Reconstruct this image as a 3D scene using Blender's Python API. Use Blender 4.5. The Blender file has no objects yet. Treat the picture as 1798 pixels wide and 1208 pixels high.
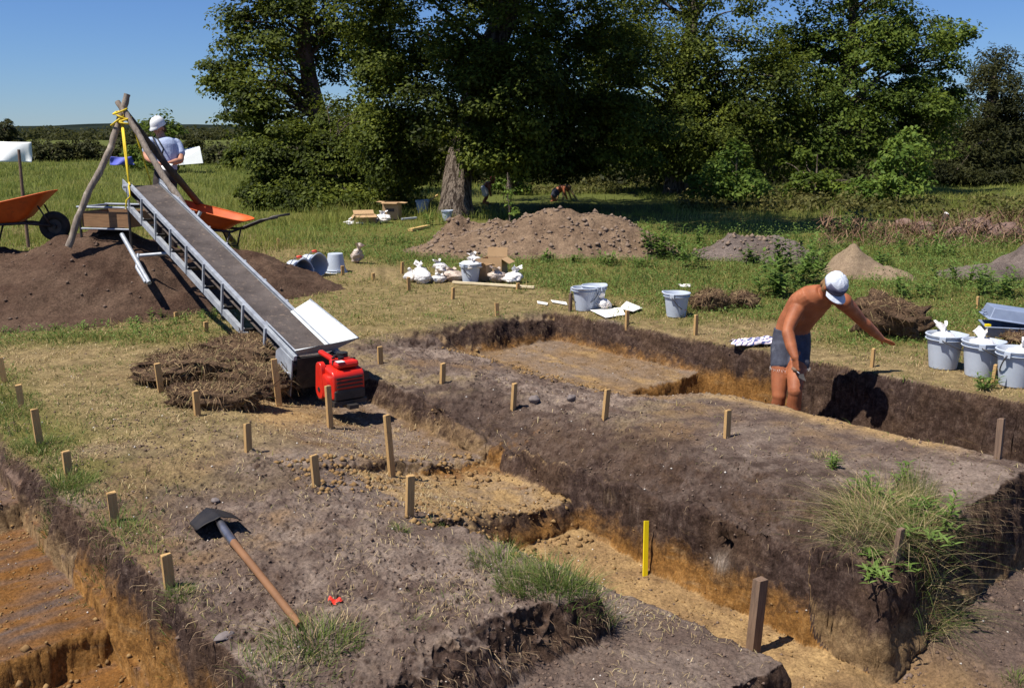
import bpy, bmesh, math, random
import numpy as np
from mathutils import Vector, Matrix, Euler

random.seed(7)
RNG = np.random.default_rng(11)
sc = bpy.context.scene
COL = sc.collection
R = math.radians

# ------------------------------------------------------------------ camera
HCAM, FPX, PITCH = 2.2, 1700.0, math.atan(369.0 / 1700.0)
SP, CP = math.sin(PITCH), math.cos(PITCH)
cam_d = bpy.data.cameras.new("camera")
cam = bpy.data.objects.new("camera", cam_d)
COL.objects.link(cam)
cam.location = (0, 0, HCAM)
cam.rotation_euler = (R(90) - PITCH, 0, 0)
cam_d.sensor_width = 36
cam_d.lens = 36 * FPX / 1798.0
cam_d.clip_start = 0.05
cam_d.clip_end = 5000
sc.camera = cam

def ray(px, py):
    xc, yc = (px - 899.0) / FPX, (604.0 - py) / FPX
    return Vector((xc, CP + yc * SP, -SP + yc * CP))
def at(px, py, z=0.0):            # survey helper: where the line of sight meets height z
    d = ray(px, py)
    t = (z - HCAM) / d.z
    return Vector((d.x * t, d.y * t, z))
def atd(px, py, zc):              # point at a camera depth
    d = ray(px, py)
    return Vector((0, 0, HCAM)) + d * zc

# ------------------------------------------------------------------ light
sc.view_settings.view_transform = 'Standard'
sc.view_settings.look = 'None'
sc.view_settings.exposure = 0.55
sc.view_settings.gamma = 1.0
SUN_EL = R(61)
SUN_H = Vector((-0.87, -0.49, 0)).normalized()
to_sun = Vector((SUN_H.x * math.cos(SUN_EL), SUN_H.y * math.cos(SUN_EL), math.sin(SUN_EL)))
w = bpy.data.worlds.new("World")
sc.world = w
w.use_nodes = True
wn = w.node_tree
bg = wn.nodes['Background']
sky = wn.nodes.new('ShaderNodeTexSky')
sky.sky_type = 'NISHITA'
sky.sun_disc = False
sky.sun_elevation = SUN_EL
sky.sun_rotation = math.atan2(SUN_H.x, SUN_H.y)
sky.altitude = 100
sky.air_density = 1.0
sky.dust_density = 0.0
sky.ozone_density = 3.0
tint = wn.nodes.new('ShaderNodeMix'); tint.data_type = 'RGBA'; tint.blend_type = 'MULTIPLY'; tint.inputs[0].default_value = 1.0
tint.inputs[7].default_value = (.54, .755, 1.18, 1)      # slide film leaning to blue
wn.links.new(sky.outputs[0], tint.inputs[6]); wn.links.new(tint.outputs[2], bg.inputs[0])
bg.inputs[1].default_value = 0.060
sd = bpy.data.lights.new("sun", 'SUN')
sd.energy = 5.0
sd.angle = R(0.5)
sd.color = (1.0, 0.94, 0.84)
so = bpy.data.objects.new("sun", sd)
COL.objects.link(so)
so.location = to_sun * 60
so.rotation_euler = (-to_sun).to_track_quat('-Z', 'Y').to_euler()

# ------------------------------------------------------------------ noise
def _perm(seed):
    p = np.random.default_rng(seed).permutation(256)
    return np.concatenate([p, p, p])
_G2 = np.array([(math.cos(a), math.sin(a)) for a in np.linspace(0, 2 * math.pi, 16, endpoint=False)])
_G3 = np.array([(1,1,0),(-1,1,0),(1,-1,0),(-1,-1,0),(1,0,1),(-1,0,1),(1,0,-1),(-1,0,-1),
                (0,1,1),(0,-1,1),(0,1,-1),(0,-1,-1),(1,1,0),(0,-1,1),(-1,1,0),(0,-1,-1)], float)
_P = _perm(3)
def perlin2(x, y):
    xi = np.floor(x).astype(int); yi = np.floor(y).astype(int)
    xf = x - xi; yf = y - yi
    xi &= 255; yi &= 255
    u = xf * xf * xf * (xf * (xf * 6 - 15) + 10); v = yf * yf * yf * (yf * (yf * 6 - 15) + 10)
    def g(ix, iy, dx, dy):
        h = _P[_P[ix] + iy] & 15
        return _G2[h, 0] * dx + _G2[h, 1] * dy
    a = g(xi, yi, xf, yf); b = g(xi + 1, yi, xf - 1, yf)
    c = g(xi, yi + 1, xf, yf - 1); d = g(xi + 1, yi + 1, xf - 1, yf - 1)
    return (a + u * (b - a)) * (1 - v) + (c + u * (d - c)) * v
def perlin3(x, y, z):
    xi = np.floor(x).astype(int); yi = np.floor(y).astype(int); zi = np.floor(z).astype(int)
    xf = x - xi; yf = y - yi; zf = z - zi
    xi &= 255; yi &= 255; zi &= 255
    f = lambda t: t * t * t * (t * (t * 6 - 15) + 10)
    u, v, w_ = f(xf), f(yf), f(zf)
    def g(a, b, c, dx, dy, dz):
        h = _P[_P[_P[a] + b] + c] & 15
        return _G3[h, 0] * dx + _G3[h, 1] * dy + _G3[h, 2] * dz
    def lay(k):
        a = g(xi, yi, zi + k, xf, yf, zf - k); b = g(xi + 1, yi, zi + k, xf - 1, yf, zf - k)
        c = g(xi, yi + 1, zi + k, xf, yf - 1, zf - k); d = g(xi + 1, yi + 1, zi + k, xf - 1, yf - 1, zf - k)
        return (a + u * (b - a)) * (1 - v) + (c + u * (d - c)) * v
    return lay(0) * (1 - w_) + lay(1) * w_
def fbm2(x, y, o=4, s=0.0):
    t = 0; a = 1.0
    for i in range(o):
        t = t + a * perlin2(x * 2 ** i + 17.3 * i + s, y * 2 ** i + 9.1 * i - s)
        a *= 0.5
    return t
def fbm3(x, y, z, o=3, s=0.0):
    t = 0; a = 1.0
    for i in range(o):
        t = t + a * perlin3(x * 2 ** i + 7.3 * i + s, y * 2 ** i + 3.1 * i - s, z * 2 ** i + s * .5)
        a *= 0.5
    return t
def sstep(a, b, x):
    t = np.clip((x - a) / (b - a), 0, 1)
    return t * t * (3 - 2 * t)

# ------------------------------------------------------------------ object helpers
def tag(o, label=None, cat=None, group=None, kind=None):
    if label: o["label"] = label
    if cat: o["category"] = cat
    if group: o["group"] = group
    if kind: o["kind"] = kind
    return o
def empty(name, loc, rz=0.0):
    o = bpy.data.objects.new(name, None)
    o.empty_display_size = 0.1
    COL.objects.link(o)
    o.location = loc
    o.rotation_euler = (0, 0, rz)
    return o
def copy_tree(o, parent=None):
    c = o.copy(); COL.objects.link(c)
    if parent is not None: c.parent = parent
    for ch in list(o.children):
        copy_tree(ch, c)
    return c
def link(name, me, mat, parent=None, smooth=True, loc=None):
    me.materials.clear()
    for m in (mat if isinstance(mat, (list, tuple)) else [mat]): me.materials.append(m)
    if smooth: me.polygons.foreach_set('use_smooth', np.ones(len(me.polygons), bool))
    o = bpy.data.objects.new(name, me)
    COL.objects.link(o)
    if parent is not None: o.parent = parent
    if loc is not None: o.location = loc
    return o
def np_mesh(name, verts, faces, cols=None, extra=None):
    """verts (n,3); faces (m,k) int array with constant k"""
    me = bpy.data.meshes.new(name)
    verts = np.asarray(verts, np.float32); faces = np.asarray(faces, np.int32)
    n, (m, k) = len(verts), faces.shape
    me.vertices.add(n); me.vertices.foreach_set('co', verts.ravel())
    me.loops.add(m * k); me.loops.foreach_set('vertex_index', faces.ravel())
    me.polygons.add(m)
    me.polygons.foreach_set('loop_start', np.arange(0, m * k, k, dtype=np.int32))
    me.polygons.foreach_set('loop_total', np.full(m, k, np.int32))
    if cols is not None:
        a = me.color_attributes.new('col', 'FLOAT_COLOR', 'POINT')
        c4 = np.ones((n, 4), np.float32); c4[:, :3] = cols
        a.data.foreach_set('color', c4.ravel())
    if extra is not None:
        a = me.color_attributes.new('strata', 'FLOAT_COLOR', 'POINT')
        c4 = np.ones((n, 4), np.float32); c4[:, :3] = extra
        a.data.foreach_set('color', c4.ravel())
    me.update(calc_edges=True)
    return me

class MB:
    """collects shapes, builds ONE mesh object"""
    def __init__(s): s.v = []; s.f = []
    def add(s, vs, fs, M=None):
        k = len(s.v)
        s.v += [tuple(M @ Vector(p)) if M is not None else tuple(p) for p in vs]
        s.f += [tuple(i + k for i in f) for f in fs]
        return s
    def box(s, c, d, M=None, taper=1.0):
        x, y, z = d[0] / 2, d[1] / 2, d[2] / 2
        vs = [(c[0] + sx * x * (taper if sz > 0 else 1), c[1] + sy * y * (taper if sz > 0 else 1), c[2] + sz * z)
              for sz in (-1, 1) for sx, sy in ((-1, -1), (1, -1), (1, 1), (-1, 1))]
        return s.add(vs, [(3, 2, 1, 0), (4, 5, 6, 7), (0, 1, 5, 4), (1, 2, 6, 5), (2, 3, 7, 6), (3, 0, 4, 7)], M)
    def bar(s, a, b, wd, ht, up=(0, 0, 1), off=0.0):
        a, b = Vector(a), Vector(b); d = (b - a).normalized(); up = Vector(up)
        x = d.cross(up).normalized(); y = x.cross(d).normalized()
        vs = []
        for p in (a, b):
            for i, j in ((-1, -1), (1, -1), (1, 1), (-1, 1)):
                vs.append(p + x * (i * wd / 2) + y * (j * ht / 2 + off))
        return s.add(vs, [(3, 2, 1, 0), (4, 5, 6, 7), (0, 1, 5, 4), (1, 2, 6, 5), (2, 3, 7, 6), (3, 0, 4, 7)])
    def tube(s, pts, r, n=8, caps=True, M=None, flat=1.0):
        pts = [Vector(p) for p in pts]
        rs = list(r) if hasattr(r, '__len__') else [r] * len(pts)
        vs, fs = [], []
        t0 = (pts[1] - pts[0]).normalized()
        ref = Vector((0, 0, 1)) if abs(t0.z) < 0.9 else Vector((1, 0, 0))
        x = t0.cross(ref).normalized()
        for i, p in enumerate(pts):
            t = (pts[min(i + 1, len(pts) - 1)] - pts[max(i - 1, 0)]).normalized()
            x = (x - t * x.dot(t)).normalized(); y = t.cross(x)
            for j in range(n):
                a = 2 * math.pi * j / n
                vs.append(p + x * (math.cos(a) * rs[i]) + y * (math.sin(a) * rs[i] * flat))
        for i in range(len(pts) - 1):
            for j in range(n):
                fs.append((i * n + j, i * n + (j + 1) % n, (i + 1) * n + (j + 1) % n, (i + 1) * n + j))
        if caps:
            fs.append(tuple(reversed(range(n)))); fs.append(tuple((len(pts) - 1) * n + j for j in range(n)))
        return s.add(vs, fs, M)
    def lathe(s, prof, n=24, M=None, cap=False, sx=1.0, sy=1.0):
        vs = [(r * math.cos(2 * math.pi * j / n) * sx, r * math.sin(2 * math.pi * j / n) * sy, z) for r, z in prof for j in range(n)]
        fs = [(i * n + j, i * n + (j + 1) % n, (i + 1) * n + (j + 1) % n, (i + 1) * n + j) for i in range(len(prof) - 1) for j in range(n)]
        if cap: fs.append(tuple(reversed(range(n)))); fs.append(tuple((len(prof) - 1) * n + j for j in range(n)))
        return s.add(vs, fs, M)
    def ball(s, c, r, n=12, m=8, M=None, amp=0.0, fr=3.0, seed=0.0):
        r = r if hasattr(r, '__len__') else (r, r, r)
        vs, fs = [], []
        for i in range(m + 1):
            th = math.pi * i / m
            for j in range(n):
                ph = 2 * math.pi * j / n
                d = Vector((math.sin(th) * math.cos(ph), math.sin(th) * math.sin(ph), math.cos(th)))
                k = 1.0
                if amp:
                    q = np.array([d.x]) * fr + seed, np.array([d.y]) * fr + seed, np.array([d.z]) * fr
                    k += amp * float(fbm3(*q, 3)[0])
                vs.append((c[0] + d.x * r[0] * k, c[1] + d.y * r[1] * k, c[2] + d.z * r[2] * k))
        for i in range(m):
            for j in range(n):
                fs.append((i * n + j, (i + 1) * n + j, (i + 1) * n + (j + 1) % n, i * n + (j + 1) % n))
        return s.add(vs, fs, M)
    def prism(s, poly, h, M=None):
        n = len(poly)
        vs = [(p[0], p[1], 0) for p in poly] + [(p[0], p[1], h) for p in poly]
        fs = [tuple(reversed(range(n))), tuple(range(n, 2 * n))] + [(i, (i + 1) % n, n + (i + 1) % n, n + i) for i in range(n)]
        return s.add(vs, fs, M)
    def mesh(s, name):
        me = bpy.data.meshes.new(name)
        me.from_pydata(s.v, [], s.f)
        bm = bmesh.new(); bm.from_mesh(me)
        bmesh.ops.remove_doubles(bm, verts=bm.verts, dist=1e-5)
        bmesh.ops.recalc_face_normals(bm, faces=bm.faces)
        bm.to_mesh(me); bm.free()
        return me
    def build(s, name, mat, parent=None, smooth=False, bevel=0.0, loc=None, rz=None, sub=0, sharp=None):
        o = link(name, s.mesh(name), mat, parent, smooth, loc)
        if rz is not None: o.rotation_euler = (0, 0, rz)
        if bevel:
            b = o.modifiers.new('bevel', 'BEVEL'); b.width = bevel; b.segments = 2; b.limit_method = 'ANGLE'
        if sub:
            m = o.modifiers.new('sub', 'SUBSURF'); m.levels = sub; m.render_levels = sub
        if sharp is not None:
            o.data.set_sharp_from_angle(angle=R(sharp))
        return o

# ------------------------------------------------------------------ materials
def newmat(name):
    m = bpy.data.materials.new(name); m.use_nodes = True
    nt = m.node_tree
    return m, nt, nt.nodes['Principled BSDF']
def noise_node(nt, scale, detail=4, rough=0.6, coord='Object', dist=0.0, stretch=None):
    tc = nt.nodes.new('ShaderNodeTexCoord')
    n = nt.nodes.new('ShaderNodeTexNoise')
    n.inputs['Scale'].default_value = scale; n.inputs['Detail'].default_value = detail
    n.inputs['Roughness'].default_value = rough; n.inputs['Distortion'].default_value = dist
    if stretch:
        mp = nt.nodes.new('ShaderNodeMapping'); mp.inputs['Scale'].default_value = stretch
        nt.links.new(tc.outputs[coord], mp.inputs[0]); nt.links.new(mp.outputs[0], n.inputs['Vector'])
    else:
        nt.links.new(tc.outputs[coord], n.inputs['Vector'])
    return n
def ramp(nt, src, stops):
    r = nt.nodes.new('ShaderNodeValToRGB')
    e = r.color_ramp.elements
    while len(e) < len(stops): e.new(0.5)
    for i, (p, c) in enumerate(stops):
        e[i].position = p; e[i].color = (*c, 1)
    nt.links.new(src, r.inputs[0])
    return r
def pm(name, c1, c2=None, scale=8.0, rough=0.7, metal=0.0, bump=0.0, bscale=40.0, stretch=None, spec=0.3, lo=0.35, hi=0.65, coord='Object', c3=None, s3=30.0, lo3=0.6, hi3=0.7, bdist=0.02):
    m, nt, b = newmat(name)
    c2 = c2 or tuple(x * 0.7 for x in c1)
    n = noise_node(nt, scale, 5, 0.65, coord, 0.0, stretch)
    r = ramp(nt, n.outputs['Fac'], [(lo, c1), (hi, c2)])
    out = r.outputs[0]
    if c3:
        n3 = noise_node(nt, s3, 4, 0.7, coord)
        r3 = ramp(nt, n3.outputs['Fac'], [(lo3, (0, 0, 0)), (hi3, (1, 1, 1))])
        mx = nt.nodes.new('ShaderNodeMix'); mx.data_type = 'RGBA'
        nt.links.new(r3.outputs[0], mx.inputs[0]); nt.links.new(out, mx.inputs[6]); mx.inputs[7].default_value = (*c3, 1)
        out = mx.outputs[2]
    nt.links.new(out, b.inputs['Base Color'])
    b.inputs['Roughness'].default_value = rough; b.inputs['Metallic'].default_value = metal
    b.inputs['Specular IOR Level'].default_value = spec
    if bump:
        nb = noise_node(nt, bscale, 4, 0.7, coord, 0.0, stretch)
        bp = nt.nodes.new('ShaderNodeBump'); bp.inputs['Strength'].default_value = bump; bp.inputs['Distance'].default_value = bdist
        nt.links.new(nb.outputs['Fac'], bp.inputs['Height']); nt.links.new(bp.outputs[0], b.inputs['Normal'])
    return m
# ------------------------------------------------------------------ the dig: heights
def UV(x, y):
    return 0.651 * x - 0.7416 * y - 0.3545, 0.759 * x + 0.636 * y + 0.304
def rect(u, v, u0, u1, v0, v1):
    return np.minimum(np.minimum(u - u0, u1 - u), np.minimum(v - v0, v1 - v))
def carve(z, d, floor, w=0.05):
    k = sstep(-w, w, d)
    return z * (1 - k) + np.minimum(floor, z) * k
HEAPS = {   # spoil heaps: list of (x, y, h, rx, ry) lumps
    'a': [(-5.55, 13.2, .97, 2.3, 2.1), (-7.8, 13.1, .76, 2.9, 2.2), (-4.25, 13.9, .56, 1.9, 1.5), (-9.9, 13.4, .6, 2.6, 2.2), (-6.6, 12.4, .5, 1.5, 1.3), (-5.9, 11.9, .16, 1.6, 1.3)],
    'b': [(.90, 19.0, .80, 1.7, 1.9), (1.70, 19.0, .66, 1.6, 1.8), (-.3, 18.9, .36, 1.6, 1.6), (-1.0, 19.9, .54, .8, .8), (-.25, 19.8, .52, .8, .8), (2.2, 18.4, .26, 1.1, 1.2), (-1.1, 18.5, .14, 1.0, 1.0)],
    'c': [(4.05, 17.6, .42, .8, .8), (4.75, 17.5, .40, .9, .9)],
    'd': [(5.45, 15.4, .48, .62, .65), (5.95, 15.1, .16, .5, .5)],
    'e': [(8.6, 15.6, .52, 1.0, 1.0), (7.6, 15.2, .24, .8, .7)],
}
def heap_h(k, x, y):
    z = np.full(np.shape(x), -0.5)
    s = ord(k)
    wx = x + .22 * fbm2(x * 1.1 + s, y * 1.1, 3); wy = y + .22 * fbm2(x * 1.1, y * 1.1 + s, 3)
    for (cx, cy, h, rx, ry) in HEAPS[k]:
        d = np.sqrt(((wx - cx) / rx) ** 2 + ((wy - cy) / ry) ** 2)
        hh = h * (1.0 - np.power(np.clip(d, 0, 3), 1.35) * 1.12)
        m = np.maximum(z, hh)
        z = m + .05 * np.exp(-np.abs(z - hh) / .06) * (m > -.2)
    up = sstep(0.0, .25, z)
    z = z + up * (.075 * fbm2(x * 1.5 + s, y * 1.5, 2) + .05 * fbm2(x * 2.8 + s, y * 2.8, 4) + .035 * np.abs(fbm2(x * 5 + s, y * 5, 3)))
    return z
def grade(x, y):
    z = .03 * fbm2(x * .45, y * .45, 3) + .012 * fbm2(x * 2.3, y * 2.3, 3)
    far = sstep(14, 40, y)
    return z * (1 + far * 3)
def height(x, y):
    """ground with its trenches, returns z, grade"""
    x = np.asarray(x, float); y = np.asarray(y, float)
    g = grade(x, y)
    u, v = UV(x, y)
    e1 = .045 * fbm2(x * 1.7, y * 1.7, 3) + .03 * fbm2(x * 7, y * 7, 3)
    e2 = .05 * fbm2(x * 1.9 + 31, y * 1.9 + 7, 3) + .028 * fbm2(x * 8 + 5, y * 8, 3)
    rough = .014 * fbm2(x * 3, y * 3, 3) + .015 * fbm2(x * 10, y * 10, 3) + .015 * np.abs(fbm2(x * 24, y * 24, 3))
    z = g.copy()
    near = sstep(16, 11, y)
    # turf-stripped baulk between the two long trenches
    bt = -.10 + .15 * sstep(-6.0, -4.4, u) + 1.4 * rough - (.25 * sstep(5.65, 4.74, v) + .05 * fbm2(x * 2.6, y * 2.6, 4) * sstep(5.9, 5.3, v) + .03 * np.abs(fbm2(x * 6, y * 6, 3)) * sstep(5.8, 5.3, v)) * (.55 + .45 * sstep(-2.6, -3.2, u)) * sstep(-7.4, -5.4, u) - .06 * sstep(-3.0, -2.55, u) * sstep(6.6, 5.4, v)
    bt = bt + .05 * sstep(-6.0, -7.0, u) * sstep(6.0, 5.4, v) - .08 * sstep(5.8, 6.6, v) * sstep(-5.2, -6.6, u) - .08 * sstep(6.3, 7.0, v) * sstep(-5.2, -6.6, u)
    bt = bt + .03 * fbm2(x * 1.6 + 11, y * 1.6, 3) * sstep(4.9, 5.6, v)
    z = carve(z, rect(u, v, -9.0, 9, 4.85, 8.4) + 1.6 * e1, np.where(g < bt, bt, bt), .16)
    # strip top (shovel) is trodden and lumpy
    fb = sstep(1.6, 2.0, v) * sstep(3.7, 3.4, v) * sstep(-7.5, -6.4, u)
    z = z + fb * 1.05 * rough + near * .5 * rough
    z = z - .10 * sstep(-4.3, -3.3, u) * fb * sstep(2.9, 2.0, v)
    z = z - .07 * sstep(-6.6, -5.4, u) * sstep(2.6, 3.5, v) * fb
    # left trench
    f3 = -.13 - .17 * sstep(-7.12, -7.02, u + e1) - .20 * sstep(-5.32, -5.22, u + 1.5 * e1 + .1 * (v - 1.0)) - .10 * sstep(-9.0, -7.5, u) * (v < 1.7)
    f3 = f3 + .5 * rough + .02 * fbm2(u * 6, v * 1.2, 2)
    z = carve(z, 1.80 - v + .9 * e1 - .04, np.broadcast_to(f3, z.shape), .05 + .02 * sstep(-6, -8, u))
    # trench at the foot of the long wall, three levels
    fa = -.02 - .28 * sstep(3.2, 4.75, v) * (.75 + .25 * sstep(-8.1, -6.6, u)) - .02 * sstep(-7.4, -6.2, u) + .8 * rough
    z = carve(z, rect(u, v, -8.15, -5.95, 3.1, 4.86) + .7 * e1, fa, .055)
    fb_ = -.07 - .32 * sstep(3.15, 4.6, v) + 1.0 * rough
    z = carve(z, rect(u, v, -5.98, -4.6, 3.2, 4.86) + .7 * e1 + .03 * np.abs(fbm2(x * 9, y * 9, 2)), fb_, .05)
    bench = -.27 + .05 * sstep(-3.3, -4.6, u) + .05 * sstep(-2.9, -3.35, u) * sstep(3.3, 2.6, v) + .8 * rough - .03 * sstep(3.4, 4.0, v)
    bd = np.maximum(rect(u, v, -4.75, 9, 3.52, 4.5), rect(u, v, -3.38, 9, -6, 4.5))
    z = carve(z, bd + 1.5 * e2 + .03 * fbm2(x * 5, y * 5, 3), bench, .06 + .06 * sstep(3.3, 2.8, v))
    fc = -.66 + .8 * rough + .09 * sstep(-4.0, -4.9, u)
    z = carve(z, rect(u, v, -4.93, 9, 4.03 - .13 * sstep(-3.5, -4.9, u), 4.86) + 1.0 * e1, fc, .055 + .12 * sstep(4.4, 4.0, v) * sstep(-3.0, -4.0, u))
    # open floor past the end of the baulk, with fallen soil
    fe = -.70 + .9 * rough + .17 * sstep(-1.75, -2.5, u) * sstep(4.9, 5.4, v) * sstep(7.2, 6.3, v)
    fe = fe + .10 * fbm2(x * 1.3 + 3, y * 1.3, 2) * sstep(5.0, 5.5, v)
    z = carve(z, rect(u, v, -2.58, 9, 3.3, 8.4) + 1.0 * e2, fe, .07)
    z = carve(z, rect(u, v, -2.60, 9, -6, 4.2) + .8 * e1, fe, .05)
    # far trench with the digger
    f2 = -.36 - .29 * sstep(-6.62, -6.52, u + e1) + 1.0 * rough + .02 * fbm2(u * 2, v * 7, 2)
    dn = 6.98 - .10 * sstep(-6.0, -7.5, u)
    wn_ = .06 + .20 * sstep(7.4, 6.9, v) * sstep(-5.4, -6.4, u)
    z = carve(z, rect(u, v, -8.95, 9, dn, 8.42) + .9 * e2, f2, wn_)
    # hollow burrow in the long wall foot and the undercut at the end of the strip
    return z, g
def hz(x, y):
    return float(height(np.array([x]), np.array([y]))[0][0])
def top_z(x, y):
    z = hz(x, y)
    for k in HEAPS:
        z = max(z, float(heap_h(k, np.array([x]), np.array([y]))[0]))
    return z
def gp(px, py, it=6):             # point of the ground under a survey line
    z = 0.0
    for _ in range(it):
        p = at(px, py, z); z = .5 * z + .5 * hz(p.x, p.y)
    p = at(px, py, z); p.z = hz(p.x, p.y)
    return p
def gph(px, py, it=10):           # the same, heaps included
    z = 0.3
    for _ in range(it):
        p = at(px, py, z); z = .5 * z + .5 * top_z(p.x, p.y)
    p = at(px, py, z); p.z = top_z(p.x, p.y)
    return p

# palette (albedo)
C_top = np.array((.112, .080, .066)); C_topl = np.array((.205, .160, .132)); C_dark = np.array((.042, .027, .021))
C_or = np.array((.235, .110, .033)); C_sand = np.array((.37, .245, .115)); C_straw = np.array((.30, .225, .115))
C_grass = np.array((.135, .125, .038)); C_brn = np.array((.20, .125, .065)); C_green = np.array((.085, .105, .025))
def mixc(a, b, k): return a + (b - a) * k[..., None]

def green_mask(x, y):
    """how green the turf is, away from the trodden ground"""
    u, v = UV(x, y)
    n = fbm2(x * .55, y * .55, 4)
    a = sstep(8.3, 10.2, v + 1.2 * n) * .7 + sstep(9.2, 12.0, y + 1.6 * n) * .42
    a = a + 1.0 * np.exp(-((v - 2.0) / .34) ** 2) * sstep(-4.6, -5.8, u)
    a = a + .75 * np.exp(-(((x + 4.4) / 2.0) ** 2 + ((y - 10.4) / .55) ** 2))
    right = sstep(3.5, 6.5, x + n) * sstep(12, 15, y)
    a = a + right * .5
    dry = np.exp(-(((x + 2.2) / 3.2) ** 2 + ((y - 15.5) / 2.0) ** 2))
    a = a - .30 * dry - .22 * sstep(15, 12.5, y) * sstep(4, 7, v)
    return np.clip(a + .25 * n, 0, 1)

def ground_colour(x, y, z, g, steep):
    u, v = UV(x, y)
    n1 = fbm2(x * 1.3, y * 1.3, 4); n2 = fbm2(x * 5.5 + 9, y * 5.5, 4); n3 = fbm2(x * 17, y * 17 + 4, 3)
    nz = fbm3(x * 3.5, y * 3.5, z * 9, 3)
    dep = g - z
    k0 = np.clip(.5 + .9 * n2 + .5 * n3, 0, 1)
    gm = green_mask(x, y)
    turf = mixc(mixc(C_straw * .52, C_straw * .98, k0), C_grass, np.clip(gm * 1.1, 0, 1))
    turf = mixc(turf, C_green, sstep(20, 34, y) * .85)
    # trodden, bare patches
    bare = sstep(.12, .5, n1 + .5 * n2) * sstep(11.5, 8.5, v) * sstep(-11.5, -9.0, u)
    turf = mixc(turf, mixc(C_brn * .8, C_straw * .8, k0), .75 * bare)
    soil_l = mixc(np.broadcast_to(C_top, turf.shape), C_topl, np.clip(.36 + 1.1 * n1 + .8 * n2 + .35 * n3, 0, 1))
    pat = fbm2(x * .75 + 41, y * .75, 4)
    soil_l = mixc(soil_l, C_brn * .95, np.clip(sstep(.0, .45, pat + .35 * n2) * .75, 0, 1))
    soil_l = mixc(soil_l, C_topl * 1.28, np.clip(sstep(.12, .55, -pat + .5 * n2) * .7, 0, 1))
    soil_l = mixc(soil_l, C_dark * 1.2, sstep(.45, .75, n2 * .8 - n1 * .6) * .55)
    # where turf has gone: strip with shovel, baulk top
    fs = sstep(1.45, 1.8, v + .3 * n1) * sstep(4.0, 3.5, v) * sstep(-7.3, -5.6, u + .9 * n1)
    base = mixc(turf, soil_l, np.clip(fs * 1.0, 0, 1))
    shoulder = sstep(5.80, 5.3, v + .35 * n1 + .15 * n2) * sstep(4.6, 4.8, v) * sstep(-2.4, -2.9, u) * sstep(-7.6, -6.6, u)
    soil_l = mixc(soil_l, mixc(np.broadcast_to(C_dark * 1.05, turf.shape), C_top * .95, np.clip(.4 + .9 * n2 + .5 * n3, 0, 1)), shoulder * .85)
    bs = sstep(4.5, 4.8, v + .2 * n1) * sstep(8.55, 8.4, v + .1 * n1) * sstep(-9.35, -8.9, u + .2 * n1)
    straw_b = np.clip(sstep(-.15, .4, n1 + .4 * n2) * sstep(-4.2, -6.4, u) * .85, 0, 1)
    base = mixc(base, mixc(soil_l * .97, C_straw * .72, straw_b), bs)
    # strata by depth (a property of the ground itself)
    dd = dep + .035 * n2 + .05 * nz
    subs = sstep(.33, .43, dd + .03 * n1)
    subs3 = sstep(.20, .27, dd)
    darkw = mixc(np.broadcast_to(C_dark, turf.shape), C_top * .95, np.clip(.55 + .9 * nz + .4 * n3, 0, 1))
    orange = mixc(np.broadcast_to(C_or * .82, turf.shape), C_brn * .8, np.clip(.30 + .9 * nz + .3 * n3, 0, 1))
    tanw = sstep(-5.7, -6.2, u) * (v < 5.5)
    orange = mixc(orange, C_brn * .85, tanw * .85)
    subs = np.where((v < 5.5) & (u < -5.8), sstep(.19, .26, dd), subs)
    subs = np.where(v > 6.6, sstep(.27, .33, dd) * sstep(-4.0, -6.2, u + .8 * n1), subs)
    st = sstep(.55, 1.3, steep)
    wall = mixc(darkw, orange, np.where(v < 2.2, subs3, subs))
    endf = sstep(-3.02, -2.92, u + .22 * n1 + .06 * n2 - .4 * (dep - .5)) * sstep(4.6, 5.0, v)
    wall = mixc(wall, mixc(darkw * .9, C_brn * .62, sstep(.42, .6, dd)), endf)
    dig = sstep(.03, .08, dep)
    # floors
    kf = np.clip(.5 + .8 * n1 + .5 * n2, 0, 1)
    fa = mixc(mixc(np.broadcast_to(C_brn * .85, turf.shape), C_topl * 1.05, kf), C_sand * .9, np.clip(sstep(-6.7, -7.5, u + .3 * n1) * sstep(4.3, 3.7, v + .2 * n1) + sstep(.35, .7, n2 + n1 * .6) * .6, 0, 1))
    fb = mixc(mixc(np.broadcast_to(C_sand * .88, turf.shape), C_topl * .9, np.clip(.2 + .9 * n2, 0, .8)), C_or * .8, np.clip(sstep(.15, .5, n1 + .4 * n2) * .8, 0, 1))
    fcx = mixc(np.broadcast_to(C_sand * .95, turf.shape), C_brn, np.clip(.25 + .8 * n2 + .5 * n1, 0, 1))
    f2 = mixc(mixc(np.broadcast_to(C_brn * .95, turf.shape), C_topl * .9, kf), C_sand * .85, np.clip(.15 + sstep(.1, .55, fbm2(u * 1.3, v * 4.2, 3)) * .9, 0, 1))
    stre = fbm2(u * 7.0, v * 1.4 + 5, 4)
    f3 = mixc(np.broadcast_to(C_or * .78, turf.shape), C_top * 1.05, np.clip(.30 + 1.2 * stre + .5 * n1, 0, 1))
    far3 = sstep(-7.0, -7.3, u)
    f3 = mixc(f3, C_top * 1.25, far3 * .85)
    ben = mixc(np.broadcast_to(C_top * 1.0, turf.shape), C_topl * .95, np.clip(.45 + .9 * n1 + .6 * n2, 0, 1))
    fl = soil_l
    inA = (u > -8.4) & (u < -5.95) & (v > 2.9) & (v < 4.9)
    inB = (u >= -5.98) & (u < -4.6) & (v > 2.9) & (v < 4.9) & (dep > .12)
    inC = (u >= -4.95) & (v > 3.3) & (v < 4.95) & (dep > .44)
    inE = (u >= -2.75) & (dep > .40)
    in2 = (v > 6.6) & (u < -2.5)
    in3 = (v < 1.85)
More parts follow.
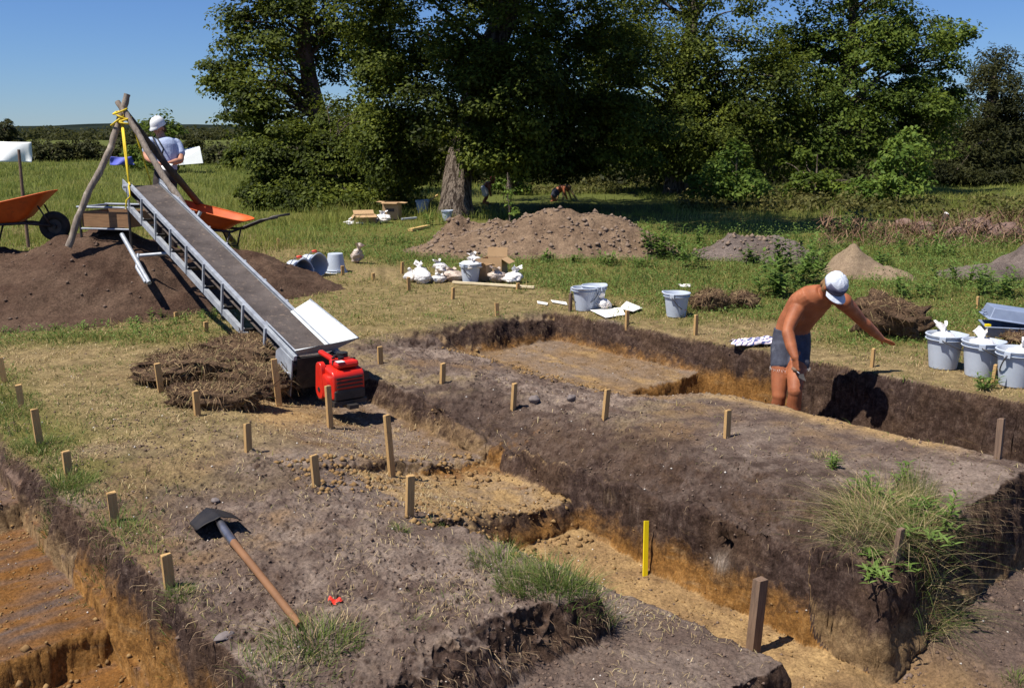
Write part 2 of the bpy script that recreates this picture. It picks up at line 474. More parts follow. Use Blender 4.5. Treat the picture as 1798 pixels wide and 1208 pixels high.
    inBe = (u > -4.8) & (v < 4.2) & (v > 1.85) & (dep <= .44)
    for mk, c in ((inA, fa), (inBe, ben), (inB, fb), (inC, fcx), (inE, None), (in2, f2), (in3, f3)):
        if c is None:
            c = mixc(mixc(np.broadcast_to(C_sand * .75, turf.shape), C_brn, kf), C_top * 1.0, np.clip(sstep(4.9, 5.4, v) * sstep(7.3, 6.6, v) * sstep(-1.4, -1.9, u + .2 * n1), 0, 1))
        fl = np.where(mk[..., None], c, fl)
    out = mixc(base, fl, dig)
    bound = np.full(x.shape, .46) + .04 * n1
    bound = np.where(v < 2.2, .235 + .02 * n1, bound)
    bound = np.where((v < 5.5) & (v >= 2.2) & (u < -5.8), .225, bound)
    bound = np.where(v > 6.6, .30 + .9 * (1 - sstep(-4.0, -6.2, u + .8 * n1)), bound)
    bound = np.where(endf > .5, .46, bound)
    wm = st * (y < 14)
    tan = np.maximum(tanw * .9, endf)
    # ashy fill under the burrow in the long wall
    bx_, by_, bz_ = BURROW
    hx = (x - bx_) * .68 - (y - by_) * .73
    ash = np.exp(-((hx + .01) / .085) ** 2 - ((z - bz_ + .115) / .055) ** 2) * (np.abs(v - 4.9) < .3) * .9
    wm = wm * (1 - np.clip(ash * 1.3, 0, 1)); out = mixc(out, np.broadcast_to(np.array((.26, .215, .18)), out.shape), np.clip(ash * 1.3, 0, 1))
    extra = np.stack([dep, np.clip(wm, 0, 1), bound + 2.0 * (tan > .5)], 1)
    # pale ashy lens in the long wall
    wl = 0
    lens = np.exp(-((dep - (.27 + .03 * n1)) / .016) ** 2) * sstep(-4.9, -4.6, u) * sstep(-3.8, -4.1, u) * (np.abs(v - 4.9) < .3) * sstep(-.3, .2, n2)
    out = mixc(out, C_topl * 1.15, np.clip(lens, 0, .8))
    wm = wm * (1 - np.clip(lens, 0, .8)); extra[:, 1] = np.clip(wm, 0, 1)
    sandlip = np.exp(-((v - 6.86 + .12 * n1) / .13) ** 2) * sstep(-5.6, -5.0, u) * sstep(-2.9, -3.4, u) * sstep(-.35, .2, n2 + .3)
    out = mixc(out, C_sand * .95, np.clip(sandlip * .85, 0, 1))
    return np.clip(out, .004, .9), extra

BURROW = (1.30, 5.60, -.30)
def build_ground():
    ys = [-60, -30, -12, -5, -1, 1, 2]
    yy = 2.6
    while yy < 14.0: ys.append(yy); yy *= 1.00215
    r = 1.00215
    while yy < 2600: ys.append(yy); r = min(r * 1.012, 1.05); yy *= r
    ys = np.array(ys)
    t = np.concatenate([np.linspace(-1, -.72, 34)[:-1], np.linspace(-.72, .72, 960), np.linspace(.72, 1, 34)[1:]])
    hw = .85 * np.abs(ys) + .6
    X = hw[:, None] * t[None, :]; Y = np.repeat(ys[:, None], len(t), 1)
    shp = X.shape
    z, g = height(X.ravel(), Y.ravel())
    Z = z.reshape(shp)
    gy = np.gradient(Z, axis=0) / np.maximum(np.gradient(Y, axis=0), 1e-6)
    gx = np.gradient(Z, axis=1) / np.maximum(np.gradient(X, axis=1), 1e-6)
    st = np.sqrt(gx ** 2 + gy ** 2)
    xf, yf, zf = X.ravel(), Y.ravel(), Z.ravel()
    col, extra = ground_colour(xf, yf, zf, g, st.ravel())
    # ragged walls
    stf = sstep(.5, 2.0, st.ravel()) * (yf < 14)
    ln = np.maximum(st.ravel(), 1e-6)
    nx, ny = -gx.ravel() / ln, -gy.ravel() / ln
    idx = np.nonzero(stf > .01)[0]
    q = fbm3(xf[idx] * 7, yf[idx] * 7, zf[idx] * 11, 4)
    q2 = fbm3(xf[idx] * 2.2, yf[idx] * 2.2, zf[idx] * 4, 2)
    dsp = np.zeros(len(xf)); dsp[idx] = stf[idx] * (.020 * q + (.012 + .038 * (UV(xf[idx], yf[idx])[1] > 2.3)) * q2)
    bd = np.sqrt(((xf - BURROW[0]) * .68 - (yf - BURROW[1]) * .73) ** 2 + ((zf - BURROW[2]) * 1.25) ** 2)
    vv_ = UV(xf, yf)[1]
    bk = (vv_ > 4.70) * (vv_ < 4.97) * sstep(.075, .05, bd)
    P = np.stack([xf + nx * dsp + .759 * .13 * bk, yf + ny * dsp + .651 * .13 * bk, zf], 1)
    ny_, nx_ = shp
    i = np.arange(ny_ * nx_).reshape(shp)
    F = np.stack([i[:-1, :-1], i[:-1, 1:], i[1:, 1:], i[1:, :-1]], -1).reshape(-1, 4)
    me = np_mesh('ground', P, F, col, extra)
    return me

def soil_material(name, attr=True, c1=None, c2=None, bump=.55, fine=1.0):
    m, nt, b = newmat(name)
    N = nt.nodes; L = nt.links
    if attr:
        a = N.new('ShaderNodeAttribute'); a.attribute_name = 'col'; src = a.outputs['Color']
        s_ = N.new('ShaderNodeAttribute'); s_.attribute_name = 'strata'
        sp = N.new('ShaderNodeSeparateColor'); L.new(s_.outputs['Color'], sp.inputs[0])
        def mth(op, x, y=None, cl=False):
            q = N.new('ShaderNodeMath'); q.operation = op; q.use_clamp = cl
            for i, t in enumerate((x, y)):
                if t is None: continue
                if isinstance(t, (int, float)): q.inputs[i].default_value = t
                else: L.new(t, q.inputs[i])
            return q.outputs[0]
        istan = mth('GREATER_THAN', sp.outputs[2], 1.6)
        bnd = mth('SUBTRACT', sp.outputs[2], mth('MULTIPLY', istan, 2.0))
        w1 = noise_node(nt, 5, 5, .65); w2 = noise_node(nt, 17, 6, .72); w3 = noise_node(nt, 3.2, 4, .6, stretch=(1, 1, 4.5))
        dn = mth('ADD', mth('MULTIPLY', mth('SUBTRACT', w1.outputs['Fac'], .5), .42), mth('MULTIPLY', mth('SUBTRACT', w2.outputs['Fac'], .5), .22))
        tt = mth('DIVIDE', mth('ADD', mth('SUBTRACT', sp.outputs[0], bnd), dn), .15)
        tt = mth('ADD', tt, .5, True)
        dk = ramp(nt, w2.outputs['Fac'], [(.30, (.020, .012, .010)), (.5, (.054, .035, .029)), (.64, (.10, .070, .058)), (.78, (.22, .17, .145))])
        orr = ramp(nt, w2.outputs['Fac'], [(.25, (.09, .045, .018)), (.5, (.215, .106, .031)), (.75, (.32, .18, .066))])
        tnr = ramp(nt, w2.outputs['Fac'], [(.25, (.085, .052, .03)), (.5, (.19, .125, .066)), (.75, (.30, .21, .115))])
        def mixn(f, p, q):
            m_ = N.new('ShaderNodeMix'); m_.data_type = 'RGBA'
            L.new(f, m_.inputs[0]); L.new(p, m_.inputs[6]); L.new(q, m_.inputs[7]); return m_.outputs[2]
        low = mixn(istan, orr.outputs[0], tnr.outputs[0])
        # thin patchy horizons inside the lower layer
        hz_ = ramp(nt, w3.outputs['Fac'], [(.56, (0, 0, 0)), (.68, (1, 1, 1))])
        low = mixn(mth('MULTIPLY', hz_.outputs[0], .55), low, tnr.outputs[0])
        w4 = noise_node(nt, 2.2, 3, .5)
        mid = ramp(nt, w4.outputs['Fac'], [(.38, (0, 0, 0)), (.62, (1, 1, 1))])
        dbr = ramp(nt, w2.outputs['Fac'], [(.28, (.030, .018, .012)), (.5, (.074, .046, .032)), (.74, (.14, .095, .068))])
        dkm = mixn(mid.outputs[0], dk.outputs[0], dbr.outputs[0])
        w5 = noise_node(nt, 75, 2, .5)
        fl5 = ramp(nt, w5.outputs['Fac'], [(.70, (0, 0, 0)), (.74, (1, 1, 1))])
        w6 = noise_node(nt, 6.5, 5, .7, stretch=(.6, .6, 5))
        pst = ramp(nt, w6.outputs['Fac'], [(.60, (0, 0, 0)), (.69, (1, 1, 1))])
        dkm = mixn(mth('MULTIPLY', pst.outputs[0], .45), dkm, tnr.outputs[0])
        wl = mixn(tt, dkm, low)
        wl = mixn(mth('MULTIPLY', fl5.outputs[0], .5), wl, tnr.outputs[0])
        src = mixn(sp.outputs[1], src, wl)
    else:
        n0 = noise_node(nt, 1.6, 5, .65); src = ramp(nt, n0.outputs['Fac'], [(.35, c1), (.68, c2)]).outputs[0]
    na = noise_node(nt, 55 * fine, 6, .75)
    nb = noise_node(nt, 9 * fine, 5, .7)
    ra = ramp(nt, na.outputs['Fac'], [(.30, (.45, .43, .42)), (.52, (1, 1, 1)), (.74, (1.55, 1.5, 1.45))])
    rb = ramp(nt, nb.outputs['Fac'], [(.30, (.72, .70, .69)), (.70, (1.22, 1.22, 1.2))])
    m1 = N.new('ShaderNodeMix'); m1.data_type = 'RGBA'; m1.blend_type = 'MULTIPLY'; m1.inputs[0].default_value = 1
    m2 = N.new('ShaderNodeMix'); m2.data_type = 'RGBA'; m2.blend_type = 'MULTIPLY'; m2.inputs[0].default_value = 1
    L.new(src, m1.inputs[6]); L.new(ra.outputs[0], m1.inputs[7]); L.new(m1.outputs[2], m2.inputs[6]); L.new(rb.outputs[0], m2.inputs[7])
    L.new(m2.outputs[2], b.inputs['Base Color'])
    b.inputs['Roughness'].default_value = 1.0; b.inputs['Specular IOR Level'].default_value = .08
    nc = noise_node(nt, 28 * fine, 8, .75)
    bp = N.new('ShaderNodeBump'); bp.inputs['Strength'].default_value = bump; bp.inputs['Distance'].default_value = .05
    L.new(nc.outputs['Fac'], bp.inputs['Height']); L.new(bp.outputs[0], b.inputs['Normal'])
    return m
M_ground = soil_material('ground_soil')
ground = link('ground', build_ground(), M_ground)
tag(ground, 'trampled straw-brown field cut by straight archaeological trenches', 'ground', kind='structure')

def build_heap(k, name, mat, label, res=.035):
    xs = [a[0] for a in HEAPS[k]]; ys = [a[1] for a in HEAPS[k]]; rr = max(max(a[3], a[4]) for a in HEAPS[k])
    x = np.arange(min(xs) - rr * 1.3, max(xs) + rr * 1.3, res); y = np.arange(min(ys) - rr * 1.3, max(ys) + rr * 1.3, res)
    X, Y = np.meshgrid(x, y); shp = X.shape
    xf, yf = X.ravel(), Y.ravel()
    z = heap_h(k, xf, yf)
    z = z + .018 * fbm2(xf * 9, yf * 9, 3) + .02 * np.maximum(0, fbm2(xf * 16, yf * 16, 2))
    i = np.arange(len(xf)).reshape(shp)
    F = np.stack([i[:-1, :-1], i[:-1, 1:], i[1:, 1:], i[1:, :-1]], -1).reshape(-1, 4)
    keep = z[F].max(1) > -.09
    F = F[keep]
    used = np.unique(F); mp = -np.ones(len(xf), int); mp[used] = np.arange(len(used))
    P = np.stack([xf, yf, z], 1)[used]
    me = np_mesh(name, P, mp[F])
    o = link(name, me, mat)
    tag(o, label, 'spoil heap', 'spoil heaps of dug earth')
    return o
M_heapA = soil_material('heap_dark', False, (.075, .045, .032), (.125, .082, .058), .8, .7)
M_heapB = soil_material('heap_tan', False, (.165, .112, .075), (.26, .185, .125), .9, .6)
M_heapC = soil_material('heap_grey', False, (.12, .095, .085), (.19, .155, .14), .8, .8)
M_heapD = soil_material('heap_sand', False, (.22, .165, .11), (.27, .2, .14), .3, 1.2)
build_heap('a', 'spoil_heap', M_heapA, 'large dark brown spoil heap under the raised end of the conveyor')
build_heap('b', 'spoil_heap', M_heapB, 'broad cloddy tan spoil heap in front of the big tree trunk', .03)
build_heap('c', 'spoil_heap', M_heapC, 'low double grey-purple spoil heap behind the leafy weeds', .03)
build_heap('d', 'spoil_heap', M_heapD, 'small pointed sandy heap just above the shirtless digger')
build_heap('e', 'spoil_heap', M_heapC, 'grey spoil heap at the right edge above the blue-grey trays')
# ------------------------------------------------------------------ materials for things
M_wood = pm('stake_wood', (.56, .36, .15), (.42, .25, .10), 6, .8, bump=.35, bscale=30, stretch=(14, 14, 1.2), c3=(.16, .095, .05), s3=7, lo3=.54, hi3=.70)
M_woodold = pm('weathered_wood', (.23, .15, .10), (.13, .085, .06), 6, .85, bump=.4, bscale=25, stretch=(16, 16, 1.2))
M_woodyel = pm('pine_lumber', (.62, .42, .17), (.5, .32, .12), 5, .75, bump=.2, bscale=20, stretch=(1, 12, 12))
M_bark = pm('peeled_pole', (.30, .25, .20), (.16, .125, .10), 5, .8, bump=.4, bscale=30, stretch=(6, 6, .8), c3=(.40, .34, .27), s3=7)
M_barkd = pm('dark_pole', (.10, .075, .055), (.05, .038, .03), 5, .85, bump=.4, bscale=30, stretch=(6, 6, .8))  # dark bark; the rear tripod pole carries its shade in this colour
M_rope = pm('yellow_rope', (.75, .56, .03), (.6, .42, .02), 60, .6)
M_galv = pm('galvanised_steel', (.42, .45, .49), (.28, .30, .34), 9, .5, .25, bump=.05, bscale=20, c3=(.26, .25, .25), s3=14, lo3=.62, hi3=.8)
M_sheet = pm('bright_sheet_metal', (.72, .76, .76), (.60, .66, .66), 6, .5, .1, c3=(.46, .55, .56), s3=11, lo3=.58, hi3=.8)
M_dkst = pm('dark_steel', (.035, .033, .033), (.07, .06, .055), 12, .5, .5)
M_belt = pm('conveyor_rubber', (.105, .086, .078), (.056, .045, .041), 3.5, .9, bump=.5, bscale=50, c3=(.20, .15, .115), s3=16, lo3=.56, hi3=.74)
M_red = pm('red_enamel', (.62, .022, .010), (.50, .018, .010), 9, .32, spec=.5, c3=(.16, .02, .012), s3=20, lo3=.66, hi3=.78)
M_black = pm('black_plastic', (.012, .012, .013), (.02, .02, .02), 9, .5)
M_tyre = pm('tyre_rubber', (.018, .017, .016), (.04, .034, .03), 14, .9)
M_orange = pm('orange_paint', (.60, .115, .016), (.44, .075, .012), 6, .55, c3=(.22, .06, .02), s3=10, lo3=.62, hi3=.78)
M_pail = pm('grey_pail_plastic', (.47, .52, .60), (.41, .46, .54), 5, .45, spec=.35, c3=(.36, .37, .40), s3=18, lo3=.62, hi3=.8)
M_wire = pm('wire_handle', (.10, .10, .11), (.16, .16, .17), 20, .5, .6)
M_grip = pm('red_grip', (.75, .09, .05), (.6, .07, .04), 20, .5)
M_bag = pm('clear_plastic_bag', (.86, .85, .85), (.72, .66, .60), 7, .3, spec=.6, bump=.9, bscale=26, c3=(.46, .33, .24), s3=6, lo3=.56, hi3=.72, bdist=.03)
M_baglo = pm('bag_of_soil', (.66, .57, .50), (.36, .25, .18), 5, .35, spec=.6, bump=.9, bscale=26, bdist=.03)
M_card = pm('cardboard', (.46, .30, .16), (.39, .25, .13), 5, .85)
M_carddk = pm('printed_ink', (.06, .05, .05), (.09, .07, .06), 20, .8)
M_paper = pm('white_paper', (.84, .82, .78), (.76, .73, .68), 5, .8)
M_tray = pm('blue_grey_tray', (.22, .27, .38), (.17, .21, .31), 6, .5, spec=.4, c3=(.45, .50, .58), s3=60, lo3=.72, hi3=.8)
M_yel = pm('yellow_ruler', (.86, .66, .012), (.80, .60, .012), 8, .45)
M_flag = pm('red_tape', (.85, .06, .03), (.7, .05, .03), 20, .5)
M_handle = pm('shovel_handle_wood', (.25, .125, .058), (.17, .085, .042), 5, .55, bump=.15, bscale=20, stretch=(1, 1, .3))
M_blade = pm('shovel_steel', (.016, .015, .016), (.035, .03, .028), 7, .6, .3)
M_sod = soil_material('sod', False, (.085, .052, .034), (.19, .125, .08), 1.0, 1.0)
M_tarp = pm('white_tarp', (.82, .84, .83), (.76, .78, .78), 2, .7, bump=.3, bscale=2)
M_bluetarp = pm('blue_tarp', (.10, .12, .50), (.08, .10, .42), 2, .6)
M_stone = pm('grey_stone', (.19, .16, .15), (.13, .105, .10), 14, .9, bump=.3)

GRID = math.atan2(.651, .7416) - R(90)    # heading of the long walls
# ------------------------------------------------------------------ survey stakes
def stake(px, py, topy, label, mat=None, tilt=(0, 0), wd=.05, th=.024, extra=None):
    p = at(px, py, .03) if px == 1752 else gp(px, py)
    s = math.hypot(p.x, p.y, HCAM - p.z)
    h = (py - topy) / FPX * (p.y * CP + (HCAM - p.z) * SP) / CP
    if extra: h = extra
    mb = MB()
    n = 5
    for i in range(1):
        vs = []
        for k, zz in enumerate((-.15, 0, h * .5, h - .004, h)):
            q = 1.0 if k < 4 else .86
            for sx, sy in ((-1, -1), (1, -1), (1, 1), (-1, 1)):
                vs.append((sx * wd / 2 * q, sy * th / 2 * q, zz + (0 if k < 3 else random.uniform(-.004, .004))))
        fs = [(3, 2, 1, 0), (16, 17, 18, 19)]
        for k in range(4):
            for j in range(4):
                fs.append((k * 4 + j, k * 4 + (j + 1) % 4, k * 4 + 4 + (j + 1) % 4, k * 4 + 4 + j))
        mb.add(vs, fs)
    o = mb.build('survey_stake', mat or M_wood, loc=p)
    o.rotation_euler = (R(tilt[1] + random.uniform(-3, 3)), R(tilt[0] + random.uniform(-2.5, 2.5)), GRID + R(90) + R(random.uniform(-14, 14)))
    tag(o, label, 'stake', 'wooden survey stakes of the dig grid')
    return o
ST = [
 (8, 672, 627, 'wooden stake at the left picture edge, farthest along the left trench', 0, (-3, 0)),
 (38, 715, 675, 'second farthest wooden stake in the row along the left trench', 0, (-4, 0)),
 (70, 782, 716, 'tall wooden stake on the left trench rim beside a pale leaf', 0, (-2, 0)),
 (121, 838, 790, 'wooden stake in thick green grass on the left trench rim', 0, (-2, 0)),
 (202, 917, 862, 'wooden stake on the left trench rim left of the shovel blade', 0, (-3, 0)),
 (298, 1030, 968, 'nearest stake of the left trench row, grass at its foot', 0, (-3, 2)),
 (283, 688, 637, 'slanting wooden stake at the left end of the sod stack', 0, (-3, 0)),
 (347, 730, 685, 'wooden stake in front of the rounded end of the sod stack', 0, (0, 0)),
 (436, 792, 743, 'wooden stake at the edge of the yellowish scraped patch', 0, (0, 0)),
 (556, 853, 795, 'wooden stake left of the small orange step in the middle trench', 0, (-2, 0)),
 (719, 905, 832, 'broad wooden stake in front of the orange sandy floor', 0, (0, 0)),
 (490, 712, 629, 'tall dark-footed stake against the lower conveyor frame', 1, (0, 0)),
 (580, 750, 674, 'tall stake standing right in front of the red engine', 1, (1, 0)),
 (688, 833, 722, 'tallest stake, light on top, on the edge of the middle trench step', 1, (0, 0)),
 (668, 637, 607, 'short stake on the baulk just right of the red engine', 0, (1, 0)),
 (777, 672, 638, 'short stake on the dark turf edge of the baulk, second past the engine', 0, (0, 0)),
 (901, 720, 672, 'stake on the baulk near two dark clods', 0, (2, 0)),
 (1062, 733, 681, 'sunlit stake on the baulk beside a white pebble', 0, (2, 0)),
 (1276, 768, 720, 'stake on the baulk in front of the shirtless man', 0, (1, 0)),
 (1752, 800, 735, 'grey weathered stake at the right corner of the baulk', 2, (5, 0)),
 (1572, 985, 925, 'slanting stake half hidden in the hanging tuft of weeds', 2, (4, 0)),
 (1322, 1140, 1008, 'thick brown stake on the lowered bench, leaning right', 2, (5, 0)),
 (1221, 588, 553, 'stake on the far trench rim in front of the lone grey pail', 0, (1, 0)),
 (1101, 572, 545, 'small stake on the far trench rim at the white paper sheets', 0, (0, 0)),
 (1531, 645, 612, 'stake under the outstretched hand of the shirtless man', 0, (0, 0)),
 (1743, 673, 640, 'stake between the second and third right-hand pails', 0, (1, 0)),
 (873, 555, 532, 'stake at the far end wall of the far trench', 0, (0, 0)),
 (1001, 547, 515, 'dark stake close to the left side of a pail at the far trench corner', 2, (0, 0)),
 (1716, 541, 521, 'small yellowish stake behind the blue-grey trays', 0, (0, 0)),
 (795, 525, 505, 'small stake below the left end of the long white batten', 0, (0, 0)),
 (718, 511, 487, 'small stake in front of the leftmost white sample bag', 0, (0, 0)),
 (706, 481, 460, 'small stake behind the leftmost white sample bag', 0, (0, 0)),
 (656, 492, 480, 'tiny stake in open grass below the tall clear bag', 0, (0, 0)),
 (602, 484, 467, 'small stake close to the upturned pail', 0, (0, 0)),
 (591, 592, 574, 'small stake just behind the white hopper sheet', 0, (0, 0)),
 (362, 584, 565, 'small stake in the weeds left of the conveyor', 0, (0, 0)),
 (310, 562, 548, 'tiny stake at the foot of the dark spoil heap', 0, (0, 0)),
 (909, 509, 497, 'tiny stake at the right half of the long white batten', 0, (0, 0)),
 (489, 432, 419, 'lone tiny stake in dry grass behind the dark spoil heap', 0, (0, 0)),
]
for px, py, ty, lb, mk, tl in ST:
    stake(px, py, ty, lb, (M_wood, M_wood, M_woodold)[mk], tl, *((.075, .05) if mk == 2 and px == 1322 else (.055, .04) if px == 1752 else (.05, .026)))

# ------------------------------------------------------------------ pails
def pail_body(h=.30, r0=.115, r1=.152):
    mb = MB()
    n = 40
    pr = [(0.001, .004), (r0 - .006, .004), (r0, .010), (r0 + (r1 - r0) * .5, h * .5), (r1 - .006, h * .84), (r1 - .004, h * .845),
          (r1 + .012, h * .85), (r1 + .014, h * .865), (r1 - .002, h * .872), (r1 + .001, h * .93), (r1 + .013, h * .945), (r1 + .017, h * .985), (r1 + .012, h), (r1 + .002, h),
          (r1 - .004, h * .97), (r0 + (r1 - r0) * .5 - .004, h * .5), (r0 - .006, .012), (.001, .010)]
    mb.lathe(pr, n)
    mb.add([], [])
    # pouring lip
    for k, (x, y, z) in enumerate(mb.v):
        a = math.atan2(y, x)
        f = max(0, math.cos(a)) ** 10
        if z > h * .9: mb.v[k] = (x * (1 + .13 * f), y * (1 + .02 * f), z + .008 * f)
    for sg in (-1, 1):
        mb.box((0, sg * (r1 + .016), h * .90), (.05, .022, .045))
    return mb
def pail_handle(h=.30, r1=.152, drop=-50, side=1):
    """wire bail hanging down one side; returns wire mesh and grip mesh"""
    w_, g_ = MB(), MB()
    pts = []
    rr = r1 + .03
    for i in range(17):
        a = math.pi * i / 16
        y, o = math.cos(a) * rr, math.sin(a) * rr * 1.12
        d = R(drop)
        pts.append((side * o * math.cos(d), y, h * .90 + o * math.sin(d)))
    w_.tube(pts, .0058, 6)
    mid = [pts[7], pts[8], pts[9]]
    g_.tube(mid, .019, 8)
    return w_, g_
def pail(name_label, loc, rz=0.0, rot=None, drop=-62, side=1, grip=True, s=1.0, group='grey plastic pails'):
    root = empty('pail', loc, rz)
    tag(root, name_label, 'pail', group)
    pail_body().build('body', M_pail, root, smooth=True, sharp=35)
    wb, gb = pail_handle(drop=drop, side=side)
    wo = wb.build('bail', M_wire, root, smooth=True)
    if grip: gb.build('grip', M_grip, wo, smooth=True)
    root.scale = (s, s, s)
    if rot: root.rotation_euler = rot
    return root

def bag_mesh(seed, r=.11, h=.2, neck=.07, flare=.06, lump=.22):
    """sample bag gathered at the neck"""
    mb = MB(); n, m = 22, 20
    vs = []
    prof = []
    for i in range(m + 1):
        t = i / m
        if t < .70:
            q = t / .70
            rad = r * (math.sin(math.pi * (.10 + .82 * q)) ** .6); z = h * q * .86
        else:
            q = (t - .70) / .30
            rad = r * (.16 + (.34 * abs(q - .35) ** 1.0) + flare * q * 4); z = h * .86 + neck * q
        prof.append((rad, z))
    for rad, z in prof:
        for j in range(n):
            a = 2 * math.pi * j / n
            d = np.array([math.cos(a)]), np.array([math.sin(a)])
            k = 1 + (lump * float(fbm3(d[0] * 1.6 + seed, d[1] * 1.6, np.array([z * 11 + seed]), 3)[0]) + .22 * float(fbm3(d[0] * 4 + seed, d[1] * 4, np.array([z * 30 + seed]), 2)[0])) * (1 if z < h * .8 else .5) + (.22 * math.sin(a * 5 + seed) if z > h * .8 else .03 * math.sin(a * 9 + seed + z * 40))
            vs.append((rad * k * math.cos(a), rad * k * math.sin(a), z + .02 * math.sin(3 * a + seed) * (1 if z > h * .9 else 0)))
    fs = [(i * n + j, i * n + (j + 1) % n, (i + 1) * n + (j + 1) % n, (i + 1) * n + j) for i in range(m) for j in range(n)]
    sx_, sy_ = .35 * math.sin(seed * 3.1), .30 * math.cos(seed * 5.3)
    vs = [(x + sx_ * z * (z / h), y + sy_ * z * (z / h), z * (1 - .10 * math.sin(seed) * (x / r))) for x, y, z in vs]
    fs.append(tuple(reversed(range(n))))
    mb.add(vs, fs)
    return mb
def bag(label, loc, seed, r=.11, h=.2, neck=.07, mat=None, rz=0, group='plastic sample bags', tilt=0, flare=.03):
    o = bag_mesh(seed, r * 1.25, h * 1.12, neck * .8, flare, .42).build('sample_bag', mat or M_bag, smooth=True, loc=loc)
    o.rotation_euler = (R(tilt), R(tilt * .4), rz)
    return tag(o, label, 'plastic bag', group)

def gl(px, py, dz=0.0):
    p = gp(px, py); p.z += dz; return p
# right-hand row of three
for (px, py, lb, rz, dr, sd_) in ((1655, 652, 'grey pail with knotted bag, leftmost of the three at the right edge', -.55, -28, 1),
                            (1719, 666, 'grey pail with knotted bag, middle of the three at the right edge', -.45, -30, 1),
                            (1780, 683, 'grey pail with upright bag, cut by the right picture edge', -.9, -62, -1)):
    p = gl(px, py - 6)
    q = pail(lb, p, rz, drop=dr, side=sd_)
    q.scale = (1.08, 1.08, 1.12)
    b = bag('knotted white bag poking out of %s' % {1655: 'the leftmost right-hand pail', 1719: 'the middle right-hand pail', 1780: 'the rightmost pail'}[px],
            Vector((p.x, p.y, p.z + .20)), px * .37, .092, .15, .09, group='white bags in the right-hand pails', rz=px)
pail('grey pail with hanging bail beside white paper at the far trench corner', gl(1026, 545), 1.3 - math.pi, drop=-60, side=1)
pail('plain grey pail half hidden behind the pail at the paper sheets', gl(1043, 541), .6, drop=-70, side=1)
bag('white crumpled bag leaning beside the pail at the paper sheets', gl(1061, 543), 5.3, .075, .15, .07)
pail('lone grey pail with spout left of the straw-coloured sod', gl(1187, 556), math.pi, drop=-58, side=-1).rotation_euler = (0, 0, math.pi - .5)
pail('grey pail full of bags among the white sample bags', gl(826, 497), -.7, drop=-60, side=1)
bag('bag heaped inside the pail among the white sample bags', gl(826, 497, .20), 2.2, .13, .14, .04)
# lying and upturned pails by the dark heap
def lying(label, px, py, rz, s=1.0):
    p = gl(px, py); r = pail(label, p, 0, drop=-20, side=1, s=s)
    r.rotation_euler = (Euler((R(0), R(0), rz)).to_matrix() @ Euler((R(84), 0, 0)).to_matrix()).to_euler()
    r.location.z += .15 * s
    return r
def lying2(label, px, py, D, rz, s):
    mo = atd(px, py, D); a = Vector((math.sin(rz), -math.cos(rz), -.09)).normalized()
    p = mo - a * .30 * s; r = pail(label, p, 0, drop=-20, s=s)
    r.rotation_euler = a.to_track_quat('Z', 'X').to_euler(); return r
lying2('grey pail lying on its side with its open mouth forward', 532, 478, 14.6, R(42), 1.12)
lying2('second overturned pail lying behind the first open-mouthed pail', 559, 467, 15.2, R(46), 1.12)
u_ = pail('pail standing upside down on the grass beside two lying pails', gl(590, 478), 0.4, drop=70, side=1, grip=False, s=1.05)
u_.rotation_euler = (math.pi, 0, .4); u_.location.z += .31
bag('tall clear bag of brown soil standing alone in the grass', gl(625, 462), 8.8, .075, .26, .10, M_baglo, flare=.16)
# cluster of sample bags
for i, (px, py, r_, h_, nk, lb, mt) in enumerate((
   (722, 495, .085, .15, .05, 'small squat bag at the left end of the bag cluster', M_bag),
   (741, 498, .10, .24, .09, 'tall white bag with flared knot, second from left in the cluster', M_bag),
   (777, 482, .10, .20, .05, 'white bag with a clear twist standing behind the cluster', M_bag),
   (770, 496, .09, .11, .03, 'low flattened bag in the middle of the cluster', M_bag),
   (798, 494, .12, .17, .04, 'brownish full bag just left of the clustered pail', M_baglo),
   (876, 496, .12, .18, .08, 'wide bag of soil in front of the open cardboard box', M_baglo),
   (899, 497, .11, .17, .09, 'rightmost bag of the cluster, soil showing at the bottom', M_bag),
   (838, 478, .10, .26, .06, 'clear crumpled bag rising behind the clustered pail', M_bag))):
    bag(lb, gl(px, py), i * 3.7 + 1, r_, h_, nk, mt, rz=i * 1.3)

# ------------------------------------------------------------------ cardboard boxes
def carton(label, loc, d, rz, flaps=(60, 110, 80, 100), panel=None, mat=None):
    root = empty('cardboard_box', loc, rz)
    tag(root, label, 'cardboard box', 'cardboard boxes on the grass')
    x, y, z = d; t = .006
    mb = MB()
    mb.box((0, 0, t / 2), (x, y, t)); mb.box((0, -y / 2 + t / 2, z / 2 + t / 2), (x, t, z - t)); mb.box((0, y / 2 - t / 2, z / 2 + t / 2), (x, t, z - t))
    mb.box((-x / 2 + t / 2, 0, z / 2 + t / 2), (t, y - 2 * t, z - t)); mb.box((x / 2 - t / 2, 0, z / 2 + t / 2), (t, y - 2 * t, z - t))
    mb.build('body', mat or M_card, root)
    L = y * .48
    for (nx, ny, an, ln, wd) in ((0, -1, flaps[0], L, x), (0, 1, flaps[1], L, x), (-1, 0, flaps[2], L, y), (1, 0, flaps[3], L, y)):
        if an is None: continue
        f = MB(); f.box((0, ln / 2, 0), (wd * .98, ln, t))
        M = Matrix.Translation((nx * x / 2, ny * y / 2, z + .004)) @ Matrix.Rotation(math.atan2(-nx, ny), 4, 'Z') @ Matrix.Rotation(R(90 - an), 4, 'X')
        g = MB(); g.add(f.v, f.f, M); g.build('flap', mat or M_card, root)
    if panel:
        m = MB(); m.box((0, -y / 2 - .003, z * .55), (x * panel[0], .004, z * panel[1])); m.build('printed_panel', M_carddk, root)
    return root
carton('open cardboard box with raised lid in the bag cluster', gl(868, 486), (.34, .30, .30), R(-18), (None, 8, 150, 120))
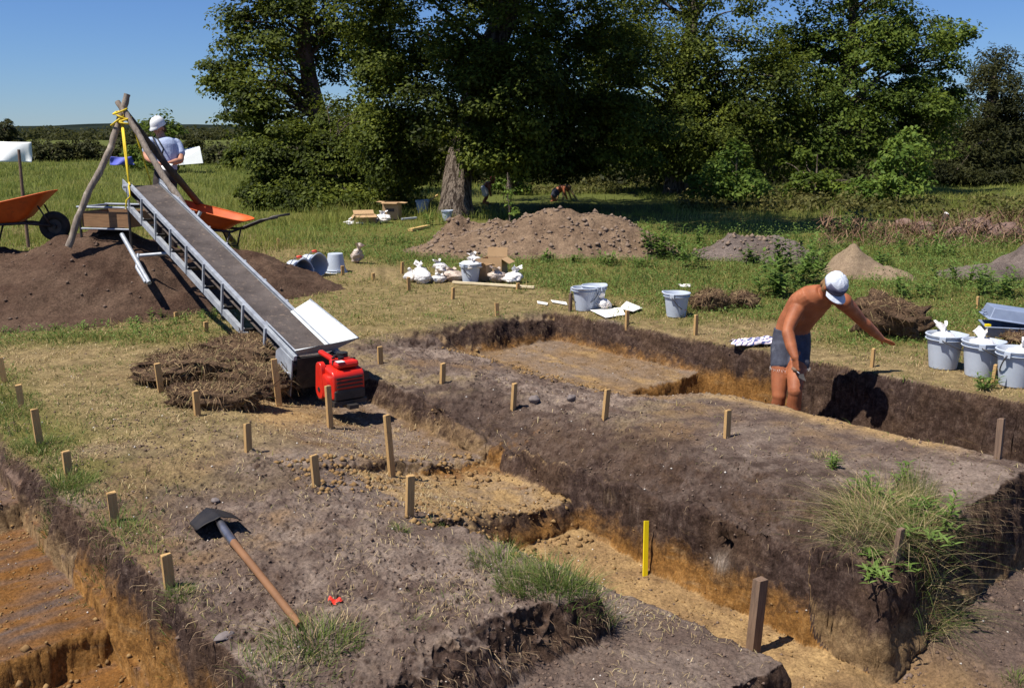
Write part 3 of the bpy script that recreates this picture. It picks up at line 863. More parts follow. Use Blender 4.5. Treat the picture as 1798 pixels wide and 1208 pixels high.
carton('narrow cardboard box leaning between pail and bags', gl(851, 492), (.16, .2, .24), R(-28), (60, 110, 40, None))
carton('large brown cardboard box with printed label far left of the tree', gl(689, 384), (.42, .36, .42), R(-8), (95, 100, 85, 95), panel=(.5, .2))
carton('low open cardboard box farthest left by the tree', gl(641, 393), (.52, .36, .22), R(16), (105, 60, 140, 140))
bag('white bag lying left of the low cardboard box', gl(622, 396), 3.9, .18, .14, .05, rz=1)
bag('blue-white bag between the two far cardboard boxes', gl(672, 391), 6.1, .16, .22, .08)
# lumber & battens
def plank(name, label, cat, a, b, wd, ht, mat, lift=.012, cuts=None):
    a, b = Vector(a), Vector(b); a.z += lift; b.z += lift
    mb = MB(); mb.bar((0, 0, 0), b - a, wd, ht)
    o = mb.build(name, mat, loc=a, bevel=.002)
    return tag(o, label, cat)
plank('wooden_batten', 'long whitish batten lying in the grass before the sample bags', 'batten', gl(795, 499), gl(938, 508), .045, .03, pm('bleached_batten', (.72, .62, .42), (.6, .5, .32), 5, .8), .03)
plank('wooden_plank', 'short yellow plank lying left of the tan spoil heap', 'plank', gl(720, 408), gl(752, 401), .12, .06, M_woodyel, .05)
# paper and boards
def sheet(name, label, cat, pts, mat, th=.006, lift=.015, curl=.0):
    P = [gl(*p) for p in pts]
    c = sum(P, Vector()) / len(P); c.z += lift
    mb = MB(); n = len(P)
    vs = []
    for k, p in enumerate(P): vs.append(Vector((p.x - c.x, p.y - c.y, (p.z - c.z + lift) * .3 + curl * (k % 3 == 1))))
    allv = vs + [v + Vector((0, 0, th)) for v in vs]
    mb.add(allv, [tuple(reversed(range(n))), tuple(range(n, 2 * n))] + [(i, (i + 1) % n, n + (i + 1) % n, n + i) for i in range(n)])
    o = mb.build(name, mat, loc=c)
    return tag(o, label, cat)
sheet('paper_sheet', 'large white paper sheet spread before the far pail pair', 'paper', [(1036, 548), (1092, 543), (1098, 556), (1064, 561)], M_paper, lift=.02)
sheet('paper_sheet', 'curling white sheet overlapping the large paper at its right end', 'paper', [(1090, 543), (1100, 537), (1128, 545), (1112, 552), (1096, 553)], M_paper, lift=.03, curl=.03)
sheet('clipboard', 'narrow white board at the far trench corner, right one of two', 'board', [(967, 529), (994, 533), (996, 538), (970, 533)], M_paper)
sheet('clipboard', 'small white board at the far trench corner, left one of two', 'board', [(943, 531), (962, 534), (961, 538), (944, 535)], M_paper)
sheet('paper_sheet', 'small white card lying in the grass behind the lone pail', 'paper', [(1191, 501), (1212, 501), (1212, 506), (1195, 506)], M_paper)

# striped shirt on the trench rim
def cloth(label, px, py):
    p = gl(px, py)
    n, m = 40, 16
    X, Y = np.meshgrid(np.linspace(-.30, .40, n), np.linspace(-.12, .12, m))
    Z = .045 + .035 * fbm2(X * 8, Y * 12, 3) + .03 * np.cos(X * 5)
    Z *= np.clip(1.2 - (np.abs(Y) / .13) ** 3, .15, 1)
    P = np.stack([X + .03 * np.sin(Y * 30), Y + .03 * np.sin(X * 9), Z], -1).reshape(-1, 3)
    i = np.arange(n * m).reshape(m, n)
    F = np.stack([i[:-1, :-1], i[:-1, 1:], i[1:, 1:], i[1:, :-1]], -1).reshape(-1, 4)
    mt, nt, b = newmat('striped_cloth')
    tc = nt.nodes.new('ShaderNodeTexCoord'); wv = nt.nodes.new('ShaderNodeTexWave'); wv.inputs['Scale'].default_value = 6; wv.inputs['Distortion'].default_value = 9; wv.inputs['Detail Scale'].default_value = 1.5
    mp = nt.nodes.new('ShaderNodeMapping'); mp.inputs['Rotation'].default_value = (0, 0, .9)
    nt.links.new(tc.outputs['Object'], mp.inputs[0]); nt.links.new(mp.outputs[0], wv.inputs[0])
    r = ramp(nt, wv.outputs['Fac'], [(.2, (.06, .08, .22)), (.42, (.72, .72, .76)), (.62, (.70, .30, .30)), (.8, (.75, .75, .78))])
    nt.links.new(r.outputs[0], b.inputs['Base Color']); b.inputs['Roughness'].default_value = .9
    o = link('crumpled_shirt', np_mesh('crumpled_shirt', P, F), mt, loc=p)
    s = o.modifiers.new('solid', 'SOLIDIFY'); s.thickness = .004
    tag(o, label, 'shirt')
cloth('striped shirt crumpled on the trench rim behind the shirtless man', 1335, 606)

# ------------------------------------------------------------------ yellow ruler, flag tape, stone, shovel
p = gp(1133, 1006)
pb = atd(1135, 914, (p.y * CP + (HCAM - p.z) * SP) + .04)
p.z -= .01
rl = MB(); rl.bar((0, 0, 0), pb - p, .040, .007, up=(.5, -.8, .2))
o = rl.build('measuring_stick', M_yel, loc=p, bevel=.0015)
tag(o, 'yellow measuring stick leaning on the orange trench wall', 'ruler')
dv = pb - p
for i in (3, 6, 9):
    tk = MB()
    tk.bar(dv * (i / 12) + Vector((-.004, -.0062, .0)), dv * (i / 12 + .004) + Vector((-.004, -.0062, 0)), .010, .001, up=(.5, -.8, .2))
    tk.build('tick_mark', M_black, o)
p = gp(590, 1058)
fl_ = MB(); n = 9
vs = []; 
for i in range(n):
    for j, w_ in enumerate((-.022, .0, .022)):
        vs.append((-.035 + .07 * i / (n - 1), w_ * (1 - .25 * abs(i - 4) / 4), .012 + .012 * math.sin(i * 1.1 + j) + .01 * (j == 1)))
fl_.add(vs, [(i * 3 + j, i * 3 + j + 1, i * 3 + j + 4, i * 3 + j + 3) for i in range(n - 1) for j in range(2)])
o = fl_.build('flagging_tape', M_flag, loc=p); o.modifiers.new('s', 'SOLIDIFY').thickness = .002
o.rotation_euler = (0, 0, -.3)
tag(o, 'bright red scrap of flagging tape on the trodden soil', 'tape')
def rock(label, px, py, r, seed, group=None, name='stone'):
    p = gp(px, py); mb = MB(); mb.ball((0, 0, r[2] * .5), r, 14, 10, amp=.35, fr=1.3, seed=seed)
    o = mb.build(name, M_stone, loc=p, smooth=True); o.rotation_euler = (0, 0, seed)
    return tag(o, label, 'stone', group)
rock('flat grey stone beside the grass right of the nearest left stake', 393, 1118, (.05, .032, .010), 1.0)
rock('small stone beyond the shovel blade on trodden soil', 378, 880, (.03, .025, .015), 2.2)
rock('dark clod on the baulk between the two middle stakes, left one', 938, 705, (.05, .035, .035), 3.1, None, 'clod')
rock('dark clod on the baulk between the two middle stakes, right one', 1003, 702, (.05, .035, .032), 4.1, None, 'clod')

def shovel(label, tip_px, neck_px, end_px):
    B0 = gp(*neck_px); E = gp(*end_px)
    B0.z += .055; E.z += .03
    d = (E - B0).normalized()
    root = empty('shovel', B0)
    tag(root, label, 'shovel')
    x = d.cross(Vector((0, 0, 1))).normalized(); zz = x.cross(d).normalized()
    M = Matrix((x, d, zz)).transposed().to_4x4()      # local y = along handle, away from the blade
    hb = MB(); L = (E - B0).length
    hb.tube([(0, t * L, .004 * math.sin(t * 3)) for t in np.linspace(.02, 1, 12)], [.020, .0215, .0215, .021, .0205, .02, .02, .02, .0195, .0195, .019, .017], 12, M=M)
    hb.build('handle', M_handle, root, smooth=True, sharp=40)
    sb = MB(); sb.tube([(0, -.10, .028), (0, -.04, .022), (0, .04, .008), (0, .16, .001), (0, .20, .001)], [.012, .022, .025, .0245, .022], 12, M=M)
    sb.build('socket', pm('worn_blue_steel', (.16, .16, .19), (.28, .28, .31), 14, .35, .8), root, smooth=True, sharp=40)
    # dished blade lying hollow side down
    n, m = 22, 20; vs = []
    for i in range(n):
        t = i / (n - 1)
        wv = .128 * (1 - .35 * max(0, (t - .45) / .55) ** 2.0 - .62 * max(0, (t - .55) / .45) ** 3.2)
        for j in range(m):
            s = -1 + 2 * j / (m - 1)
            xx = s * wv
            yy = -.03 - t * .29 + .022 * abs(s) ** 1.5 * (1 - t) * -1
            h = .060 - .055 * s * s - .042 * t ** 1.6 + .012 * math.exp(-(s / .16) ** 2) * (1 - t)
            if t < .06: h += .008 * abs(s) ** .5
            vs.append((xx, yy, h - .012))
    bb = MB(); bb.add(vs, [(i * m + j, i * m + j + 1, (i + 1) * m + j + 1, (i + 1) * m + j) for i in range(n - 1) for j in range(m - 1)], M)
    o = bb.build('blade', M_blade, root, smooth=True)
    o.modifiers.new('s', 'SOLIDIFY').thickness = .003
    return root
shovel('long-handled shovel lying blade up-side down on trodden soil', None, (392, 945), (527, 1108))

# ------------------------------------------------------------------ sods of turf
def sod(label, px, py, d, seed, rz=0.0, lift=0.0, lump=.28, fib=500):
    p = gp(px, py); p.z += lift
    root = empty('turf_sod', p, rz); tag(root, label, 'sod', 'lifted sods of turf')
    n, m = 56, 36; mb = MB()
    mb.ball((0, 0, d[2] * .48), (d[0] / 2, d[1] / 2, d[2] / 2), n, m)
    V = np.array(mb.v)
    c = np.array((0, 0, d[2] * .48)); D = (V - c) / (np.array(d) / 2)
    sq = np.sign(D) * np.abs(D) ** .80                      # squarish slab
    k = 1 + lump * fbm3(D[:, 0] * 1.8 + seed, D[:, 1] * 1.8, D[:, 2] * 1.8, 4)[:, None] + .10 * fbm3(D[:, 0] * 7, D[:, 1] * 7 + seed, D[:, 2] * 7, 2)[:, None]
    V = c + sq * k * np.array(d) / 2
    V[:, 2] = np.maximum(V[:, 2] + .10 * d[2] * np.sin(V[:, 0] / d[0] * 5 + seed), -.04)
    mb.v = [tuple(v) for v in V]
    mb.build('soil_block', M_sod, root, smooth=True)
    # root and straw fibres
    rg = np.random.default_rng(int(seed * 10) + 3)
    ii = rg.integers(0, len(V), int(fib * 1.7))
    P, F, C = [], [], []
    for q in ii:
        b = V[q]; nn = (b - c) / np.array(d); nn = nn / (np.linalg.norm(nn) + 1e-6)
        if b[2] < .01: continue
        t = rg.normal(0, 1, 3); t -= nn * t.dot(nn) * .6; t /= np.linalg.norm(t) + 1e-6
        ln = rg.uniform(.03, .15); wd = rg.uniform(.0012, .0028)
        s = np.cross(t, nn); s /= np.linalg.norm(s) + 1e-6
        e = b + t * ln + nn * .015 - np.array((0, 0, ln * .3)); md = b + t * ln * .5 + nn * .018
        k0 = len(P); P += [b - s * wd, b + s * wd, md + s * wd, md - s * wd, e]
        F += [(k0, k0 + 1, k0 + 2, k0 + 3), (k0 + 3, k0 + 2, k0 + 4, k0 + 4)]
    me = bpy.data.meshes.new('root_fibres'); me.from_pydata([tuple(v) for v in P], [], [f if f[2] != f[3] else f[:3] for f in F])
    fo = link('root_fibres', me, M_fibre, root, False)
    fo['kind'] = 'stuff'
    return root
def island_ramp(name, stops, rough=.8, trans=0.0, nscale=None, spec=.2):
    """colour varies blade by blade (leaf by leaf)"""
    m, nt, b = newmat(name)
    g = nt.nodes.new('ShaderNodeNewGeometry')
    src = g.outputs['Random Per Island']
    if nscale:
        n = noise_node(nt, nscale, 3, .6)
        mm = nt.nodes.new('ShaderNodeMath'); mm.operation = 'MULTIPLY_ADD'; mm.inputs[1].default_value = 1.6; mm.inputs[2].default_value = -.55
        nt.links.new(n.outputs['Fac'], mm.inputs[0])
        m2 = nt.nodes.new('ShaderNodeMath'); m2.operation = 'MULTIPLY_ADD'; m2.inputs[1].default_value = .55; m2.use_clamp = True
        nt.links.new(src, m2.inputs[0]); nt.links.new(mm.outputs[0], m2.inputs[2]); src = m2.outputs[0]
    r = ramp(nt, src, stops)
    nt.links.new(r.outputs[0], b.inputs['Base Color'])
    b.inputs['Roughness'].default_value = rough; b.inputs['Specular IOR Level'].default_value = spec
    if trans:
        tb = nt.nodes.new('ShaderNodeBsdfTranslucent')
        hs = nt.nodes.new('ShaderNodeHueSaturation'); hs.inputs['Value'].default_value = 1.5; hs.inputs['Hue'].default_value = .485
        nt.links.new(r.outputs[0], hs.inputs['Color']); nt.links.new(hs.outputs[0], tb.inputs[0])
        mx = nt.nodes.new('ShaderNodeMixShader'); mx.inputs[0].default_value = trans
        nt.links.new(b.outputs[0], mx.inputs[1]); nt.links.new(tb.outputs[0], mx.inputs[2])
        nt.links.new(mx.outputs[0], nt.nodes['Material Output'].inputs[0])
    return m
M_fibre = island_ramp('root_fibre', [(0, (.09, .052, .03)), (.55, (.17, .105, .055)), (.88, (.38, .27, .14)), (1, (.16, .16, .06))])
sod('dark shaggy sod at the top left of the sod stack', 345, 662, (1.0, .55, .17), 1.1, R(-8), .05, fib=1600)
sod('drooping dark sod at the back right of the sod stack', 440, 645, (1.0, .6, .24), 2.3, R(-30), .03, fib=1600)
sod('straw-fringed sod at the right end of the sod stack beside the tall stake', 462, 690, (.75, .5, .24), 3.7, R(-10), .02, fib=1400)
sod('rolled sod with rounded end at the front of the sod stack', 385, 712, (.85, .42, .20), 4.9, R(-4), .0, fib=1400)
sod('flat thin sod lying at the left end of the sod stack', 300, 668, (.6, .5, .14), 6.0, R(-15), .02, fib=700)
sod('straw-coloured upright sod right of the lone pail', 1246, 545, (.48, .3, .24), 7.2, R(4), 0, fib=900)
sod('brown sod lying at the right of the straw-coloured sod', 1303, 540, (.40, .3, .19), 8.1, R(-5), 0, fib=500)
sod('bulky upturned brown sod behind the reaching hand', 1560, 590, (.75, .55, .44), 9.4, R(-20), 0, .4, fib=800)
sod('low brown sod at the right edge behind the pails', 1800, 606, (.42, .35, .12), 10.4, R(-20), 0, .3, fib=400)

# ------------------------------------------------------------------ blue-grey trays
def tray(label, loc, rz, rx, ry=0):
    root = empty('plastic_tray', loc, rz); tag(root, label, 'tray', 'blue-grey plastic trays')
    x, y, h, t = .62, .42, .13, .012
    mb = MB()
    prof = []
    def ring(a, b, z): return [(-a, -b, z), (a, -b, z), (a, b, z), (-a, b, z)]
    rings = [ring(x / 2 - .03, y / 2 - .03, 0), ring(x / 2, y / 2, h - .015), ring(x / 2 + .018, y / 2 + .018, h - .012), ring(x / 2 + .018, y / 2 + .018, h),
             ring(x / 2 - t, y / 2 - t, h), ring(x / 2 - .03 - t, y / 2 - .03 - t, t)]
    vs = [v for r in rings for v in r]
    fs = [(3, 2, 1, 0)] + [(k * 4 + j, k * 4 + (j + 1) % 4, k * 4 + 4 + (j + 1) % 4, k * 4 + 4 + j) for k in range(5) for j in range(4)] + [(20, 21, 22, 23)]
    mb.add(vs, fs); mb.build('shell', M_tray, root, bevel=.008, smooth=True, sharp=30)
    for sx in (-1, 1):
        c = MB(); c.tube([(sx * (x / 2 + .006), -.06, h * .55), (sx * (x / 2 + .035), -.05, h * .55), (sx * (x / 2 + .035), .05, h * .55), (sx * (x / 2 + .006), .06, h * .55)], .008, 8)
        c.build('grip', M_tray, root, smooth=True)
    root.rotation_euler = (R(rx), R(ry), rz)
    return root
p = gl(1778, 590)
tray('lower blue-grey tray standing in the grass at the right edge', p, R(-16), 0)
tray('upside-down blue-grey tray tilted on top of the other tray', p + Vector((.03, .02, .30)), R(-13), 180, 7)
p2 = gl(1720, 553)
o = MB().box((0, 0, .02), (.06, .04, .03)).build('yellow_tag', M_yel, loc=p + Vector((-.34, -.10, .12)), bevel=.004)
tag(o, 'yellow tag stuck between the two blue-grey trays', 'tag')

# ------------------------------------------------------------------ conveyor
L0 = atd(548, 620, 8.75); U0 = atd(254, 326, 12.55)
ax = (U0 - L0); CL = ax.length; ax.normalize()
bx = ax.cross(Vector((0, 0, 1))).normalized()
nx_ = bx.cross(ax).normalized()
CM = Matrix((ax, bx, nx_)).transposed().to_4x4()
conv = empty('belt_conveyor', L0)
tag(conv, 'long inclined belt conveyor with red engine rising onto the dark spoil heap', 'conveyor')
def cv(s, t, h): return CM @ Vector((s, t, h))
HWb = .17
mb = MB()
for (h0, nm) in ((0.0, 'belt'),):
    n = 40; vs = []; fs = []
    prof = [(-HWb, .022), (-HWb * .8, .004), (0, 0), (HWb * .8, .004), (HWb, .022)]
    path = [(s, 0) for s in np.linspace(-.05, CL, 24)]
    for s, h in path: vs += [(s, t, q) for t, q in prof]
    k = len(path); m = len(prof)
    ret = [(CL + .06, -.05), (CL + .06, -.08), (CL, -.13)] + [(s, -.13) for s in np.linspace(CL - .05, -.05, 12)]
    for s, h in ret: vs += [(s, t, h) for t, q in prof]
    k2 = len(vs) // m
    fs = [(i * m + j, i * m + j + 1, (i + 1) * m + j + 1, (i + 1) * m + j) for i in range(k2 - 1) for j in range(m - 1)]
    mb.add(vs, fs, CM)
bo = mb.build('belt', M_belt, conv, smooth=True, sharp=40)
def railset(sd):
    t = sd * (HWb + .035)
    up = MB(); up.bar(cv(-.1, t, .02), cv(CL - .02, t, .02), .028, .042, up=nx_)
    up.bar(cv(-.1, t - sd * .012, .043), cv(CL - .02, t - sd * .012, .043), .028, .005, up=nx_)
    up.build('upper_rail', M_galv, conv)
    lo = MB(); lo.bar(cv(.15, t, -.27), cv(CL - .05, t, -.27), .045, .065, up=nx_)
    lo.build('lower_rail', M_galv, conv)
    ps = np.linspace(.55, CL - .1, 9)
    for s in ps:
        p_ = MB(); p_.bar(cv(s, t + sd * .022, .04), cv(s, t + sd * .022, -.29), .032, .02, up=bx)
        p_.build('post', M_galv, conv)
    for s in ps[::1]:
        if sd == 1:
            c = MB(); c.bar(cv(s, -t, -.24), cv(s, t, -.24), .03, .03, up=nx_); c.build('cross_brace', M_dkst, conv)
railset(-1); railset(1)
# end drums
d_ = MB(); d_.tube([cv(CL + .0, -HWb - .05, -.065), cv(CL, HWb + .05, -.065)], .06, 20); d_.build('head_drum', M_dkst, conv, smooth=True, sharp=40)
d_ = MB(); d_.tube([cv(-.05, -HWb - .05, -.065), cv(-.05, HWb + .05, -.065)], .06, 20); d_.build('tail_drum', M_dkst, conv, smooth=True, sharp=40)
for sd in (-1, 1):
    b_ = MB(); b_.bar(cv(CL - .14, sd * (HWb + .06), -.02), cv(CL + .16, sd * (HWb + .06), -.02), .01, .13, up=nx_)
    b_.tube([cv(CL - .02, sd * (HWb + .06), .0), cv(CL - .02, sd * (HWb + .11), .0)], .022, 10)
    b_.build('head_plate', M_galv, conv)
    # lower side plates with a slot
    e_ = MB(); t = sd * (HWb + .062)
    pl = [(-.12, .02), (.16, .02), (.24, -.05), (.24, -.14), (.06, -.34), (-.12, -.34)]
    f = [cv(a, t, b) for a, b in pl]; g = [cv(a, t + sd * .012, b) for a, b in pl]
    q = len(pl); e_.add(f + g, [tuple(range(q)), tuple(range(q, 2 * q))] + [(i, (i + 1) % q, q + (i + 1) % q, q + i) for i in range(q)])
    eo = e_.build('side_plate', M_galv, conv)
    s_ = MB(); s_.bar(cv(-.04, t + sd * .016, -.15), cv(.11, t + sd * .016, -.13), .006, .07, up=nx_); s_.build('slot', M_dkst, eo)
    s_ = MB(); s_.bar(cv(-.08, t + sd * .02, -.14), cv(.10, t + sd * .02, -.12), .012, .022, up=nx_)
    for ss in (-.08, .14): s_.tube([cv(ss, t + sd * .01, -.2), cv(ss, t + sd * .03, -.2)], .014, 8)
    s_.build('adjuster', M_galv, eo)
# hopper: three flared sheets
def panel(nm, pts, mat=M_sheet, th=.004):
    m = MB(); P = [cv(*p) for p in pts]; n = (P[1] - P[0]).cross(P[2] - P[0]).normalized() * th
    q = len(P); m.add(P + [p + n for p in P], [tuple(reversed(range(q))), tuple(range(q, 2 * q))] + [(i, (i + 1) % q, q + (i + 1) % q, q + i) for i in range(q)])
    return m.build(nm, mat, conv)
panel('hopper_side', [(-.06, HWb - .01, .025), (.88, HWb - .01, .025), (.84, HWb + .17, .15), (-.12, HWb + .22, .15)])
panel('hopper_side', [(-.06, -HWb + .01, .03), (.60, -HWb + .01, .03), (.60, -HWb - .03, .08), (-.12, -HWb - .05, .11)])
panel('hopper_front', [(-.06, -HWb, .03), (-.06, HWb, .03), (-.12, HWb + .22, .15), (-.12, -HWb - .05, .11)], M_galv)
rim = MB(); rim.tube([cv(.60, -HWb - .03, .08), cv(-.12, -HWb - .05, .112), cv(-.125, HWb + .22, .152), cv(.84, HWb + .17, .152)], .008, 8)
rim.build('hopper_rim', M_galv, conv, smooth=True)
ap = MB(); ap.bar(cv(-.115, 0, -.13), cv(-.110, 0, -.13), .38, .30, up=nx_); ap.build('tail_apron', M_dkst, conv)
# small wheels and prop legs
def small_wheel(c, r, axis, w_=.045):
    a, b = Vector(c) - axis * w_ / 2, Vector(c) + axis * w_ / 2
    m = MB(); m.tube([a, a + (b - a) * .15, a + (b - a) * .85, b], [r * .86, r, r, r * .86], 22); wo = m.build('wheel', M_tyre, conv, smooth=True, sharp=50)
    m = MB(); m.tube([a - axis * .004, b + axis * .004], r * .5, 14); m.build('hub', M_galv, wo, smooth=True, sharp=40)
for sd in (-1, 1):
    c = cv(.02, sd * (HWb + .10), -.36); gz = hz(L0.x + c.x, L0.y + c.y) - L0.z
    small_wheel((c.x, c.y, gz + .065), .065, bx)
c = atd(394, 548, 10.3) - L0
small_wheel((c.x, c.y, c.z), .085, bx, .05)
m = MB(); m.bar(cv(2.15, -HWb - .03, -.28), (c.x, c.y, c.z), .02, .03); m.build('wheel_bracket', M_galv, conv)
LG = lambda px, py, d: atd(px, py, d) - L0
lg = MB(); lg.tube([LG(214, 412, 12.35), LG(262, 497, 11.75)], .028, 12); lg.build('prop_leg', M_galv, conv, smooth=True, sharp=40)
lg = MB(); lg.tube([LG(246, 449, 12.1), LG(308, 444, 12.1)], .022, 12); lg.build('prop_strut', M_galv, conv, smooth=True, sharp=40)
lg = MB(); lg.tube([LG(243, 446, 12.1), LG(240, 470, 12.05), LG(256, 496, 11.8)], .02, 10); lg.build('prop_leg', M_galv, conv, smooth=True, sharp=40)
lg = MB(); lg.tube([LG(352, 372, 12.3), LG(336, 402, 12.3)], .024, 10); lg.build('prop_strut', M_galv, conv, smooth=True, sharp=40)
# engine
EC = atd(600, 664, 8.35) - L0
EM = Matrix.Translation(EC + Vector((0, 0, -.025))) @ Matrix.Rotation(R(-54), 4, 'Z') @ Matrix.Scale(.86, 4)
e = MB()
prof = [(-.17, -.15), (.15, -.15), (.17, -.12), (.17, .10), (.13, .14), (-.08, .17), (-.17, .12)]
e.add([(a, -.17, b) for a, b in prof] + [(a, .17, b) for a, b in prof], [tuple(reversed(range(7))), tuple(range(7, 14))] + [(i, (i + 1) % 7, 7 + (i + 1) % 7, 7 + i) for i in range(7)], EM)
eng = e.build('engine', M_red, conv, smooth=True, bevel=.028, sharp=50)
def epart(nm, f, mat, par=None, smooth=False, bevel=0.0):
    m = MB(); f(m); g = MB(); g.add(m.v, m.f, EM); return g.build(nm, mat, par or eng, smooth=smooth, bevel=bevel, sharp=40 if smooth else None)
epart('cooling_fins', lambda m: [m.box((.176, 0, .07 - k * .04), (.014, .28, .016)) for k in range(6)], M_dkst)
epart('air_filter', lambda m: m.tube([(-.10, .06, .17), (-.10, .06, .27)], [.06, .06], 18), M_black, smooth=True)
epart('starter_housing', lambda m: m.tube([(-.02, -.17, -.02), (-.02, -.20, -.02), (-.02, -.205, -.02)], [.12, .115, .09], 24), M_red, smooth=True)
epart('lower_cowl', lambda m: m.box((.14, 0, -.10), (.09, .33, .10)), M_dkst, bevel=.01)
epart('fuel_tank', lambda m: m.box((.02, .02, .19), (.22, .24, .07)), M_red, bevel=.025)
epart('fuel_cap', lambda m: m.lathe([(.03, .22), (.03, .25), (.001, .252)], 16, sx=1), M_black, smooth=True)
epart('name_plate', lambda m: m.box((.10, -.06, .227), (.075, .075, .004)), M_sheet)
epart('carburettor', lambda m: (m.box((-.19, -.05, .03), (.05, .12, .13)), m.tube([(-.20, -.1, .08), (-.24, -.1, .06), (-.24, -.02, .02)], .014, 8), m.tube([(-.21, .02, .1), (-.21, .06, .14)], .018, 10)), M_galv, bevel=.006)
epart('muffler', lambda m: m.tube([(-.05, .20, .05), (.12, .20, .05)], .05, 14), M_dkst, smooth=True)
epart('base_plate', lambda m: (m.box((0, 0, -.175), (.38, .36, .04)), m.box((.05, 0, -.21), (.42, .10, .04))), M_dkst)
epart('spark_lead', lambda m: m.tube([(-.12, -.14, .15), (-.16, -.19, .12), (-.15, -.19, .02), (-.10, -.175, -.02)], .008, 8), M_black, smooth=True)
epart('tank_strap', lambda m: m.box((.02, .02, .205), (.018, .25, .05)), M_dkst)
epart('choke_lever', lambda m: (m.box((-.10, -.02, .235), (.03, .03, .03)), m.box((-.05, -.06, .235), (.02, .03, .02))), M_dkst)
epart('starter_emblem', lambda m: (m.box((-.05, -.174, .085), (.05, .006, .012)), m.box((-.045, -.174, .062), (.03, .006, .010))), M_sheet)
# belt guard (red oval) between engine and tail shaft
g_ = MB(); GC = atd(569, 664, 8.33) - L0
gm_ = Matrix.Translation(GC) @ Matrix.Rotation(R(-54), 4, 'Z') @ Matrix.Rotation(R(90), 4, 'X')
pts = [(.058 * math.cos(a), .09 + .058 * math.sin(a)) for a in np.linspace(0, math.pi, 10)] + [(.075 * math.cos(a), -.09 + .085 * math.sin(a)) for a in np.linspace(math.pi, 2 * math.pi, 12)]
g_.prism(pts, .05, gm_); go = g_.build('belt_guard', M_red, conv, smooth=True, sharp=40, bevel=.006)
g_ = MB(); g_.prism([(.02 * math.cos(a), -.09 + .02 * math.sin(a)) for a in np.linspace(0, 6.28, 12, endpoint=False)], .056, gm_); g_.build('guard_bolt', M_dkst, go)
g_ = MB(); g_.bar(GC + Vector((-.06, .16, .20)), GC + Vector((.10, .04, .14)), .05, .035); g_.build('drive_cover', M_red, conv, bevel=.012)

# ------------------------------------------------------------------ tripod of poles with yellow ropes
tri = empty('pole_tripod', gph(200, 420))
tag(tri, 'tripod of rough poles lashed at the top over the conveyor end', 'tripod')
TB = tri.location.copy()
def curve(pts, n=18):
    out = []; P = [Vector(p) for p in pts]; P = [P[0] * 2 - P[1]] + P + [P[-1] * 2 - P[-2]]
    for i in range(1, len(P) - 2):
        for k in range(n):
            t = k / n; a, b, c, d = P[i - 1:i + 3]
            out.append(.5 * ((2 * b) + (c - a) * t + (2 * a - 5 * b + 4 * c - d) * t * t + (3 * b - a - 3 * c + d) * t ** 3))
    out.append(P[-2]); return out
def pole(pts, r0, r1, mat, lb=None, seed=0):
    c = curve(pts, 10); n = len(c); m = MB()
    rr = [(r0 + (r1 - r0) * i / (n - 1)) * (1 + .10 * math.sin(i * 1.9 + seed) * math.sin(i * .7)) for i in range(n)]
    c = [p - TB + Vector((.005 * math.sin(i * .9 + seed), 0, .0)) for i, p in enumerate(c)]
    m.tube(c, rr, 12); o = m.build('pole', mat, tri, smooth=True, sharp=50)
    if lb: o['label'] = lb
    return o
D0 = 12.5
pole([atd(120, 434, 12.35), atd(150, 350, 12.4), atd(187, 277, 12.45), atd(208, 217, 12.5), atd(224, 166, 12.5)], .044, .042, M_bark)
pole([atd(385, 462, 11.95), atd(330, 372, 12.2), atd(276, 293, 12.35), atd(236, 224, 12.45), atd(206, 179, 12.5)], .046, .034, M_bark, seed=2)
pole([gph(414, 428), atd(330, 335, 14.0), atd(262, 252, 13.0), atd(214, 190, 12.55)], .052, .042, M_barkd, 'rear pole with its shade put into a dark bark colour', 4)
for k, (px, py, tl) in enumerate(((211, 196, .3), (215, 203, -.4), (218, 210, .2), (207, 212, .6), (219, 214, -.2))):
    m = MB(); c = atd(px, py, 12.49) - TB
    pts = [c + Vector((math.cos(a) * .085, math.sin(a) * .085, tl * .1 * math.cos(a) + .02 * math.sin(a))) for a in np.linspace(0, 2 * math.pi, 15)]
    m.tube(pts, .013, 6); m.build('lashing', M_rope, tri, smooth=True)
def rope(label, pts, r=.012):
    P = [Vector(p) for p in pts]; b = P[0].copy(); m = MB(); m.tube([p - b for p in P], r, 6)
    o = m.build('rope', M_rope, smooth=True, loc=b); return tag(o, label, 'rope', 'yellow ropes of the tripod')
rope('yellow rope pair from the lashing to the near corner of the conveyor head', [atd(215, 212, 12.45), atd(222, 270, 12.4), atd(226, 322, 12.35), atd(228, 326, 12.3), atd(226, 318, 12.38), atd(219, 268, 12.42), atd(213, 212, 12.46)])
rope('yellow rope from the lashing to the far corner of the conveyor head', [atd(224, 196, 12.5), atd(240, 240, 12.6), atd(253, 283, 12.7), atd(265, 322, 12.8), atd(264, 327, 12.8)])
rope('slack yellow rope end hanging below the conveyor head', [atd(226, 326, 12.3), atd(229, 345, 12.3), atd(222, 352, 12.3), atd(221, 368, 12.3)], .010)

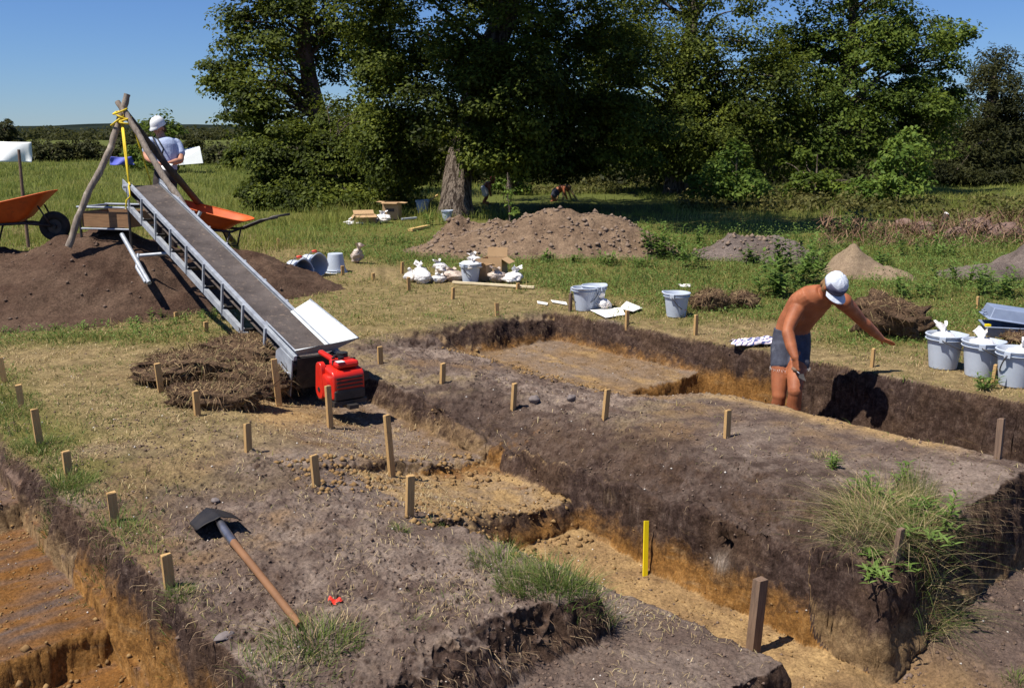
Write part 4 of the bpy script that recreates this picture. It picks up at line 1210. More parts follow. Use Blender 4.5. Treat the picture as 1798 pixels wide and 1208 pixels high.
# ------------------------------------------------------------------ wooden screen box on a pipe frame
sb = atd(208, 383, 12.9); SB = empty('sifting_screen', (sb.x, sb.y, gph(208, 412).z)); SB.rotation_euler = (0, 0, R(-14))
tag(SB, 'wooden sifting box on a pipe frame under the conveyor head', 'sieve')
zb = sb.z - SB.location.z
M_screen = pm('sieve_board', (.30, .17, .085), (.20, .11, .055), 6, .8, bump=.2, stretch=(1, 10, 10))
for nm, c, d in (('side_board', (0, -.26, zb), (.72, .025, .20)), ('side_board', (0, .26, zb), (.72, .025, .20)), ('end_board', (-.347, 0, zb), (.025, .49, .2)), ('end_board', (.347, 0, zb), (.025, .49, .2)), ('mesh_bottom', (0, 0, zb - .09), (.66, .49, .01))):
    MB().box(c, d).build(nm, M_screen if nm != 'mesh_bottom' else M_dkst, SB, bevel=.003)
for sx in (-1, 1):
    for sy in (-1, 1):
        MB().tube([(sx * .37, sy * .29, zb + .16), (sx * .37, sy * .29, -.1)], .017, 8).build('leg', M_dkst, SB, smooth=True, sharp=40)
    MB().tube([(sx * .37, -.29, zb + .155), (sx * .37, .29, zb + .155)], .014, 8).build('frame_rail', M_galv, SB, smooth=True, sharp=40)
for sy in (-1, 1):
    MB().tube([(-.40, sy * .29, zb + .16), (.40, sy * .29, zb + .16)], .015, 8).build('frame_rail', M_galv, SB, smooth=True, sharp=40)
    MB().tube([(-.37, sy * .29, zb - .12), (.37, sy * .29, zb - .12)], .013, 8).build('frame_rail', M_galv, SB, smooth=True, sharp=40)

# ------------------------------------------------------------------ wheelbarrows
def wheelbarrow(label, loc, rz, pitch=0.0):
    """x forward (wheel), z up; origin on the ground under the tray"""
    root = empty('wheelbarrow', loc, rz); tag(root, label, 'wheelbarrow', 'orange wheelbarrows')
    root.rotation_euler = (0, R(pitch), rz)
    n = 9
    rings = []
    for (z, x0, x1, hw_) in ((.30, -.30, .22, .17), (.36, -.38, .34, .22), (.52, -.54, .52, .30), (.60, -.62, .66, .335), (.615, -.64, .69, .35)):
        r = []
        for k in range(32):
            a = 2 * math.pi * k / 32
            ca, sa = math.cos(a), math.sin(a)
            e = .38
            cx = math.copysign(abs(ca) ** e, ca); sy = math.copysign(abs(sa) ** e, sa)
            tip = 1.0 - .14 * (cx > .5)
            xx = (x0 + x1) / 2 + cx * (x1 - x0) / 2
            r.append((xx, sy * hw_ * tip, z + (.17 * xx - .05) * (z > .5) * (z - .36) / .25))
        rings.append(r)
    mb = MB(); vs = [v for r in rings for v in r]; m = 32
    fs = [(i * m + j, i * m + (j + 1) % m, (i + 1) * m + (j + 1) % m, (i + 1) * m + j) for i in range(len(rings) - 1) for j in range(m)] + [tuple(reversed(range(m)))]
    mb.add(vs, fs)
    t = mb.build('tray', M_orange, root, smooth=True, sharp=60); s = t.modifiers.new('s', 'SOLIDIFY'); s.thickness = .006
    r_ = MB(); r_.tube(rings[-1] + [rings[-1][0]], .010, 6); r_.build('rolled_rim', M_orange, t, smooth=True)
    for sg in (-1, 1):
        MB().tube([(-1.15, sg * .30, .56), (-.9, sg * .29, .50), (-.45, sg * .24, .29), (.30, sg * .12, .275), (.62, sg * .08, .22)], .019, 10).build('handle', M_dkst, root, smooth=True)
        MB().tube([(-.42, sg * .235, .30), (-.36, sg * .25, .02), (-.24, sg * .25, .005), (-.12, sg * .22, .28)], .014, 8).build('leg', M_dkst, root, smooth=True)
        MB().tube([(.62, sg * .08, .22), (.50, sg * .12, .50)], .012, 8).build('nose_brace', M_dkst, root, smooth=True)
    MB().tube([(-.33, -.25, .06), (-.33, .25, .06)], .010, 8).build('leg_brace', M_dkst, root, smooth=True)
    wv = MB(); wr = []
    for i in range(28):
        a = 2 * math.pi * i / 28
    wv.lathe([(.10, -.03), (.16, -.048), (.195, -.04), (.205, 0), (.195, .04), (.16, .048), (.10, .03), (.10, -.03)], 30, Matrix.Translation((.64, 0, .205)) @ Matrix.Rotation(R(90), 4, 'X'))
    wo = wv.build('wheel', M_tyre, root, smooth=True)
    MB().lathe([(.001, -.05), (.03, -.05), (.03, -.02), (.105, -.018), (.105, .018), (.03, .02), (.03, .05), (.001, .05)], 20, Matrix.Translation((.64, 0, .205)) @ Matrix.Rotation(R(90), 4, 'X')).build('rim', M_dkst, wo, smooth=True, sharp=40)
    return root
pw = atd(96, 399, 13.3); wheelbarrow('orange wheelbarrow at the left edge with dark wheel to the right', (pw.x - .62, pw.y - .06, pw.z - .225), R(5), -3)
pw = atd(372, 426, 14.6); wheelbarrow('orange wheelbarrow standing behind the conveyor with a tripod pole across it', (pw.x - .06, pw.y, pw.z - .07), R(176), -4)

# leaning post and white things on the left
pp = at(40, 352, .45)
m = MB(); m.tube([(0, 0, -.6), (0, 0, .3), (.01, 0, 1.02)], [.03, .028, .024], 8); d15 = atd(40, 340, 16.2); o = m.build('post', M_woodold, smooth=True, loc=(d15.x, d15.y, d15.z - .30), sharp=50); tag(o, 'thin brown post standing behind the left wheelbarrow', 'post')
# ------------------------------------------------------------------ foliage
def leaf_mat(name, a, b, c, trans=.38, n=.45, rough=.6):
    return island_ramp(name, [(.05, a), (.5, b), (.95, c)], rough, trans, n, .15)
M_leafA = leaf_mat('maple_leaves', (.014, .020, .004), (.062, .084, .011), (.17, .20, .030))
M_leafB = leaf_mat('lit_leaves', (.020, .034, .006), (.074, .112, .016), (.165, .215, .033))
M_leafD = leaf_mat('dull_leaves', (.018, .022, .008), (.042, .046, .014), (.072, .074, .022))
M_leafS = leaf_mat('sapling_leaves', (.045, .085, .014), (.10, .16, .026), (.19, .25, .045), .35)
M_leafW = leaf_mat('weed_leaves', (.06, .11, .022), (.12, .19, .04), (.19, .27, .075), .3)
M_trunk = pm('tree_bark', (.27, .215, .17), (.06, .044, .034), 2.6, .95, bump=1.0, bscale=7, stretch=(5, 5, .6), spec=.1, bdist=.10, lo=.44, hi=.56)

def leaves_np(C, Nrm, size, rng, droop=.25, narrow=.62):
    """one folded leaf of four corners at each centre"""
    n = len(C)
    Nrm = Nrm / (np.linalg.norm(Nrm, axis=1, keepdims=True) + 1e-9)
    t = rng.normal(0, 1, (n, 3)); t -= Nrm * (t * Nrm).sum(1, keepdims=True); t /= np.linalg.norm(t, axis=1, keepdims=True) + 1e-9
    t[:, 2] -= droop; t /= np.linalg.norm(t, axis=1, keepdims=True)
    b = np.cross(Nrm, t); b /= np.linalg.norm(b, axis=1, keepdims=True) + 1e-9
    s = (size * rng.uniform(.6, 1.35, n))[:, None]
    p0 = C - t * s * .5; p2 = C + t * s * .5
    up = Nrm * s * .12
    p1 = C + b * s * narrow * .5 + up - t * s * .06; p3 = C - b * s * narrow * .5 + up - t * s * .06
    V = np.stack([p0, p1, p2, p3], 1).reshape(-1, 3)
    k = np.arange(n)[:, None] * 4
    F = np.concatenate([np.concatenate([k, k + 1, k + 2], 1), np.concatenate([k, k + 2, k + 3], 1)], 1).reshape(-1, 3)
    return V, F

def sprays(blobs, rng, rad=.75, flat=.32, per=150, dens=1.0):
    """blobs (px, py, rx, ry, depth, number of sprays[, depth radius]) -> spray centres, leaf centres, normals"""
    cs, L, Nn = [], [], []
    for bl in blobs:
        px, py, rx, ry, zc, n = bl[:6]
        k = FPX / zc; c = np.array(atd(px, py, zc)); R3 = np.array((rx / k, bl[6] if len(bl) > 6 else rx / k * .9, ry / k))
        d = rng.normal(0, 1, (n, 3)); d /= np.linalg.norm(d, axis=1, keepdims=True)
        d *= (rng.uniform(.15, 1, n) ** .45)[:, None]
        sc_ = c + d * R3
        for q, dd in zip(sc_, d):
            if q[2] < .25: q[2] = .25 + rng.uniform(0, .3)
            r = rad * rng.uniform(.55, 1.3)
            m = max(6, int(per * rng.uniform(.6, 1.3) * dens))
            e = rng.normal(0, 1, (m, 3)); e /= np.linalg.norm(e, axis=1, keepdims=True)
            e *= (rng.uniform(0, 1, m) ** .42)[:, None]
            pts = q + e * np.array((r, r, r * flat))
            pts[:, 2] -= .30 * r * (e[:, 0] ** 2 + e[:, 1] ** 2)     # boughs droop
            cs.append(q); L.append(pts)
            Nn.append(e * .55 + dd * .5 + np.array((0, 0, .75)) + rng.normal(0, .45, (m, 3)))
    return np.array(cs), np.concatenate(L), np.concatenate(Nn)

def tree(name, label, base, trunk, blobs, leaf=.17, mat=None, seed=1, cat='tree', group=None, rad=.70, flat=.52, per=150, limbs=60, tmat=None, droop=.3, narrow=.62, gap=None):
    rng = np.random.default_rng(seed)
    base = Vector(base); root = empty(name, base); tag(root, label, cat, group)
    cs, L, Nn = sprays(blobs, rng, rad, flat, per)
    # open gap in the foliage through which the sun reaches the big trunk
    A_ = np.array(GAPB); D_ = np.array(to_sun); ok = np.ones(len(L), bool)
    for zz in (.3, .8, 1.3, 1.8, 2.3):
        q = L - (A_ + np.array((-.45, -.2, zz))); tq = (q * D_).sum(1)
        ok &= ~((np.linalg.norm(q - tq[:, None] * D_, axis=1) < .62) & (tq > -.3))
    if gap is not None:
        q = L - (A_ + np.array((-.25, -1.6, 0))); ok &= ~((q[:, 0] > -.45) & (q[:, 0] < .35) & (q[:, 1] < 1.2) & (q[:, 2] < 1.75))
    L, Nn = L[ok], Nn[ok]
    V, F = leaves_np(L, Nn, leaf, rng, droop, narrow)
    link('crown', np_mesh('crown', V - np.array(base), F), mat or M_leafA, root, False)
    tp = [(Vector(p), r) for p, r in trunk]            # absolute points
    c = curve([p for p, r in tp], 6); n = len(c)
    rr = np.interp(np.linspace(0, 1, n), np.linspace(0, 1, len(tp)), [r for p, r in tp])
    mb = MB()
    pts = [p - base for p in c]
    k0 = len(mb.v); mb.tube(pts, rr, 16)
    V0 = np.array(mb.v); 
    ang = np.tile(np.arange(16), n)[:len(V0)]
    cen = np.repeat(np.array([tuple(p) for p in pts]), 16, 0)
    w_ = 1 + .10 * np.sin(ang * 2.4 + seed) + .08 * fbm3(V0[:, 0] * 3, V0[:, 1] * 3, V0[:, 2] * .8, 3)
    flare = 1 + .42 * np.exp(-np.maximum(V0[:, 2] - V0[:, 2].min(), 0) / .35) * (.7 + .5 * np.sin(ang * 1.18 + seed) ** 2)
    mb.v = [tuple(v) for v in cen + (V0 - cen) * (w_ * flare)[:, None]]
    mb.build('trunk', tmat or M_trunk, root, smooth=True)
    lb = MB()
    pick = rng.permutation(len(cs))[:limbs]
    cz = np.array([p.z for p in c])
    for i in pick:
        q = Vector(cs[i])
        if gap is not None and q.z < 3.4: continue
        hd = math.hypot(q.x - c[0].x, q.y - c[0].y)
        zt = q.z - .45 * hd * rng.uniform(.3, 1.1) - .2
        j = int(np.clip(np.searchsorted(cz, zt), int(n * .25), n - 1))
        a = c[j]; r0 = min(rr[j] * .45, .03 + .016 * (q - a).length)
        md = a.lerp(q, .5) + Vector((rng.normal(0, .12), rng.normal(0, .12), .16 * (q - a).length))
        path = curve([a, a.lerp(md, .5) + Vector((rng.normal(0, .08), rng.normal(0, .08), .05)), md, q], 3)
        lb.tube([p - base for p in path], np.linspace(r0, .010, len(path)), 6, caps=False)
    if limbs: lb.build('limbs', tmat or M_trunk, root, smooth=True)
    return root

# big old tree over the tan heap
_g = atd(800, 376, 26.5); GAPB = (_g.x, _g.y, hz(_g.x, _g.y))
b0 = atd(800, 376, 26.5); b0.z = hz(b0.x, b0.y)
def tp_(px, py, d, r): return (atd(px, py, d), r)
tree('maple_tree', 'huge old maple with a furrowed grey trunk sunlit on its left side', b0,
     [(b0 + Vector((0, 0, -.3)), .52), (b0 + Vector((.02, 0, .4)), .40), tp_(806, 300, 26.5, .36), tp_(824, 220, 26.6, .36), tp_(850, 110, 26.8, .34), tp_(890, 20, 27, .30), tp_(900, -120, 27, .16)],
     [(790, 160, 150, 95, 26, 58), (705, 240, 80, 70, 26.5, 40), (905, 165, 110, 90, 25, 50), (860, 40, 230, 90, 27, 74), (1010, 110, 150, 110, 27.5, 56), (680, 110, 70, 60, 26.5, 16),
      (1040, 225, 150, 70, 28, 56), (930, 262, 120, 42, 28, 36), (700, 305, 55, 20, 28.5, 10), (880, -120, 330, 110, 27, 80), (650, 20, 60, 70, 26, 12), (860, 250, 60, 40, 25, 18), (990, 290, 90, 24, 29, 14), (880, 275, 75, 22, 26, 14), (742, 272, 40, 16, 26.4, 8), (640, -300, 150, 80, 23, 44), (800, -320, 170, 90, 21.8, 64), (980, -320, 170, 90, 21.6, 50), (1015, -335, 150, 90, 19.0, 64), (1150, -325, 130, 90, 19.4, 54), (1270, -300, 110, 80, 20.5, 36), (900, -230, 150, 80, 24, 40)],
     .115, M_leafA, 5, limbs=130, per=300, gap=b0)
b0 = atd(560, 352, 33); b0.z = hz(b0.x, b0.y)
tree('ash_tree', 'airy tree at left with a leaning reddish trunk seen against the sky', b0,
     [(b0 + Vector((.3, 0, -.2)), .38), tp_(565, 240, 33, .33), tp_(552, 180, 33, .30), tp_(540, 120, 33, .25), tp_(535, 50, 33, .18), tp_(545, -30, 33, .11), tp_(550, -120, 33, .06)],
     [(520, 70, 110, 70, 33, 32), (440, 70, 60, 60, 32.5, 21), (440, 145, 80, 34, 32, 27), (425, 190, 62, 30, 31.5, 18), (455, 225, 50, 18, 32, 9), (500, 190, 50, 60, 32, 14), (640, 130, 70, 90, 34, 28), (520, -60, 160, 80, 33, 44), (600, 40, 70, 70, 34, 24), (470, 5, 75, 40, 32, 16), (385, 115, 30, 8, 32, 4)],
     .145, M_leafA, 8, limbs=55, per=130, rad=.78, flat=.38, tmat=pm('reddish_bark', (.20, .11, .08), (.10, .06, .045), 2, .95, bump=.8, bscale=8, stretch=(4, 4, .8)))
b0 = atd(575, 372, 30); b0.z = hz(b0.x, b0.y)
tree('bush', 'large dense dark bush reaching the ground left of the maple trunk', b0,
     [(b0, .10), (b0 + Vector((0, 0, .8)), .08), (b0 + Vector((.2, 0, 1.8)), .04)],
     [(575, 300, 110, 70, 30, 54), (640, 245, 85, 55, 30, 36), (505, 265, 70, 55, 29.5, 32), (690, 300, 55, 50, 30.5, 22), (470, 330, 45, 30, 29, 12), (560, 345, 120, 25, 29, 26), (655, 340, 55, 22, 29, 8), (610, 195, 60, 40, 31, 14)],
     .12, M_leafA, 12, cat='bush', limbs=40, per=300, rad=.62, flat=.45)
b0 = atd(1190, 338, 36); b0.z = hz(b0.x, b0.y)
tree('maple_tree', 'tall shaded tree filling the middle of the dark grove', b0,
     [(b0 + Vector((0, 0, -.2)), .5), tp_(1195, 250, 36, .42), tp_(1200, 140, 36, .34), tp_(1215, 40, 36, .22), tp_(1220, -90, 36, .12)],
     [(1150, 130, 150, 130, 35, 54), (1275, 110, 130, 140, 34.5, 58), (1250, 230, 140, 62, 34, 50), (1120, 235, 100, 62, 35, 36), (1345, 200, 70, 110, 34, 36), (1200, -70, 260, 100, 36, 70), (1060, 60, 90, 110, 36, 26), (1170, 285, 150, 25, 37, 26)],
     .135, M_leafA, 21, limbs=80, per=220, rad=.95)
b0 = atd(1432, 345, 36); b0.z = hz(b0.x, b0.y)
tree('maple_tree', 'spreading sunlit green tree at the right of the grove against the sky', b0,
     [(b0 + Vector((0, 0, -.2)), .34), tp_(1436, 270, 36, .28), tp_(1462, 190, 36, .25), tp_(1490, 100, 36, .18), tp_(1500, 20, 36, .10), tp_(1505, -60, 36, .05)],
     [(1500, 130, 120, 100, 36, 60), (1560, 60, 110, 62, 36, 42), (1635, 130, 62, 85, 36, 28), (1450, 225, 100, 80, 35, 44), (1600, 215, 85, 70, 35, 40), (1410, 120, 60, 120, 36, 34), (1500, -20, 130, 60, 36, 30), (1670, 60, 45, 16, 36, 6), (1655, 185, 40, 16, 36, 5)],
     .14, M_leafB, 33, limbs=90, per=205, rad=.8, flat=.42)
b0 = atd(1740, 338, 44); b0.z = hz(b0.x, b0.y)
tree('cedar_tree', 'dull brownish-green tree cut by the right picture edge', b0,
     [(b0, .4), tp_(1742, 200, 44, .3), tp_(1745, 120, 44, .12)],
     [(1745, 180, 62, 80, 44, 54), (1690, 255, 75, 75, 43, 60), (1790, 240, 70, 110, 44, 74), (1660, 310, 55, 36, 42, 26), (1760, 320, 80, 30, 43, 34), (1745, 110, 36, 26, 44, 12)],
     .17, M_leafD, 41, limbs=30, per=150, rad=.85, flat=.45, narrow=.4)
b0 = atd(1640, 345, 50); b0.z = hz(b0.x, b0.y)
tree('cedar_tree', 'dark tree between the sunlit green tree and the brownish one', b0,
     [(b0, .4), tp_(1620, 250, 50, .3), tp_(1610, 190, 50, .1)], [(1620, 260, 70, 80, 50, 50), (1560, 290, 60, 50, 50, 30)], .2, M_leafD, 43, limbs=20, per=130, rad=1.0, flat=.45)
for (px, py, zc, lb, bl, sd_, mt) in (
    (1290, 352, 29, 'bright green sapling in front of the dark grove, left one', [(1290, 295, 48, 38, 29, 18), (1255, 320, 42, 24, 28.5, 10), (1325, 320, 45, 26, 29, 12), (1275, 335, 60, 12, 28.5, 8), (1283, 262, 14, 16, 29, 4)], 51, M_leafS),
    (1575, 362, 30.5, 'bright green sapling in front of the brownish tree, right one', [(1575, 285, 40, 46, 30.5, 20), (1555, 330, 55, 24, 30, 16), (1605, 310, 26, 32, 30.5, 10), (1530, 345, 45, 14, 30, 8), (1600, 250, 20, 20, 31, 4)], 52, M_leafS),
    (1430, 352, 32, 'low shaded shrub between the two bright saplings', [(1425, 322, 62, 22, 32, 18), (1395, 285, 40, 26, 33, 10), (1490, 335, 40, 16, 31, 8)], 53, M_leafB),
    (905, 335, 36, 'small yellowish sapling right of the maple trunk', [(905, 305, 26, 18, 36, 8), (900, 325, 40, 12, 36, 8)], 54, M_leafS)):
    b0 = atd(px, py, zc); b0.z = hz(b0.x, b0.y)
    tree('sapling', lb, b0, [(b0, .05), (b0 + Vector((.02, 0, .7)), .035), (b0 + Vector((0, 0, 1.5)), .015)], bl, .15, mt, sd_, 'sapling', 'young trees at the grove edge', .42, .5, 75, 16)
# thin leafy shoot on the tan heap
b0 = gph(896, 398)
tree('sapling', 'thin shoot with a few leaves growing out of the tan spoil heap', b0, [(b0 + Vector((0, 0, -.1)), .018), (b0 + Vector((-.03, 0, .5)), .014), (b0 + Vector((-.1, 0, 1.0)), .008)],
     [(893, 345, 7, 26, 19.5, 9), (903, 372, 6, 8, 19.4, 4)], .085, M_leafS, 61, 'sapling', None, .12, .6, 8, 4)

# small far trees and the hedge line on the left
far_trees = [(285, 248, 34, 46, 55, 'slender tree right behind the man in the white hard hat', M_leafB, 22), (8, 226, 28, 28, 88, 'rounded dark tree at the left picture edge', M_leafD, 26),
  (90, 262, 42, 22, 78, 'dark hedgerow bush right of the white tarp', M_leafD, 30), (150, 260, 42, 24, 80, 'dark hedgerow bush left of the blue tarp', M_leafD, 30), (215, 258, 38, 24, 79, 'dark hedgerow bush above the blue tarp', M_leafD, 26),
  (245, 268, 26, 20, 60, 'green bush between the two tripod poles', M_leafB, 16), (385, 268, 38, 26, 70, 'dark hedgerow bush right of the white tent', M_leafD, 26), (430, 272, 40, 30, 60, 'green hedgerow bush under the airy tree', M_leafA, 26), (330, 258, 34, 18, 82, 'hedgerow bush behind the white tent', M_leafD, 18), (40, 262, 34, 22, 80, 'hedgerow bush behind the white tarp', M_leafD, 18)]
for i, (px, py, rx, ry, zc, lb, mt, n) in enumerate(far_trees):
    b0 = atd(px, py + ry, zc); b0.z = hz(b0.x, b0.y)
    c = atd(px, py, zc)
    tree('hedgerow_tree', lb, b0, [(b0, .12), (b0.lerp(c, .6), .09), (c, .04)], [(px, py + (3 if zc > 58 else 0), rx, ry * (.85 if zc > 58 else 1), zc, n, 1.6), (px, py + ry * .6, rx * 1.05, ry * .4, zc, n // 2, 1.6)], .26, mt, 70 + i, 'tree', 'trees and bushes along the far hedge', .62, .55, 70, 8)

def strip_stuff(name, label, cat, spec, leaf, mat, seed, per=60, rad=1.6, flat=.7):
    """a far wood or thicket that reads as one mass"""
    rng = np.random.default_rng(seed); Ls, Ns = [], []
    for (x0, x1, y0, y1, zc0, zc1, n) in spec:
        px = rng.uniform(x0, x1, n); zc = rng.uniform(zc0, zc1, n)
        top = y0 + (y1 - y0) * np.clip(.30 + .5 * perlin2(px * .035, px * 0 + seed), 0, 1)
        py = top + (y1 - top) * rng.uniform(0, 1, n) ** .8
        for a, b, c in zip(px, py, zc):
            q = np.array(atd(a, b, c)); r = rad * rng.uniform(.6, 1.3)
            e = rng.normal(0, 1, (per, 3)); e /= np.linalg.norm(e, axis=1, keepdims=True); e *= (rng.uniform(0, 1, per) ** .4)[:, None]
            p = q + e * np.array((r, r, r * flat)); p[:, 2] = np.maximum(p[:, 2], .05)
            Ls.append(p); Ns.append(e + np.array((0, 0, .6)) + rng.normal(0, .4, (per, 3)))
    L = np.concatenate(Ls); V, F = leaves_np(L, np.concatenate(Ns), leaf, rng)
    o = link(name, np_mesh(name, V, F), mat, None, False)
    tag(o, label, cat, kind='stuff')
    return o
strip_stuff('far_woods', 'dark wooded ridge along the horizon', 'woods', [(-700, 2500, 224, 244, 320, 460, 1500)], 1.3, M_leafD, 3, per=44, rad=4.0, flat=.55)
strip_stuff('thicket', 'dark thicket behind the grove', 'thicket', [(430, 1900, 205, 290, 60, 72, 460), (840, 1320, 270, 335, 42, 52, 150), (1330, 1800, 255, 345, 43, 56, 230), (640, 860, 255, 318, 42, 54, 110)], .34, M_leafD, 4, per=110, rad=1.5, flat=.7)
strip_stuff('undergrowth', 'yellowish undergrowth at the foot of the grove', 'undergrowth', [(840, 1260, 312, 345, 36, 44, 150), (1200, 1480, 335, 372, 27, 34, 90), (1460, 1850, 335, 385, 25, 34, 130), (430, 760, 335, 372, 28, 34, 60)], .13, leaf_mat('undergrowth_leaves', (.05, .055, .016), (.095, .095, .026), (.16, .14, .045), .25), 6, per=40, rad=.55, flat=.7)

# distant hills
def hills():
    n = 200; x = np.linspace(-1600, 1600, n)
    V, F = [], []
    for k, (d, s) in enumerate(((700, 0), (1000, 1.0), (1250, .9), (2400, .0))):
        for xx in x: V.append((xx, d + 60 * math.sin(xx * .004 + k), -6 + s * (15 + 7 * float(fbm2(np.array([xx * .004]), np.array([k * .3]), 4)[0]))))
    for k in range(3):
        for i in range(n - 1): F.append((k * n + i, k * n + i + 1, (k + 1) * n + i + 1, (k + 1) * n + i))
    o = link('hills', np_mesh('hills', V, F), pm('far_hill_woods', (.020, .027, .022), (.012, .017, .015), .02, 1.0, bump=0, spec=0.0)); tag(o, 'low blue-grey wooded hills on the horizon', 'hills', kind='structure')
hills()

# ------------------------------------------------------------------ blades of grass
def blades(P, H, W, rng, lean=.5, seg=2, flow=None, heading=None):
    n = len(P)
    a = rng.uniform(0, 2 * math.pi, n) if heading is None else heading
    dx = np.stack([np.cos(a), np.sin(a), np.zeros(n)], 1)
    f = rng.uniform(0, 2 * math.pi, n); sx = np.stack([np.cos(f), np.sin(f), np.zeros(n)], 1)
    le = (lean * rng.uniform(.2, 1.6, n))[:, None]
    rows = []
    for k in range(seg + 1):
        t = k / seg
        c = P + np.array((0, 0, 1)) * (H * (t - .28 * t * t * np.minimum(le[:, 0], 2)))[:, None] + dx * (H * t * t)[:, None] * le
        w_ = (W * (1 - t) ** .7)[:, None]
        if k < seg: rows += [c - sx * w_, c + sx * w_]
        else: rows += [c]
    m = 2 * seg + 1
    V = np.stack(rows, 1).reshape(-1, 3)
    k0 = np.arange(n)[:, None] * m
    F = []
    for k in range(seg - 1):
        q = 2 * k
        F += [np.concatenate([k0 + q, k0 + q + 1, k0 + q + 3], 1), np.concatenate([k0 + q, k0 + q + 3, k0 + q + 2], 1)]
    q = 2 * (seg - 1); F.append(np.concatenate([k0 + q, k0 + q + 1, k0 + q + 2], 1))
    return V, np.stack(F, 1).reshape(-1, 3)
def scatter(n, y0, y1, rng, wid=.60, pw=1.0):
    """more plants near, fewer far"""
    t = rng.uniform(0, 1, n); y = y0 * (y1 / y0) ** (t ** pw)
    x = rng.uniform(-1, 1, n) * (wid * y + .4)
    return x, y
def ground_z(x, y):
    z, g = height(x, y)
    for k in HEAPS: z = np.maximum(z, heap_h(k, x, y))
    return z, g
def on_heap(x, y):
    return np.maximum.reduce([heap_h(k, x, y) for k in HEAPS])
M_short = island_ramp('short_grass', [(.0, (.44, .33, .16)), (.35, (.30, .23, .09)), (.55, (.19, .18, .05)), (.8, (.11, .15, .035)), (1, (.075, .12, .028))], .7, .2, .8)
M_green = island_ramp('green_grass', [(.0, (.28, .27, .09)), (.3, (.14, .18, .04)), (.7, (.085, .14, .03)), (1, (.06, .105, .024))], .65, .25, .9)
M_tall = island_ramp('meadow_grass', [(.0, (.42, .36, .13)), (.3, (.26, .27, .065)), (.7, (.165, .205, .04)), (1, (.10, .14, .03))], .7, .35, .25)
M_straw = island_ramp('straw', [(.0, (.22, .15, .075)), (.5, (.38, .28, .14)), (.85, (.52, .42, .24)), (1, (.30, .26, .10))], .7, .1)
rg = np.random.default_rng(99)
# short cropped turf
def short_grass():
    x, y = scatter(420000, 3.2, 21, rg, .62)
    z, g = ground_z(x, y); u, v = UV(x, y); hp = on_heap(x, y)
    gm = green_mask(x, y)
    n1 = fbm2(x * 1.1, y * 1.1, 3)
    n4 = fbm2(x * 4.5 + 2, y * 4.5, 3)
    dens = np.clip(.30 + .6 * gm + .35 * n1 + .9 * n4, 0, 1)
    strip = (v > 1.75) & (v < 8.45) & (u > -8.9)
    dens = np.where(strip & (v < 3.2), .10 * sstep(-5.0, -7.5, u) + .22 * sstep(-6.6, -8.0, u) + .30 * np.exp(-((v - 1.9) / .15) ** 2) * sstep(-3.5, -5.8, u), dens)
    dens = np.where(strip & (v >= 3.2), .015, dens)
    keep = (g - z < .04) & (hp < .02) & (rg.uniform(0, 1, len(x)) < dens)
    x, y, z, gm = x[keep], y[keep], z[keep], gm[keep]
    n = len(x)
    H = rg.uniform(.010, .040, n) * (1 + 1.2 * gm) * (1 + .03 * y) * np.clip(1 + 1.3 * fbm2(x * 2.1, y * 2.1 + 4, 2), .4, 2.2); W = rg.uniform(.0010, .0026, n) * (.6 + .16 * y)
    P = np.stack([x, y, z - .004], 1)
    gsel = rg.uniform(0, 1, n) < gm * .75
    for sel, mt, nm, lb in ((~gsel, M_short, 'short_grass', 'dry cropped grass covering the field round the trenches'), (gsel, M_green, 'green_grass', 'greener blades growing through the dry turf')):
        V, F = blades(P[sel], H[sel], W[sel], rg, 1.5 if mt is M_short else .9)
        tag(link(nm, np_mesh(nm, V, F), mt, None, False), lb, 'grass', kind='stuff')
short_grass()
def meadow():
    x, y = scatter(330000, 13.5, 95, rg, .60, .9)
    n1 = fbm2(x * .35, y * .35, 4); n2 = fbm2(x * 1.2 + 7, y * 1.2, 3)
    hp = on_heap(x, y)
    leftf = sstep(16.5, 19.5, y + 1.5 * n1) * sstep(-1.2, -3.0, x + .05 * (y - 20))
    rightf = sstep(2.4, 4.6, x + n1) * sstep(14.0, 16.5, y + n1)
    back = sstep(23, 27, y)
    pathd = np.exp(-(((x + 2.6) / 2.4) ** 2 + ((y - 19.5) / 3.4) ** 2))
    d = np.clip(np.maximum.reduce([leftf, rightf * .45, back]) * (.70 + .7 * n1 + .5 * n2) - 1.1 * pathd * (y < 24), 0, 1)
    d = d * (1 - .92 * ((x > -2.2) & (x < 4.5) & (y > 27) & (y < 36)))
    keep = (hp < .02) & (rg.uniform(0, 1, len(x)) < d)
    x, y, n1, n2 = x[keep], y[keep], n1[keep], n2[keep]
    z = ground_z(x, y)[0]; n = len(x)
    H = rg.uniform(.10, .34, n) * np.clip(.8 + 1.4 * n2 + .6 * n1, .2, 2.0) * np.where(x > 0, .75, 1.0) * (.6 + .4 * sstep(14, 20, y)); W = rg.uniform(.003, .006, n) * (.4 + .055 * y)
    V, F = blades(np.stack([x, y, z - .01], 1), H, W, rg, .5)
    tag(link('meadow_grass', np_mesh('meadow_grass', V, F), M_tall, None, False), 'uncut meadow grass in the field behind', 'grass', kind='stuff')
meadow()
